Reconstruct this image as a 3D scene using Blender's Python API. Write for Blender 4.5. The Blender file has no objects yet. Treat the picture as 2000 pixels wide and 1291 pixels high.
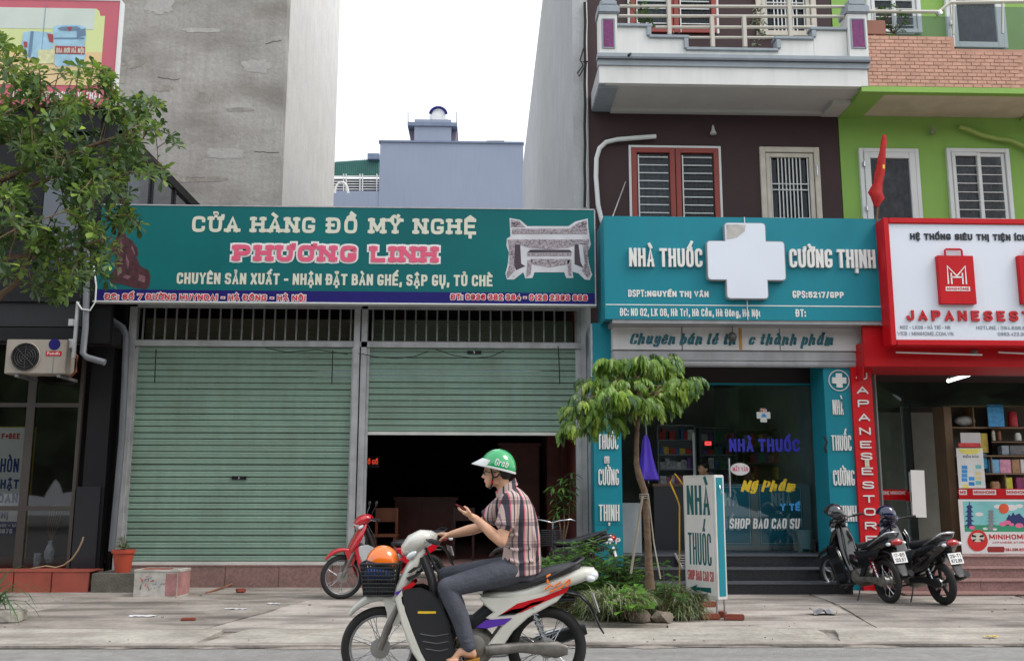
import bpy, bmesh, math, random, unicodedata
from mathutils import Vector, Matrix, noise
S = bpy.context.scene
COL = S.collection
rnd = random.Random(7)
R = math.radians
# ---------------------------------------------------------------- camera, world, sun, exposure
F = 1880.0; PITCH = math.atan(323 / F); YAW = math.atan(55 * math.cos(PITCH) / F); CH = 1.40; ROLL = R(0.12)
cam_d = bpy.data.cameras.new('camera'); cam = bpy.data.objects.new('camera', cam_d); COL.objects.link(cam)
cam_d.sensor_width = 36; cam_d.lens = 36 * F / 2000; cam_d.clip_end = 600; cam_d.clip_start = .05
_rot = Matrix.Rotation(-YAW, 3, 'Z') @ Matrix.Rotation(math.pi / 2 + PITCH, 3, 'X') @ Matrix.Rotation(ROLL, 3, 'Z')
cam.location = (0, 0, CH); cam.rotation_euler = _rot.to_euler()
S.camera = cam
world = bpy.data.worlds.new('World'); S.world = world; world.use_nodes = True
wn = world.node_tree; bg = wn.nodes['Background']
sky = wn.nodes.new('ShaderNodeTexSky'); sky.sky_type = 'NISHITA'; sky.sun_disc = False
SUN_EL, SUN_AZ = 50, 112      # azimuth of the sun, degrees from north(+Y) clockwise
sky.sun_elevation = R(SUN_EL); sky.sun_rotation = R(SUN_AZ); sky.dust_density = 6; sky.air_density = 1.5
mx = wn.nodes.new('ShaderNodeMix'); mx.data_type = 'RGBA'; mx.inputs[0].default_value = .82
wn.links.new(sky.outputs[0], mx.inputs[6]); mx.inputs[7].default_value = (8.6, 9.0, 9.6, 1)   # even cloud deck
wn.links.new(mx.outputs[2], bg.inputs[0]); bg.inputs[1].default_value = .12
sd = bpy.data.lights.new('sun', 'SUN'); sd.energy = 1.1; sd.angle = R(22); sd.color = (1, .97, .93)
so = bpy.data.objects.new('sun', sd); COL.objects.link(so)
_d = Vector((math.sin(R(SUN_AZ)) * math.cos(R(SUN_EL)), math.cos(R(SUN_AZ)) * math.cos(R(SUN_EL)), math.sin(R(SUN_EL))))
so.rotation_euler = _d.to_track_quat('Z', 'Y').to_euler(); so.location = (0, 0, 30)
S.view_settings.view_transform = 'Standard'; S.view_settings.look = 'None'
S.view_settings.gamma = 1; S.view_settings.exposure = 0.62; S.view_settings.use_curve_mapping = False
S.render.engine = 'CYCLES'; S.cycles.max_bounces = 6; S.cycles.diffuse_bounces = 3; S.cycles.transparent_max_bounces = 8
# ---------------------------------------------------------------- measuring helpers (photo pixels, 2000 x 1291, to metres)
def ray(x, y): return _rot @ Vector(((x - 1000) / F, (645.5 - y) / F, -1))
def W(x, y, Y):
    d = ray(x, y); k = Y / d.y; return Vector((d.x * k, Y, CH + d.z * k))
def yfor(px, py, X):
    lo, hi = 12.0, 60.0
    for _ in range(50):
        m = (lo + hi) / 2
        if (W(px, py, m).x - X) * (1 if X > 0 else -1) < 0: lo = m
        else: hi = m
    return lo
def G(x, y, z=.05):
    d = ray(x, y); k = (z - CH) / d.z; return Vector((d.x * k, d.y * k, z))
def rect(x0, y0, x1, y1, Y):
    ym = (y0 + y1) / 2; xm = (x0 + x1) / 2
    return W(x0, ym, Y).x, W(x1, ym, Y).x, W(xm, y1, Y).z, W(xm, y0, Y).z
# ---------------------------------------------------------------- materials
def C(r, g, b, k=1.0):
    f = lambda v: ((v / 255) / 12.92 if v < 10 else (((v / 255) + .055) / 1.055) ** 2.4) * k
    return (f(r), f(g), f(b), 1)
MC = {}
def mat(name, col, rough=.6, metal=0, var=.12, sc=3.0, bump=0, bsc=40, streak=0, coat=0, emit=0, spec=.5, dirt=0, dcol=(.05, .04, .03, 1), rand=0, dsc=1.2, stretch=None, fine=0):
    if name in MC: return MC[name]
    m = bpy.data.materials.new(name); m.use_nodes = True; MC[name] = m
    t = m.node_tree; N = t.nodes; L = t.links; p = N['Principled BSDF']
    p.inputs['Roughness'].default_value = rough; p.inputs['Metallic'].default_value = metal
    p.inputs['Specular IOR Level'].default_value = spec; p.inputs['Coat Weight'].default_value = coat
    p.inputs['Coat Roughness'].default_value = .08
    col = tuple(col) if len(col) == 4 else tuple(col) + (1,)
    geo = N.new('ShaderNodeNewGeometry')
    def nz(scale, detail=5, vec=None):
        n = N.new('ShaderNodeTexNoise'); n.inputs['Scale'].default_value = scale; n.inputs['Detail'].default_value = detail
        L.new(vec or geo.outputs['Position'], n.inputs['Vector']); return n.outputs['Fac']
    def mixc(fac, a, b, mode='MIX'):
        x = N.new('ShaderNodeMix'); x.data_type = 'RGBA'; x.blend_type = mode
        if isinstance(fac, float): x.inputs[0].default_value = fac
        else: L.new(fac, x.inputs[0])
        for i, v in ((6, a), (7, b)):
            if isinstance(v, tuple): x.inputs[i].default_value = v
            else: L.new(v, x.inputs[i])
        return x.outputs[2]
    def ramp(v, a, b):
        x = N.new('ShaderNodeMapRange'); x.inputs[1].default_value = a; x.inputs[2].default_value = b; L.new(v, x.inputs[0]); return x.outputs[0]
    c = col
    if var:
        f = ramp(nz(sc, 6), .3, .7)
        c = mixc(f, tuple(v * (1 - var) for v in col[:3]) + (1,), tuple(min(1, v * (1 + var)) for v in col[:3]) + (1,))
    if rand:
        oi = N.new('ShaderNodeObjectInfo'); r = N.new('ShaderNodeMapRange'); r.inputs[3].default_value = 1 - rand; r.inputs[4].default_value = 1 + rand
        L.new(oi.outputs['Random'], r.inputs[0]); h = N.new('ShaderNodeHueSaturation'); L.new(r.outputs[0], h.inputs['Value'])
        if isinstance(c, tuple): h.inputs['Color'].default_value = c
        else: L.new(c, h.inputs['Color'])
        c = h.outputs[0]
    if fine:
        ff = N.new('ShaderNodeMapRange'); ff.inputs[1].default_value = .3; ff.inputs[2].default_value = .7; ff.inputs[3].default_value = 1 - fine; ff.inputs[4].default_value = 1 + fine; L.new(nz(16, 9), ff.inputs[0]); h2_ = N.new('ShaderNodeHueSaturation'); L.new(ff.outputs[0], h2_.inputs['Value']); L.new(c, h2_.inputs['Color']); c = h2_.outputs[0]
    if streak:
        mp = N.new('ShaderNodeMapping'); mp.inputs['Scale'].default_value = (9, 9, .7); L.new(geo.outputs['Position'], mp.inputs[0])
        f = ramp(nz(1.0, 6, mp.outputs[0]), .45, .8); mm = N.new('ShaderNodeMath'); mm.operation = 'MULTIPLY'; mm.inputs[1].default_value = streak; L.new(f, mm.inputs[0])
        c = mixc(mm.outputs[0], c, dcol)
    if dirt:
        sv_ = None
        if stretch:
            mp2 = N.new('ShaderNodeMapping'); mp2.inputs['Scale'].default_value = stretch; L.new(geo.outputs['Position'], mp2.inputs[0]); sv_ = mp2.outputs[0]
        f = ramp(nz(dsc, 8, sv_), .46, .68); mm = N.new('ShaderNodeMath'); mm.operation = 'MULTIPLY'; mm.inputs[1].default_value = dirt; L.new(f, mm.inputs[0])
        c = mixc(mm.outputs[0], c, dcol)
    if isinstance(c, tuple): p.inputs['Base Color'].default_value = c
    else: L.new(c, p.inputs['Base Color'])
    if bump:
        b = N.new('ShaderNodeBump'); b.inputs['Strength'].default_value = bump; b.inputs['Distance'].default_value = .02
        L.new(nz(bsc, 6), b.inputs['Height']); L.new(b.outputs[0], p.inputs['Normal'])
    if emit:
        p.inputs['Emission Color'].default_value = col; p.inputs['Emission Strength'].default_value = emit
    return m
def glass(name, tint=(.8, .85, .85), refl=1.0, rough=.02, op=.0, ocol=(.1, .1, .1, 1)):
    if name in MC: return MC[name]
    m = bpy.data.materials.new(name); m.use_nodes = True; MC[name] = m; t = m.node_tree; N = t.nodes; L = t.links
    N.clear(); o = N.new('ShaderNodeOutputMaterial'); tr = N.new('ShaderNodeBsdfTransparent'); tr.inputs[0].default_value = tint + (1,)
    gl = N.new('ShaderNodeBsdfGlossy'); gl.inputs['Roughness'].default_value = rough; fr = N.new('ShaderNodeFresnel'); fr.inputs[0].default_value = 1.5
    mu = N.new('ShaderNodeMath'); mu.operation = 'MULTIPLY'; mu.inputs[1].default_value = refl; L.new(fr.outputs[0], mu.inputs[0])
    x = N.new('ShaderNodeMixShader'); L.new(mu.outputs[0], x.inputs[0]); L.new(gl.outputs[0], x.inputs[2])
    if op:
        df = N.new('ShaderNodeBsdfDiffuse'); df.inputs[0].default_value = ocol; y = N.new('ShaderNodeMixShader'); y.inputs[0].default_value = op
        L.new(tr.outputs[0], y.inputs[1]); L.new(df.outputs[0], y.inputs[2]); L.new(y.outputs[0], x.inputs[1])
    else: L.new(tr.outputs[0], x.inputs[1])
    L.new(x.outputs[0], o.inputs[0]); return m
# ---------------------------------------------------------------- objects
ROOT = {}
def empty(name, label, cat, loc=(0, 0, 0), group=None, rz=0):
    o = bpy.data.objects.new(name, None); COL.objects.link(o); o.location = loc; o.rotation_euler = (0, 0, rz); o.empty_display_size = .1
    o['label'] = label; o['category'] = cat
    if group: o['group'] = group
    ROOT[o.name] = Vector(loc); return o
def tag(o, label=None, cat=None, group=None, kind=None):
    for k, v in (('label', label), ('category', cat), ('group', group), ('kind', kind)):
        if v: o[k] = v
    return o
def root_of(o):
    while o.parent: o = o.parent
    return o
def link(name, me, parent=None, loc=(0, 0, 0), rot=None, scale=None, label=None):
    o = bpy.data.objects.new(name, me); COL.objects.link(o)
    if parent: o.parent = parent
    o.location = loc
    if rot: o.rotation_euler = rot
    if scale: o.scale = (scale,) * 3 if isinstance(scale, (int, float)) else scale
    if label: o['label'] = label
    return o
class MB:
    def __init__(s, xf=None): s.v = []; s.f = []; s.xf = xf
    def add(s, vs, fs):
        n = len(s.v)
        s.v += [(s.xf @ Vector(p)) if s.xf else Vector(p) for p in vs]; s.f += [tuple(i + n for i in f) for f in fs]; return s
    def box(s, x0, x1, y0, y1, z0, z1, bev=0):
        if x1 < x0: x0, x1 = x1, x0
        if y1 < y0: y0, y1 = y1, y0
        if z1 < z0: z0, z1 = z1, z0
        if bev <= 0:
            return s.add([(x0, y0, z0), (x1, y0, z0), (x1, y1, z0), (x0, y1, z0), (x0, y0, z1), (x1, y0, z1), (x1, y1, z1), (x0, y1, z1)],
                         [(0, 3, 2, 1), (4, 5, 6, 7), (0, 1, 5, 4), (1, 2, 6, 5), (2, 3, 7, 6), (3, 0, 4, 7)])
        b = bmesh.new(); bmesh.ops.create_cube(b, size=1)
        for v in b.verts: v.co = Vector((x0 + (v.co.x + .5) * (x1 - x0), y0 + (v.co.y + .5) * (y1 - y0), z0 + (v.co.z + .5) * (z1 - z0)))
        bmesh.ops.bevel(b, geom=b.edges[:], offset=min(bev, (x1 - x0) * .45, (y1 - y0) * .45, (z1 - z0) * .45), segments=2, affect='EDGES')
        s.bm(b); return s
    def bm(s, b):
        b.verts.index_update(); s.add([v.co.copy() for v in b.verts], [tuple(v.index for v in f.verts) for f in b.faces]); b.free()
    def rbox(s, c, size, rz=0, bev=0, rx=0, ry=0):
        m = Matrix.Translation(c) @ Matrix.Rotation(rz, 4, 'Z') @ Matrix.Rotation(rx, 4, 'X') @ Matrix.Rotation(ry, 4, 'Y')
        old = s.xf; s.xf = (old @ m) if old else m
        s.box(-size[0] / 2, size[0] / 2, -size[1] / 2, size[1] / 2, -size[2] / 2, size[2] / 2, bev); s.xf = old; return s
    def rings(s, rings, caps=True, close=False):
        n = len(rings[0]); vs = [p for r in rings for p in r]; fs = []
        m = len(rings)
        for i in range(m if close else m - 1):
            a = i * n; b = ((i + 1) % m) * n
            for j in range(n):
                k = (j + 1) % n; fs.append((a + j, a + k, b + k, b + j))
        if caps and not close: fs.append(tuple(range(n))[::-1]); fs.append(tuple((m - 1) * n + j for j in range(n)))
        return s.add(vs, fs)
    def tube(s, pts, r, n=8, caps=True, close=False):
        P = [Vector(p) for p in pts]; m = len(P); rr = r if isinstance(r, (list, tuple)) else [r] * m; rings = []; up = None
        for i in range(m):
            if close: t = P[(i + 1) % m] - P[i - 1]
            else: t = P[min(i + 1, m - 1)] - P[max(i - 1, 0)]
            if t.length < 1e-9: t = Vector((0, 0, 1))
            t.normalize()
            if up is None: up = Vector((0, 0, 1)) if abs(t.z) < .9 else Vector((0, 1, 0))
            a = t.cross(up)
            if a.length < 1e-4: a = t.orthogonal()
            a.normalize(); b = t.cross(a).normalized(); up = -b if False else up
            rings.append([P[i] + (a * math.cos(q) + b * math.sin(q)) * rr[i] for q in (2 * math.pi * k / n for k in range(n))])
        return s.rings(rings, caps, close)
    def prism(s, poly, y0, y1, plane='XZ'):
        n = len(poly)
        if plane == 'XZ': f = lambda p, d: (p[0], d, p[1])
        elif plane == 'YZ': f = lambda p, d: (d, p[0], p[1])
        else: f = lambda p, d: (p[0], p[1], d)
        vs = [f(p, y0) for p in poly] + [f(p, y1) for p in poly]
        fs = [tuple(range(n)), tuple(range(2 * n - 1, n - 1, -1))] + [(i, n + i, n + (i + 1) % n, (i + 1) % n) for i in range(n)]
        return s.add(vs, fs)
    def lathe(s, prof, c=(0, 0, 0), n=20, axis='Z', caps=True):
        c = Vector(c); rings = []
        for r, h in prof:
            ring = []
            for k in range(n):
                q = 2 * math.pi * k / n; a, b = r * math.cos(q), r * math.sin(q)
                ring.append(c + Vector((a, b, h) if axis == 'Z' else ((a, h, b) if axis == 'Y' else (h, a, b))))
            rings.append(ring)
        return s.rings(rings, caps)
    def ell(s, c, r, n=16, m=10, rot=None, z0=-1, z1=1):
        if isinstance(r, (int, float)): r = (r,) * 3
        rings = []; a0 = math.asin(z0); a1 = math.asin(z1)
        for i in range(m + 1):
            a = a0 + (a1 - a0) * i / m; cr = max(math.cos(a), .001)
            ring = [Vector((r[0] * cr * math.cos(2 * math.pi * k / n), r[1] * cr * math.sin(2 * math.pi * k / n), r[2] * math.sin(a))) for k in range(n)]
            if rot: ring = [rot @ p for p in ring]
            rings.append([p + Vector(c) for p in ring])
        return s.rings(rings)
    def torus(s, c, R0, r, n=32, m=8, axis='Y', squash=1.0):
        rings = []; c = Vector(c)
        for i in range(n):
            q = 2 * math.pi * i / n; ring = []
            for j in range(m):
                w = 2 * math.pi * j / m; rad = R0 + r * math.cos(w); h = r * squash * math.sin(w)
                ring.append(c + (Vector((rad * math.cos(q), h, rad * math.sin(q))) if axis == 'Y' else Vector((rad * math.cos(q), rad * math.sin(q), h))))
            rings.append(ring)
        return s.rings(rings, close=True)
    def loft(s, secs, n=14, p=2.6):
        """secs: (x, z, half width in y, half thickness, yc) along a path in XZ; superellipse sections across it"""
        rings = []; m = len(secs)
        for i in range(m):
            a = secs[max(i - 1, 0)]; b = secs[min(i + 1, m - 1)]
            t = Vector((b[0] - a[0], 0, b[1] - a[1])).normalized(); nn = Vector((-t.z, 0, t.x))
            x, z, hw, ht = secs[i][:4]; yc = secs[i][4] if len(secs[i]) > 4 else 0; ring = []
            for k in range(n):
                q = 2 * math.pi * k / n; cq, sq = math.cos(q), math.sin(q)
                u = math.copysign(abs(cq) ** (2 / p), cq) * hw; w = math.copysign(abs(sq) ** (2 / p), sq) * ht
                ring.append(Vector((x, yc + u, z)) + nn * w)
            rings.append(ring)
        return s.rings(rings)
    def mesh(s, name, m, smooth=None, off=None):
        me = bpy.data.meshes.new(name); me.from_pydata([tuple(p - off) if off else tuple(p) for p in s.v], [], s.f); me.update()
        b = bmesh.new(); b.from_mesh(me); bmesh.ops.recalc_face_normals(b, faces=b.faces); b.to_mesh(me); b.free()
        if m: me.materials.append(m)
        if smooth:
            me.shade_smooth(); me.set_sharp_from_angle(angle=R(smooth))
        return me
    def build(s, name, m, parent=None, smooth=None, label=None, local=False):
        off = None
        if parent and not local: off = ROOT.get(root_of(parent).name)
        me = s.mesh(name, m, smooth, off); o = bpy.data.objects.new(name, me); COL.objects.link(o)
        if parent: o.parent = parent
        if label: o['label'] = label
        return o
    def top(s, name, m, label, cat, group=None, smooth=None, kind=None):
        """a one-mesh thing, origin at its base"""
        xs = [p.x for p in s.v]; ys = [p.y for p in s.v]; zs = [p.z for p in s.v]
        off = Vector(((min(xs) + max(xs)) / 2, (min(ys) + max(ys)) / 2, min(zs)))
        me = s.mesh(name, m, smooth, off); o = bpy.data.objects.new(name, me); COL.objects.link(o); o.location = off
        ROOT[o.name] = off; return tag(o, label, cat, group, kind)
def struct(o): o['kind'] = 'structure'; return o
def repeat(name, me, parent, locs, rot=None):
    """copies sharing one mesh; locs are world positions for an unrotated root"""
    off = ROOT.get(root_of(parent).name, Vector())
    for l in locs: link(name, me, parent, Vector(l) - off, rot)
# ---------------------------------------------------------------- stroke lettering
GL = {
'A': "0,0 2,6 4,0|.75,1.8 3.25,1.8", 'B': "0,0 0,6|~0,6 2.6,6 3.6,5.6 3.6,3.6 2.6,3.2 0,3.2|~0,3.2 2.9,3.2 4,2.6 4,.5 2.9,0 0,0",
'C': "~4,4.6 4,5.5 3.1,6 .9,6 0,5.2 0,.8 .9,0 3.1,0 4,.5 4,1.3", 'D': "0,0 0,6|~0,6 2.5,6 4,5.4 4,.6 2.5,0 0,0",
'E': "3.6,6 0,6 0,0 3.6,0|0,3.1 3,3.1", 'F': "3.6,6 0,6 0,0|0,3.1 3,3.1", 'G': "~4,4.9 4,5.6 3.1,6 .9,6 0,5.2 0,.8 .9,0 3.1,0 4,.6 4,2.2|4,2.3 2.5,2.3",
'H': "0,0 0,6|4,0 4,6|0,3.1 4,3.1", 'I': "0,0 0,6", 'J': "~3,6 3,.9 2.2,0 .8,0 0,.8 0,1.8", 'K': "0,0 0,6|3.8,6 0,2.4|1.3,3.5 4,0",
'L': "0,6 0,0 3.4,0", 'M': "0,0 0,6|.25,5.6 2.5,1.2|2.5,1.2 4.75,5.6|5,6 5,0", 'N': "0,0 0,6|.3,5.5 3.7,.5|4,0 4,6", 'O': "~2,6 .9,6 0,5.2 0,.8 .9,0 3.1,0 4,.8 4,5.2 3.1,6 2,6",
'P': "0,0 0,6|~0,6 3,6 4,5.4 4,3.3 3,2.7 0,2.7", 'Q': "~2,6 .9,6 0,5.2 0,.8 .9,0 3.1,0 4,.8 4,5.2 3.1,6 2,6|2.6,1.4 4.2,-.4",
'R': "0,0 0,6|~0,6 3,6 4,5.5 4,3.6 3,3 0,3|2.2,3 4,0", 'S': "~3.9,5.0 3.8,5.6 3.1,6 .9,6 .05,5.4 .05,3.8 .9,3.2 3.1,2.8 3.95,2.2 3.95,.6 3.1,0 .9,0 .1,.5 0,1.0",
'T': "0,6 4,6|2,6 2,0", 'U': "~0,6 0,.9 .9,0 3.1,0 4,.9 4,6", 'V': "0,6 2,0 4,6", 'W': "0,6 1.3,0 2.6,5 3.9,0 5.2,6", 'X': "0,0 4,6|0,6 4,0", 'Y': "0,6 2,2.8 4,6|2,2.8 2,0",
'Z': "0,6 4,6 0,0 4,0", '0': "~2,6 .9,6 0,5 0,1 .9,0 3.1,0 4,1 4,5 3.1,6 2,6", '1': ".2,4.6 1.6,6 1.6,0", '2': "~0,4.6 .2,5.6 1.2,6 3,6 3.9,5.4 3.9,4 0,.3|0,0 4,0",
'3': "~0,4.8 .2,5.6 1.2,6 3,6 3.8,5.4 3.8,3.7 3,3.2 1.6,3.1|~1.6,3.1 3,3.1 4,2.5 4,.6 3,0 1,0 .2,.4 0,1.3", '4': "3,0 3,6 0,1.7 4,1.7", '5': "3.8,6 .4,6 .2,3.3|~.2,3.3 1,3.7 3,3.7 4,3 4,.7 3,0 1,0 0,.9",
'6': "~3.9,4.8 3.8,5.5 3,6 1,6 0,5.2 0,.8 .9,0 3.1,0 4,.7 4,2.6 3.1,3.3 1,3.3 .1,2.7", '7': "0,6 4,6 1.4,0", '8': "~2,6 .9,6 .2,5.4 .2,3.8 1,3.2 3,3.2 3.8,3.8 3.8,5.4 3.1,6 2,6|~2,3.2 .9,3.2 0,2.5 0,.6 .9,0 3.1,0 4,.6 4,2.5 3.1,3.2 2,3.2",
'9': "~3.9,3.3 3,2.7 .9,2.7 0,3.4 0,5.3 .9,6 3.1,6 4,5.2 4,.8 3.1,0 1,0 .1,.5 .1,1.2", '-': "0,2.6 2,2.6", ':': "0,.1 0,.9|0,3.3 0,4.1", ',': ".3,.8 0,-1", '.': "0,0 0,.6", '/': "0,-.3 2.4,6.3", '+': "0,3 3,3|1.5,1.5 1.5,4.5",
'a': "~3.2,3.9 2.4,4.3 1,4.3 0,3.3 0,1 .9,0 2,.1 3.2,1.2|3.2,4.2 ~3.2,1 3.4,.1 4,.3", 'b': "0,6 0,0|~0,3.2 1.2,4.3 2.4,4.2 3.2,3.2 3.2,1 2.3,0 1,.1 0,1", 'c': "~3,3.4 2.4,4.2 .9,4.2 0,3.2 0,1 .9,0 2.2,0 3.2,1",
'e': "~0,2.1 3,2.4 3,3.5 2.2,4.3 .9,4.2 0,3.2 0,.9 .9,0 2.2,0 3.2,.9", 'g': "~3.2,3.9 2.4,4.3 1,4.3 0,3.3 0,1 .9,0 2,.1 3.2,1.2|~3.2,4.2 3.2,-.8 2.4,-1.8 .6,-1.7 0,-1", 'h': "0,6 0,0|~0,3 1.2,4.3 2.4,4.3 3.1,3.5 3.1,.8 3.3,.1 3.9,.4",
'i': "~0,4.2 0,.8 .3,0 .9,.4", 'l': "~0,6 0,.8 .3,0 .9,.4", 'm': "0,4.2 0,0|~0,3 1,4.3 1.9,4.2 2.4,3.4 2.4,0|~2.4,3 3.4,4.3 4.3,4.2 4.8,3.4 4.8,.8 5,.1 5.5,.4", 'n': "0,4.2 0,0|~0,3 1.2,4.3 2.4,4.3 3.1,3.5 3.1,.8 3.3,.1 3.9,.4",
'o': "~1.6,4.3 .7,4.3 0,3.4 0,.9 .8,0 2.4,0 3.2,.9 3.2,3.4 2.5,4.3 1.6,4.3", 'p': "0,4.2 0,-1.9|~0,3.2 1.2,4.3 2.4,4.2 3.2,3.2 3.2,1 2.3,0 1,.1 0,1", 'r': "0,4.2 0,0|~0,2.8 .8,4.1 2,4.2", 't': "~1,5.8 1,.8 1.5,0 2.5,.5|0,4.2 2.3,4.2",
'u': "~0,4.2 0,.9 .8,0 1.8,0 3,1.3|~3,4.2 3,.9 3.2,.1 3.9,.4", 'y': "~0,4.2 0,1.6 .7,.7 1.8,.7 3,1.8|~3,4.2 3,-.8 2.2,-1.8 .6,-1.7 0,-1"}
MK = {'\u0300': "-.9,8 .5,6.9", '\u0301': "-.5,6.9 .9,8", '\u0303': "~-1.3,7 -.7,7.7 0,7.4 .7,7.1 1.3,7.8", '\u0309': "~-.5,8.3 .3,8.4 .6,7.9 0,7.5 0,6.9", '\u0302': "-1.2,6.8 0,7.7 1.2,6.8", '\u0306': "~-1.1,7.8 -.6,7 .6,7 1.1,7.8"}
def _strokes(s):
    out = []
    for st in s.split('|'):
        sm = '~' in st; pts = [tuple(float(v) for v in q.split(',')) for q in st.replace('~', '').split()]
        if sm:
            for _ in range(2):
                q = [pts[0]]
                for a, b in zip(pts, pts[1:]):
                    q += [(a[0] * .75 + b[0] * .25, a[1] * .75 + b[1] * .25), (a[0] * .25 + b[0] * .75, a[1] * .25 + b[1] * .75)]
                q.append(pts[-1]); pts = q
        out.append(pts)
    return out
def glyph(ch, slab=False):
    dbar = ch in 'Đđ'
    if dbar: ch = 'D'
    dec = unicodedata.normalize('NFD', ch); base = dec[0]
    if base not in GL: base = base.upper()
    st = _strokes(GL.get(base, '')); w = max((p[0] for s_ in st for p in s_), default=0); low = base.islower()
    if slab and base.isalpha() and not low:
        ends = []
        for s_ in st:
            for a, b in ((s_[0], s_[1]), (s_[-1], s_[-2])):
                if (a[1] in (0.0, 6.0)) and abs(a[0] - b[0]) < abs(a[1] - b[1]) * .8: ends.append(a)
        for a in ends: st.append([(a[0] - .75, a[1] + (.25 if a[1] == 0 else -.25)), (a[0] + .75, a[1] + (.25 if a[1] == 0 else -.25))])
    if dbar: st.append([(-.8, 3.1), (1.6, 3.1)])
    cx = (w if w else 0) / 2; lift = 0
    if base in 'ai' and low: cx = w * .42
    for k in dec[1:]:
        if k == '\u0323': st.append([(cx, -1.9), (cx, -1.2)]); continue
        if k == '\u031b': st += _strokes("~%f,%f %f,%f %f,%f" % (w - .1, (4.2 if low else 5.6), w + .9, (4.6 if low else 6), w + .9, (5.4 if low else 7))); continue
        dy = -1.7 if low else 0
        o_ = [[(p[0] * .9 + cx + (1.0 if lift else 0), p[1] + dy + (lift * .9)) for p in s_] for s_ in _strokes(MK.get(k, ''))]
        st += o_; lift = 1 if k in '\u0302\u0306' else lift
    return st, w
def ribbon(mb, pts, t, y, depth, fx, calli=False):
    """mitred band round a polyline (2D), mapped by fx(u, v, d)"""
    P = [Vector(p) for p in pts]; Q = [P[0]]
    for p in P[1:]:
        if (p - Q[-1]).length > t * .08: Q.append(p)
    if len(Q) < 2: return
    closed = (Q[0] - Q[-1]).length < t * .1
    if closed: Q = Q[:-1]
    n = len(Q); Lf = []; Rt = []
    for i in range(n):
        a = Q[i - 1] if (i or closed) else None; b = Q[(i + 1) % n] if (i < n - 1 or closed) else None
        d1 = (Q[i] - a).normalized() if a is not None else None; d2 = (b - Q[i]).normalized() if b is not None else None
        if d1 is None: d1 = d2
        if d2 is None: d2 = d1
        n1 = Vector((-d1.y, d1.x)); n2 = Vector((-d2.y, d2.x)); m = n1 + n2
        if m.length < .2: m = n1.copy()
        m.normalize(); k = 1 / max(m.dot(n1), .72)
        h = t / 2
        if calli:
            dd = (d1 + d2); dd = dd.normalized() if dd.length > .1 else d1; h *= .38 + .85 * max(0, abs(dd.y) - .1)
        Lf.append(Q[i] + m * k * h); Rt.append(Q[i] - m * k * h)
    if not closed:      # square ends reach half a stroke past the end point only for round letters
        pass
    vs = []; fs = []
    for q in Lf + Rt: vs.append(fx(q.x, q.y, y))
    m2 = len(vs)
    for i in range(n if closed else n - 1):
        j = (i + 1) % n; fs.append((i, j, n + j, n + i))
    if depth:
        for q in Lf + Rt: vs.append(fx(q.x, q.y, y + depth))
        for i in range(n if closed else n - 1):
            j = (i + 1) % n; fs += [(i, m2 + i, m2 + j, j), (n + i, n + j, m2 + n + j, m2 + n + i)]
        if not closed: fs += [(0, n, m2 + n, m2), (n - 1, m2 + n - 1, m2 + 2 * n - 1, 2 * n - 1)]
    mb.add(vs, fs)
def lettering(s, x0, x1, zb, zt, Y, t, m, parent=None, fat=0, depth=0, slab=False, shear=0, calli=False, gap=1.5, per=False, fx=None, name='lettering', space=2.6, local=False):
    """fit a line into x0..x1, baseline zb, cap height zt, front face at Y (towards -Y)"""
    if fx is None: fx = lambda u, v, d: (u, d, v)
    hz = zt - zb
    for it in range(5):
        g = []; cur = 0
        for ch in s:
            if ch == ' ': cur += space; continue
            st, w = glyph(ch, slab); g.append((cur, st)); cur += w + gap
        tot = cur - gap; su = (x1 - x0 - t) / max(tot, .1)
        t = min(t, 2.3 * su, hz * .26) if tot > 5 else t; gap = max(gap, t / su + (1.1 if not slab else 1.6))
        space = max(space, gap * .6 + 1.2)
    sv = (hz - t) / 6
    mb = MB(); k = 0
    for i, (c0, st) in enumerate(g):
        if per: mb = MB()
        for j, q in enumerate(st):
            pts = [(x0 + t / 2 + (c0 + p[0]) * su + shear * p[1] * sv, zb + t / 2 + p[1] * sv) for p in q]
            # square caps: extend open ends a little where they stop on base or cap line is not needed: half stroke
            if len(pts) > 1 and (Vector(pts[0]) - Vector(pts[-1])).length > t * .1:
                for e, f_ in ((0, 1), (-1, -2)):
                    a = Vector(pts[e]); b = Vector(pts[f_]); d = a - b
                    if d.length > 1e-6: a = a + d.normalized() * (t + fat) * .5; pts[e] = tuple(a)
            ribbon(mb, pts, t + fat, Y - .0003 * j - (.0002 * (i % 2)), depth, fx, calli)
        if per: mb.build('letter', m, parent, local=local)
    if not per: return mb.build(name, m, parent, local=local)
def T(s, x0, y0, x1, y1, Y, t, m, parent, **k):
    """same, from the measured pixel box on plane Y; t in metres"""
    a, b, c, d = rect(x0, y0, x1, y1, Y); return lettering(s, a, b, c, d, Y, t, m, parent, **k)
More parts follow.
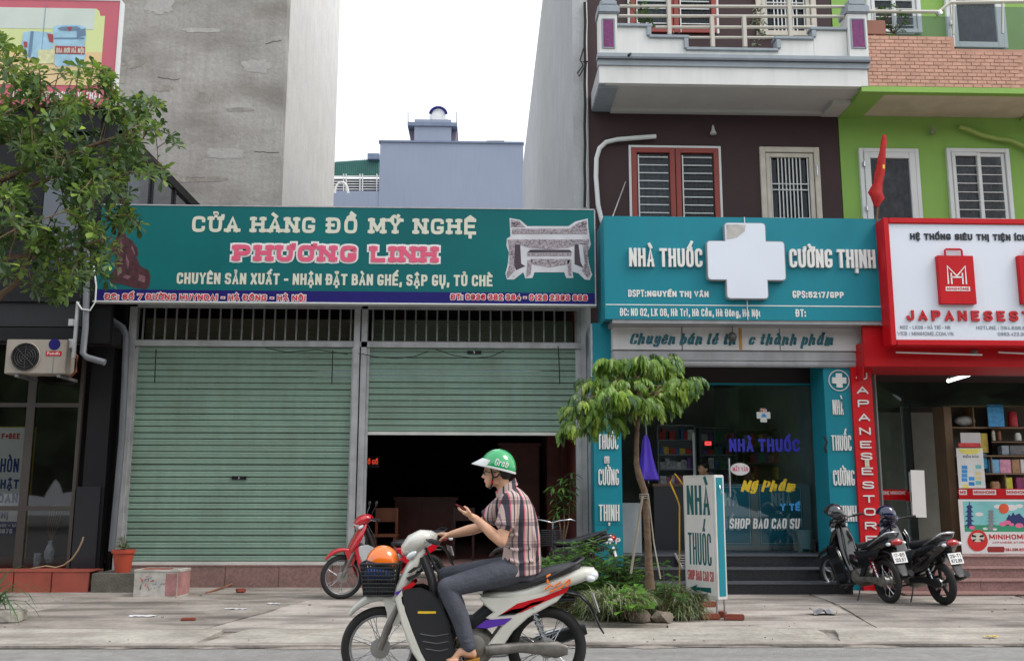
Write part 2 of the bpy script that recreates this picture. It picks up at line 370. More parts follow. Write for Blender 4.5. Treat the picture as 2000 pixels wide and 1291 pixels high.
# ================================================================ materials used by the buildings
D0 = 15.0
M_conc = mat('weathered_concrete', C(162, 158, 152), .9, var=.2, sc=.8, bump=.7, bsc=9, fine=.09, streak=.25, dcol=C(108, 101, 94), dirt=.55, dsc=1.1, stretch=(.5, 1, 1.2))
M_concL = mat('rendered_wall', C(206, 204, 200), .9, fine=.05, var=.06, sc=2.5, bump=.25, bsc=14, streak=.3, dcol=C(165, 160, 152))  # paler than the front wall: light from the right put into its colour
M_concR = mat('grey_render', C(172, 173, 174), .9, fine=.06, var=.07, sc=1.6, bump=.25, bsc=12, streak=.25, dcol=C(140, 140, 140))
M_pave = mat('pavement_concrete', C(168, 160, 152), .85, fine=.12, var=.22, sc=1.6, bump=.6, bsc=22, dirt=.85, dcol=C(98, 89, 82), dsc=1.5, stretch=(.5, 1.6, 1))
M_pave2 = mat('pavement_concrete_dark', C(150, 142, 134), .8, fine=.12, var=.22, sc=2.2, bump=.6, bsc=22, dirt=.85, dcol=C(86, 78, 72), dsc=1.8, stretch=(.45, 1.5, 1))
M_kerb = mat('kerb_concrete', C(164, 158, 149), .9, fine=.14, var=.18, sc=2.5, bump=.8, bsc=18, dirt=.55, dcol=C(104, 95, 84), dsc=2.0, stretch=(.5, 2, 1))
M_road = mat('dusty_asphalt', C(150, 148, 145), .9, fine=.12, var=.12, sc=5, bump=1.0, bsc=90, dirt=.35, dcol=C(118, 114, 110), dsc=1.2, stretch=(.3, 2, 1))
M_brown = mat('dark_brown_render', C(60, 40, 42), .75, var=.1, sc=2, bump=.15, bsc=30, streak=.15, dcol=C(55, 40, 40))
M_blue = mat('blue_grey_render', C(140, 149, 168), .85, var=.06, sc=.3, streak=.2, dcol=C(118, 127, 146))
M_white = mat('white_paint', C(216, 216, 212), .5, var=.05, sc=2, streak=.22, dcol=C(160, 158, 150))
M_wplast = mat('white_plastic', C(214, 216, 214), .4, var=.04)
M_grey = mat('grey_trim_paint', C(148, 156, 163), .6, var=.08, sc=3, streak=.2, dcol=C(100, 104, 108))
M_soff = mat('pale_soffit_paint', C(188, 186, 182), .8, var=.05)
M_green = mat('lime_green_render', C(136, 176, 84), .75, var=.06, sc=1.5, streak=.1, dcol=C(105, 150, 60))
M_steel = mat('galvanised_steel', C(168, 168, 170), .5, .25, var=.15, sc=6, streak=.35, dcol=C(105, 98, 90))
M_dsteel = mat('grey_steel', C(120, 120, 120), .55, .2, var=.15, sc=8, dirt=.3, dcol=C(80, 62, 50))
M_shut = mat('green_shutter_paint', C(117, 142, 127), .5, var=.09, sc=1.5, fine=.05, streak=.35, dcol=C(100, 112, 96), dirt=.3, rand=.05, dsc=1.6)
M_black = mat('black_paint', C(17, 17, 20), .55, var=.2, spec=.3)
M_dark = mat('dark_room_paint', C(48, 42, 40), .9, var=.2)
M_red = mat('red_panel', C(190, 8, 22), .45, spec=.3, var=.05, streak=.12, dcol=C(120, 20, 25))
M_teal = mat('teal_panel', C(18, 126, 142), .5, spec=.3, var=.05, sc=1.2, streak=.25, dcol=C(40, 110, 120))
M_tealD = mat('green_sign_print', C(0, 98, 100), .55, spec=.25, var=.14, sc=.8, streak=.1, dcol=C(2, 76, 76))
M_navy = mat('navy_print', C(24, 18, 98), .55, spec=.25, var=.1)
M_metal = mat('bright_metal', C(190, 192, 196), .25, .9, var=.05)
M_rub = mat('black_rubber', C(32, 31, 31), .75, var=.15)
M_ptext = mat('white_letter_plastic', C(222, 220, 216), .35, var=.04)
M_wpanel = mat('white_sign_panel', C(218, 224, 234), .35, var=.03, sc=1)
M_granR = mat('red_granite', C(140, 108, 104), .35, var=.3, sc=45, dirt=.25, dcol=C(90, 70, 66))
M_granB = mat('black_granite', C(34, 35, 40), .25, var=.4, sc=60)
M_tile = mat('red_tile', C(150, 72, 58), .5, var=.15, sc=5, dirt=.3, dcol=C(100, 60, 50))
M_brick = mat('salmon_facing_brick', C(196, 152, 132), .85, var=.1, sc=9, bump=.3, rand=.09)
M_mort = mat('mortar', C(180, 138, 118), .9)
M_wood = mat('brown_wood', C(120, 96, 72), .6, var=.15, sc=6)
M_redwood = mat('red_brown_frame', C(140, 52, 40), .45, var=.1, sc=4)
M_curt = mat('dark_curtain', C(80, 73, 77), .9, var=.35, sc=9)
M_curtp = mat('pale_curtain', C(140, 142, 146), .9, var=.2, sc=9)
M_glass = glass('window_glass', (.66, .7, .72), .45)
M_glassc = glass('shop_glass', (.72, .78, .78), 1.0)
M_glassb = glass('blue_glass', (.25, .3, .36), 2.2, .05, .5, (.07, .09, .13, 1))

# ================================================================ ground
struct(MB().add([(-90, -40, 0), (90, -40, 0), (90, 9.4, 0), (-90, 9.4, 0)], [(0, 1, 2, 3)]).build('road', M_road))
g = struct(MB().box(-90, 90, 9.38, 60, -.4, .03).build('ground', M_pave2))
pv = struct(MB().box(-40, 40, 10.12, 15.6, -.2, .034).build('pavement', M_pave2))
def slab(name, pts, z0, z1, m, par, inset=.012, jit=.02):
    P = [Vector((p[0] + rnd.uniform(-jit, jit), p[1] + rnd.uniform(-jit, jit))) for p in pts]
    Q = []
    for i in range(len(P)):                      # ragged edges
        a, b = P[i], P[(i + 1) % len(P)]; n = max(2, int((b - a).length / .25))
        for k in range(n):
            q = a.lerp(b, k / n); nn = Vector((-(b - a).y, (b - a).x)).normalized(); Q.append(q + nn * rnd.uniform(0, inset) + nn * inset * .5)
    MB().prism([(q.x, q.y) for q in Q], z0, z1, 'XY').build(name, m, par)
# irregular cast slabs of the pavement, seams as in the picture
xs = [-12, -8.6, -5.35, -2.6, -.1, 2.2, 4.4, 7.2, 10.4]
for i in range(len(xs) - 1):
    a, b = xs[i], xs[i + 1]; sh = .7 if i < 3 else .25
    ym = 12.4 + rnd.uniform(-.5, .6)
    slab('slab', [(a - .3, 10.17), (b - .3, 10.17), (b + sh * .4, ym), (a + sh * .4, ym)], .0, .05 + rnd.uniform(-.004, .004), M_pave if i % 2 else M_pave2, pv)
    slab('slab', [(a + sh * .4, ym), (b + sh * .4, ym), (b + sh, 15.2), (a + sh, 15.2)], .0, .052 + rnd.uniform(-.004, .004), M_pave2 if i % 3 else M_pave, pv)
kb = struct(MB().box(-40, 40, 9.36, 10.13, -.2, .010).build('kerb', mat('gutter_dirt', C(84, 78, 72), .9, fine=.2, var=.2)))
x = -9.0
while x < 9:
    w = rnd.choice([1.4, 2.2, 2.9, 1.1]) if x > -1 else rnd.choice([2.1, 3.0]); a = x + rnd.uniform(.0, .04); b = x + w - rnd.uniform(.01, .05); sk = rnd.uniform(.05, .35)
    n = 6; vs = []; y0 = 9.44 + rnd.uniform(-.05, .06); y1 = 10.14
    for k in range(n + 1):
        u = k / n; jx = rnd.uniform(-.02, .02); yy = y0 + (y1 - y0) * u
        vs += [(a + sk * u + jx, yy, .016 + .05 * u + (.012 if 0 < k else -.02)), (b + sk * u - jx, yy, .016 + .05 * u + (.012 if 0 < k else -.02))]
    fs = [(2 * k, 2 * k + 1, 2 * k + 3, 2 * k + 2) for k in range(n)]
    m_ = MB().add(vs, fs); m_.add([(v[0], v[1], v[2] - .09) for v in vs], [(2 * k, 2 * k + 2, 2 * k + 3, 2 * k + 1) for k in range(n)])
    N2 = len(vs); m_.f += [(2 * k, 2 * k + 2, N2 + 2 * k + 2, N2 + 2 * k) for k in range(n)] + [(2 * k + 1, N2 + 2 * k + 1, N2 + 2 * k + 3, 2 * k + 3) for k in range(n)] + [(0, N2, N2 + 1, 1)]
    m_.build('kerb_stone', M_kerb, kb); x += w
# raised step slab at far left (front corner of a planter kerb)
c = G(30, 1215, .05)
MB().rbox((c.x - 1.3, c.y - .1, .11), (2.7, .35, .12), R(8), .015).top('stone_kerb_block', M_kerb, 'long concrete kerb block lying at the left edge below the spiky plant', 'block')

# ================================================================ far blue house
b_ = empty('blue_house', 'pale blue grey house with stepped roof and tank tower behind the shop', 'building', (W(880, 900, 40).x, 40, 0))
YB = 40
MB().box(W(741, 340, YB).x, W(1022, 340, YB).x, YB, YB + 12, 0, W(880, 279, YB).z).build('wall', M_blue, b_)
MB().box(W(640, 390, YB).x, W(741, 390, YB).x - .01, YB + .02, YB + 8, 0, W(700, 373, YB).z).build('wall', M_blue, b_)
a, b, c, d = rect(809, 246, 881, 281, YB); MB().box(a, b, YB + .03, YB + 4, c - .3, d + .3).build('tower', M_blue, b_)
a, b, c, d = rect(796, 240, 893, 247, YB); M_blueD = mat('slate_blue_trim', C(112, 124, 145), .8)
MB().box(a, b, YB - .05, YB + 5, c, d).build('tower_roof', M_blueD, b_)
for x0, x1 in ((797, 808), (882, 892)):
    a, b, c, d = rect(x0, 247, x1, 276, YB); MB().prism([(a + (.1 if x0 < 800 else 0), c), (b - (0 if x0 < 800 else .1), c), (b, d), (a, d)], YB + .4, YB + 3).build('bracket', mat('violet_grey_shade', C(105, 98, 112), .8), b_)
MB().box(W(741, 280, YB).x - .03, W(1022, 280, YB).x + .03, YB - .06, YB + .3, W(880, 280, YB).z, W(880, 276.5, YB).z).build('coping', M_blueD, b_)
MB().tube([W(985, 277, YB + .5), W(950, 277, YB + .5)], .05).build('pipe', M_dsteel, b_)
# tank on the tower
ct = W(856, 226, YB + 1.2); rt = (W(875, 226, YB).x - W(837, 226, YB).x) / 2
tk = empty('water_tank', 'round white water tank with blue arched lettering on the tower of the blue house', 'tank', (ct.x, ct.y, W(856, 240, YB).z))
MB().lathe([(.01, -.9), (rt * .7, -.88), (rt, -.7), (rt, .9), (rt * .6, 1.1), (.01, 1.12)], (ct.x, ct.y + .9, ct.z), 24, 'Y').build('tank_body', M_wplast, tk, smooth=40)
for k in range(13):
    q = R(15 + 150 * k / 12); v = Vector((ct.x + math.cos(q) * rt * .86, ct.y - .03, ct.z + math.sin(q) * rt * .86))
    MB().rbox(v, (.085, .04, .13), 0, 0, 0, -(q - math.pi / 2)).build('letter', M_navy, tk)
for sx in (-1, 1): MB().box(ct.x + sx * .5 - .05, ct.x + sx * .5 + .05, ct.y + .2, ct.y + 1.4, W(856, 240, YB).z, ct.z - rt * .7).build('stand', M_steel, tk)
for xx in (797, 892): MB().tube([W(xx, 242, YB), W(xx, 219, YB)], .025, 6).top('antenna_rod', M_steel, 'thin white rod at the %s end of the tank tower roof' % ('left' if xx < 800 else 'right'), 'rod')
# green corrugated shed roof, loggia with bars
sh = empty('rooftop_shed', 'dark rooftop room with green corrugated cladding and white bars', 'shed', (W(695, 900, 46).x, 46, 0))
YS = 44; a, b, c, d = rect(640, 318, 742, 345, YS)
m_ = MB(); n = 26
for k in range(n):
    u0 = a + (b - a) * k / n; u1 = a + (b - a) * (k + .55) / n; m_.box(u0, u1, YS - .06, YS, c, d + .22 * k / n)
m_.prism([(a, c), (b, c), (b, d + .2), (a, d - .02)], YS, YS + .1)
o = m_.build('corrugated_panel', mat('green_corrugated_metal', C(60, 118, 108), .5, var=.1), sh); o['kind'] = 'stuff'
MB().box(a, b, YS + .3, YS + 5, W(700, 380, YS).z - 9, W(700, 345, YS).z).build('wall', mat('shed_dark_wall', C(52, 50, 66), .8), sh)
a, b, c, d = rect(719, 304, 742, 315, YS); MB().box(a, b, YS - .3, YS + 2, c, d).build('coping', M_blueD, sh)
for yy in range(345, 376, 5): MB().tube([W(648, yy, YS - .3), W(742, yy, YS - .3)], .028, 5).build('bar', M_white, sh)
for xx in (671, 676, 703, 708, 736): MB().tube([W(xx, 340, YS - .35), W(xx, 378, YS - .35)], .03, 5).build('bar', M_white, sh)
MB().tube([W(654 + 13 * (1 - math.cos(R(q))), 378 - 22 * math.sin(R(q)), 39) for q in range(0, 181, 15)], .05, 6).top('hoop', M_white, 'white curved hoop in front of the barred rooftop room', 'hoop')

# ================================================================ left concrete building
YC = 19.0; x0 = -14; x1 = W(550, 250, YC).x; lb = empty('concrete_building', 'tall unpainted grey concrete building rising behind the green shop sign', 'building', (x1 - 3, YC, 0))
MB().box(x0, x1, YC, YC + .3, 0, 22).build('wall', M_conc, lb)
MB().box(x1 - .3, x1 + .012, YC + .302, yfor(657, 200, x1), 0, 22).build('side_wall', M_concL, lb)
# pour joints standing proud, sealed holes


# plaster repairs and stains of the blank wall, thin and ragged
M_rp1 = mat('pale_plaster_patch', C(169, 166, 161), .9, fine=.08, var=.1, bump=.6, bsc=12); M_rp2 = mat('brown_grey_patch', C(147, 141, 133), .9, fine=.12, var=.2, bump=.6, bsc=12); r0 = random.Random(17)
for px_, py_, w_, h_, m_ in ((312, 8, 60, 46, M_rp1), (318, 172, 42, 16, M_rp2), (400, 190, 30, 26, M_rp2), (262, 120, 46, 34, M_rp2), (440, 300, 90, 22, M_rp1), (395, 60, 90, 10, M_rp1), (500, 130, 60, 30, M_rp1), (385, 350, 120, 14, M_rp2), (470, 215, 60, 9, M_rp2), (300, 240, 60, 12, M_rp1)):
    c_ = W(px_, py_, YC); P_ = []
    for k in range(26):
        t = 2 * math.pi * k / 26; q = r0.uniform(.72, 1.12); P_.append((c_.x + math.copysign(abs(math.cos(t)) ** .7, math.cos(t)) * w_ * .0051 * q, c_.z + math.copysign(abs(math.sin(t)) ** .7, math.sin(t)) * h_ * .0051 * q))
    MB().prism(P_, YC - .004 - .0005 * r0.random(), YC - .0005).build('plaster_patch', m_, lb)
for k in range(4):
    x_, y_ = r0.uniform(250, 530), r0.uniform(20, 380); pts_ = [W(x_, y_, YC - .002)]
    for j in range(7): x_ += r0.uniform(3, 9); y_ += r0.uniform(-2.5, 2.5); pts_.append(W(x_, y_, YC - .002))
    MB().tube(pts_, .006, 4).build('crack', mat('dark_crack', C(70, 64, 58), .9), lb)
# ================================================================ brown townhouse with the pharmacy
xL = W(1150, 320, D0).x; xR = W(1640, 320, D0).x; zT = 13.0
bh = empty('brown_townhouse', 'dark brown townhouse with white balcony above the teal pharmacy sign', 'building', ((xL + xR) / 2, D0, 0))
def wall_holes(x0, x1, z0, z1, y0, y1, holes, m, par, name='wall'):
    """wall with rectangular openings"""
    mb = MB(); xsv = sorted({x0, x1, *[h[0] for h in holes], *[h[1] for h in holes]}); zsv = sorted({z0, z1, *[h[2] for h in holes], *[h[3] for h in holes]})
    for i in range(len(xsv) - 1):
        run = None
        for j in range(len(zsv) - 1):
            cx, cz = (xsv[i] + xsv[i + 1]) / 2, (zsv[j] + zsv[j + 1]) / 2
            if not any(h[0] < cx < h[1] and h[2] < cz < h[3] for h in holes):
                if run is None: run = [zsv[j], zsv[j + 1]]
                else: run[1] = zsv[j + 1]
            elif run: mb.box(xsv[i], xsv[i + 1], y0, y1, *run); run = None
        if run: mb.box(xsv[i], xsv[i + 1], y0, y1, *run)
    return mb.build(name, m, par)
zf = W(1400, 640, D0).z      # top of the shop opening
w1 = rect(1229, 286, 1410, 470, D0); w2 = rect(1486, 289, 1603, 470, D0); w3 = rect(1225, -60, 1402, 66, D0); w4 = rect(1475, -60, 1592, 72, D0)
wall_holes(xL, xR, zf, zT, D0, D0 + .25, [w1, w2, w3, w4], M_brown, bh)
MB().box(xL - .25, xL - .002, D0 - .02, 36, 0, zT + 1).build('side_wall', M_concR, bh)
MB().box(xL, xR, D0 + 3.2, D0 + 3.3, zf, zT).build('inner_wall', M_dark, bh); MB().box(xL, xR, D0 + .26, D0 + 3.2, W(1400, 222, D0).z - .1, W(1400, 222, D0).z).build('upper_floor', M_dark, bh)
MB().box(xL, xR, D0 + .26, D0 + 6, zf - .02, zf + .12).build('floor_slab', M_dark, bh)
MB().box(xR + .0, xR + .1, D0 + .26, 24, 0, zT).build('party_wall', M_dark, bh)
# window builders
def bars_h(par, x0, x1, y, zs, r=.011, m=None):
    for z in zs: MB().tube([(x0, y, z), (x1, y, z)], r, 6).build('bar', m or M_wplast, par)
def bars_v(par, xs, y, z0, z1, r=.012, m=None):
    for x in xs: MB().tube([(x, y, z0), (x, y, z1)], r, 6).build('bar', m or M_wplast, par)
def frame(x0, x1, z0, z1, y0, y1, t, m, par, name='frame', tb=None, bev=.006):
    tb = tb if tb is not None else t
    mb = MB(); mb.box(x0, x0 + t, y0, y1, z0, z1, bev).box(x1 - t, x1, y0, y1, z0, z1, bev).box(x0 + t, x1 - t, y0, y1, z1 - t, z1, bev)
    if tb: mb.box(x0 + t, x1 - t, y0, y1, z0, z0 + tb, bev)
    return mb.build(name, m, par)
def curtain(x0, x1, z0, z1, y, par, m, folds=9):
    n = folds * 6; mb = MB(); vs = []
    for i in range(n + 1):
        u = i / n; yy = y + .03 * math.sin(u * folds * 2 * math.pi); vs += [(x0 + (x1 - x0) * u, yy, z0), (x0 + (x1 - x0) * u, yy, z1)]
    mb.add(vs, [(2 * i, 2 * i + 2, 2 * i + 3, 2 * i + 1) for i in range(n)]); return mb.build('curtain', m, par, smooth=60)
def red_window(r, par):
    a, b, c, d = r; w = frame(a, b, c, d, D0 - .03, D0 + .12, .04, M_wplast, par, 'window', bev=.004)
    f = M_redwood; xm = (a + b) / 2
    frame(a + .042, xm - .006, c, d - .042, D0 - .045, D0 + .05, .085, f, w); frame(xm + .006, b - .042, c, d - .042, D0 - .045, D0 + .05, .085, f, w)
    for u, v in ((a + .125, xm - .09), (xm + .09, b - .125)):
        MB().box(u, v, D0 + .0, D0 + .008, c, d - .12).build('pane', M_glass, w)
        n = 8; bars_h(w, u + .03, v - .03, D0 - .02, [d - .2 - k * .135 for k in range(int((d - c) / .135))])
        bars_v(w, [u + .03], D0 - .035, c, d - .17)
    curtain(a + .15, a + .75, c, d - .1, D0 + .2, w, M_curtp, 6); curtain(b - .55, b - .1, c, d - .1, D0 + .22, w, M_curt, 5)
    MB().box(a + .04, b - .04, D0 + .45, D0 + .47, c, d).build('backing', M_curt, w)
    return w
red_window(w1, bh)
def white_door(r, par):
    a, b, c, d = r; fm = mat('cream_wood_frame', C(196, 188, 174), .6, var=.1, sc=6)
    w = frame(a, b, c, d, D0 - .04, D0 + .12, .09, fm, par, 'window'); frame(a + .1, b - .1, c, d - .1, D0 - .015, D0 + .03, .07, fm, w)
    MB().box(a + .17, b - .17, D0 + .05, D0 + .058, c, d - .17).build('pane', M_glass, w)
    u, v = a + .19, b - .19; n = 10
    bars_v(w, [u + (v - u) * k / n for k in range(n + 1) if k not in (1, 9)], D0 + .02, c, d - .17, .011)
    bars_h(w, u, v, D0 + .012, [d - .62, d - .72], .012); bars_h(w, u, u + .2, D0 + .012, [d - 1.2]); bars_h(w, v - .2, v, D0 + .012, [d - 1.2])
    curtain(a + .1, b - .1, c, d - .1, D0 + .25, w, M_curt, 7); MB().tube([(b - .06, D0 - .06, d - .32), (b - .06, D0 - .06, d - .5)], .012, 6).build('handle', M_metal, w)
    return w
white_door(w2, bh); red_window(w3, bh); white_door(w4, bh)
# wall lamps and conduit on the brown wall
c_ = W(1391, 262, D0)
MB().lathe([(.055, 0), (.05, .02), (.03, .06), (.012, .15), (.002, .16)], (c_.x, D0 - .07, c_.z - .03), 14).top('wall_lamp', M_wplast, 'small pale bell shaped lamp on the brown wall between the windows', 'lamp', smooth=40)
c_ = W(1817, 262, D0)
MB().lathe([(.05, 0), (.05, .03), (.025, .08), (.02, .14), (.002, .15)], (c_.x, D0 - .07, c_.z - .03), 14).top('wall_lamp', M_metal, 'small metal bell shaped lamp on the green wall above the white windows', 'lamp', smooth=40)
pts = [W(x, y, D0 - .1) for x, y in ((1187, 470), (1175, 430), (1168, 400), (1164, 345), (1165, 310), (1171, 290), (1184, 278), (1205, 273), (1240, 270), (1281, 267))]
MB().tube(pts, .038, 10).top('drain_pipe', M_wplast, 'curved white plastic pipe on the brown wall beside the red window', 'pipe', smooth=60)
MB().tube([W(1222, 355, D0 - .03), W(1196, 425, D0 - .5)], .01, 6).top('stay_rod', M_steel, 'thin diagonal steel rod holding up the pharmacy sign left of the red window', 'rod')
# balcony
YF = 13.93
bl = MB(); a, b, _, _ = rect(1170, 100, 1693, 140, YF); zb0 = W(1400, 165.5, YF).z; z1_ = W(1400, 132, YF).z; z2_ = W(1400, 110, YF).z
bal = bl.box(a, b, YF, D0 - .02, zb0, z1_).build('balcony', M_white, bh)
MB().box(a - .0, b + .0, YF - .05, D0 - .02, z1_ + .002, z1_ + .1).build('ledge', M_grey, bal) if False else None
MB().box(a - .02, b + .02, YF - .03, YF + .1, z1_ + .001, z1_ + .09).build('cornice', M_grey, bh)
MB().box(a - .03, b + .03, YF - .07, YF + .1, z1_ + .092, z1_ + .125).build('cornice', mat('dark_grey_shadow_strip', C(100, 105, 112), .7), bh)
MB().box(a - .03, b + .03, YF - .06, YF + .1, z1_ + .127, z2_).build('cornice', M_grey, bh)
MB().box(a - .008, a + .1, YF + .012, D0 - .022, zb0 - .006, z1_ - .004).build('side_parapet', M_concR, bh)
# soffit beam frame and recessed panel, tapering brackets
MB().box(a + .12, b - .1, YF + .1, D0 - .03, zb0 - .002, zb0 - .001 + .0005).build('soffit', M_soff, bh)
MB().box(a + .002, a + .3, YF + .1, D0 - .025, zb0 - .035, zb0 - .0065).build('beam', M_grey, bh)
MB().box(b - .38, b - .005, YF + .5, D0 - .02, zb0 - .07, zb0 - .004).build('beam', M_soff, bh)
MB().box(a + .3, b - .38, D0 - .12, D0 - .02, zb0 - .06, zb0 - .004).build('beam', M_soff, bh)
# stepped parapet: (px x0, x1, top y)
zbase = z2_
for (p0, p1, yt) in ((1204, 1268, 47), (1268, 1340, 69), (1340, 1520, 94), (1520, 1590, 72), (1590, 1655, 54)):
    q0, q1, _, zt_ = rect(p0, yt, p1, 110, YF)
    MB().box(q0, q1, YF + .02, YF + .14, zbase, zt_ - .05).build('parapet', M_white, bh)
    MB().box(q0 - (.055 if p0 in (1520, 1590) else 0), q1 + (.055 if p1 in (1268, 1340) else 0), YF - .02, YF + .17, zt_ - .05, zt_, .008).build('coping', M_grey, bh)
for p in (1268, 1340, 1520, 1590):
    q = W(p, 80, YF).x; ya = {1268: (47, 69), 1340: (69, 94), 1520: (72, 94), 1590: (54, 72)}[p]
    MB().box(q - .035, q + .035, YF - .021, YF + .165, W(p, ya[1], YF).z - .01, W(p, ya[0], YF).z - .052, .006).build('coping', M_grey, bh)
M_purp = mat('purple_marble', C(110, 28, 92), .3, var=.35, sc=22)
for p0, p1 in ((1170, 1205), (1655, 1693)):
    q0, q1, c, d = rect(p0, 30, p1, 110, YF)
    pl = MB().box(q0, q1, YF - .04, YF + .26, zbase + .001, d, .008).build('pillar', M_white, bh)
    MB().box(q0 - .02, q1 + .04, YF - .08, YF + .3, d, d + .14, .02).build('cap', M_grey, pl); MB().box(q0 + .02, q1 - .0, YF - .05, YF + .27, d + .14, d + .24, .02).build('cap', M_grey, pl)
    frame(q0 + .035, q1 - .035, c + .1, d - .08, YF - .055, YF - .038, .025, M_grey, pl, 'trim'); MB().box(q0 + .06, q1 - .06, YF - .05, YF - .041, c + .125, d - .105).build('panel', M_purp, pl)
M_rail = mat('cream_rail_paint', C(190, 185, 174), .45, var=.05)
for (yy, p0, p1) in ((13, 1210, 1655), (32, 1206, 1655), (54, 1280, 1592), (74, 1343, 1520)):
    MB().tube([W(p0, yy, YF + .07), W(p1, yy + (1 if p1 > 1600 else 0), YF + .07)], .026 if yy != 74 else .022, 8).build('rail', M_rail, bh)
for xx, y1 in ((1309, 66), (1393, 90), (1456, 90), (1546, 70)): MB().box(W(xx - 4, 60, YF).x, W(xx + 4, 60, YF).x, YF + .03, YF + .1, W(xx, y1, YF).z, W(xx, -12 if xx in (1309, 1546) else 30, YF).z, .008).build('rail_post', M_rail, bh)
MB().tube([W(1231, 106, YF - .1), W(1228, 109, YF - .3)], .022, 8).build('spout', M_rub, bh)
MB().box(xL - .2, xL + .3, YF + .3, D0 - .03, z2_, z2_ + 1.2).build('side_parapet', M_concR, bh) if False else None
# cable run on the party wall corner
for dx, r in ((-3, .014), (-1, .02), (1, .012)):
    MB().tube([W(1144 + dx + (1.2 if k % 2 else 0), 5 + k * 40, D0 - .06) for k in range(11)], r, 6).top('cable', M_rub if dx != 1 else M_wplast, {-3: 'thin black cable running down the grey party wall, leftmost', -1: 'thick black cable running down the corner of the brown house', 1: 'pale cable running down the corner of the brown house'}[dx], 'cable')
MB().tube([W(x, y, D0 - .1) for x, y in ((1140, 95), (1133, 118), (1139, 128), (1128, 143), (1131, 150), (1138, 138), (1147, 120), (1138, 122))], .012, 6).top('cable_knot', M_rub, 'knotted black cable ends hanging on the corner beside the balcony', 'cable')

# ================================================================ green house
xG = xR + .1; gh = empty('green_house', 'lime green house with brick clad balcony above the red framed sign', 'building', (xG + 2.5, D0, 0)); xE = xG + 6.0
g1 = rect(1681, 292, 1798, 480, D0); g2 = rect(1853, 292, 1976, 480, D0); g3 = rect(1690, -60, 1795, 66, D0); g4 = rect(1845, -60, 1960, 96, D0)
wall_holes(xG - .08, xE, W(1800, 700, D0).z, zT, D0 + .01, D0 + .25, [g1, g2, g3, g4], M_green, gh)
MB().box(xG, xE, D0 + 3.2, D0 + 3.3, 3, zT).build('inner_wall', M_dark, gh); MB().box(xG, xE, D0 + .26, D0 + 6, W(1800, 700, D0).z, W(1800, 700, D0).z + .12).build('floor_slab', M_dark, gh)
def casement(r, par, door):
    a, b, c, d = r; w = frame(a, b, c, d, D0 - .05, D0 + .1, .07, M_wplast, par, 'window'); xm = (a + b) / 2
    if door:
        frame(a + .075, b - .075, c, d - .075, D0 - .065, D0 + .02, .1, M_wplast, w); MB().box(a + .17, b - .17, D0 - .03, D0 - .022, c, d - .17).build('pane', M_glass, w)
        for k in range(2): MB().tube([(a + .06, D0 - .08, d - .25 - k * .75), (a + .06, D0 - .08, d - .33 - k * .75)], .02, 6).build('hinge', M_metal, w)
    else:
        frame(a + .075, xm + .03, c, d - .075, D0 - .06, D0 - .02, .06, M_wplast, w); frame(xm - .03, b - .075, c, d - .075, D0 - .018, D0 + .03, .06, M_wplast, w)
        for u, v in ((a + .135, xm - .03), (xm + .03, b - .135)):
            MB().box(u, v, D0 - .01, D0 - .004, c, d - .135).build('pane', M_glass, w); bars_h(w, u, v, D0 - .025, [d - .3 - .15 * k for k in range(7)], .009)
    curtain(a + .08, b - .08, c, d - .06, D0 + .22, w, mat('patterned_curtain', C(118, 106, 110), .9, var=.75, sc=7), 8)
    return w
casement(g1, gh, True); casement(g2, gh, False); casement(g3, gh, False); casement(g4, gh, True)
a = W(1693.5, 140, YF).x + .02; zb_ = W(1800, 170, YF).z; zt1 = W(1750, 68, YF).z; zt2 = W(1930, 94, YF).z; xs_ = W(1866, 90, YF).x
pb = MB().box(a, xs_, YF + .03, YF + .16, zb_, zt1 - .01).box(xs_ + .001, xE, YF + .03, YF + .16, zb_, zt2 - .01).build('parapet', M_mort, gh)
MB().box(a, xE, YF + .161, D0, zb_ + .02, zb_ + .2).build('balcony_slab', M_soff, gh)
me = MB().box(0, .143, YF + .021, YF + .034, 0, .053, .003).mesh('brick', M_brick); me_h = MB().box(0, .065, YF + .021, YF + .034, 0, .053, .003).mesh('brick', M_brick)
row = 0; z = zb_ + .012; nb = 0; off = ROOT[gh.name]
while z < zt1 - .055:
    xx = a + .004; lim = xs_ if z > zt2 - .06 else min(xE, W(2003, 120, YF).x)
    if row % 2: link('brick', me_h, pb, Vector((xx, 0, z)) - off); xx += .073
    while xx + .142 < lim + (.02 if lim != xs_ else 0):
        link('brick', me, pb, Vector((xx, rnd.uniform(-.003, .003), z)) - off); xx += .15; nb += 1
    if lim == xs_ and lim - xx > .06: link('brick', me_h, pb, Vector((xx, 0, z)) - off)
    z += .06; row += 1
print('bricks', nb)
# soffit: green beam frame with a pale panel
MB().box(a - .12, xE, YF + .0, YF + .12, zb_ - .14 + .05, zb_ - .002).build('beam', M_green, gh)
MB().box(a - .1, a + .28, YF + .122, D0 - .002, zb_ - .09, zb_ - .003).build('beam', M_green, gh); MB().box(a + .282, xE, YF + .122, D0 - .002, zb_ - .05, zb_ - .003).build('soffit', mat('beige_soffit', C(196, 186, 166), .8), gh)
q = W(1990, 200, D0).x; MB().box(q, q + .3, YF + .122, D0 - .003, zb_ - .1, zb_ - .052).build('beam', M_green, gh)
hp = [(1690, 23), (1834, 24), (1855, 6), (2010, 4)]
MB().tube([W(x, y, YF + .08) for x, y in hp], .03, 8).build('handrail', M_rail, gh)
for xx, yb, yt in ((1708, 78, 24), (1862, 68, 8), (1958, 66, 5)): MB().tube([W(xx, yb, YF + .08), W(xx, yt, YF + .08)], .018, 8).build('rail_post', M_rail, gh)
MB().box(W(1750, 40, YF).x, W(1860, 40, YF).x, YF + .07, YF + .08, zt1, W(1800, 28, YF).z).build('glass_panel', M_glass, gh)
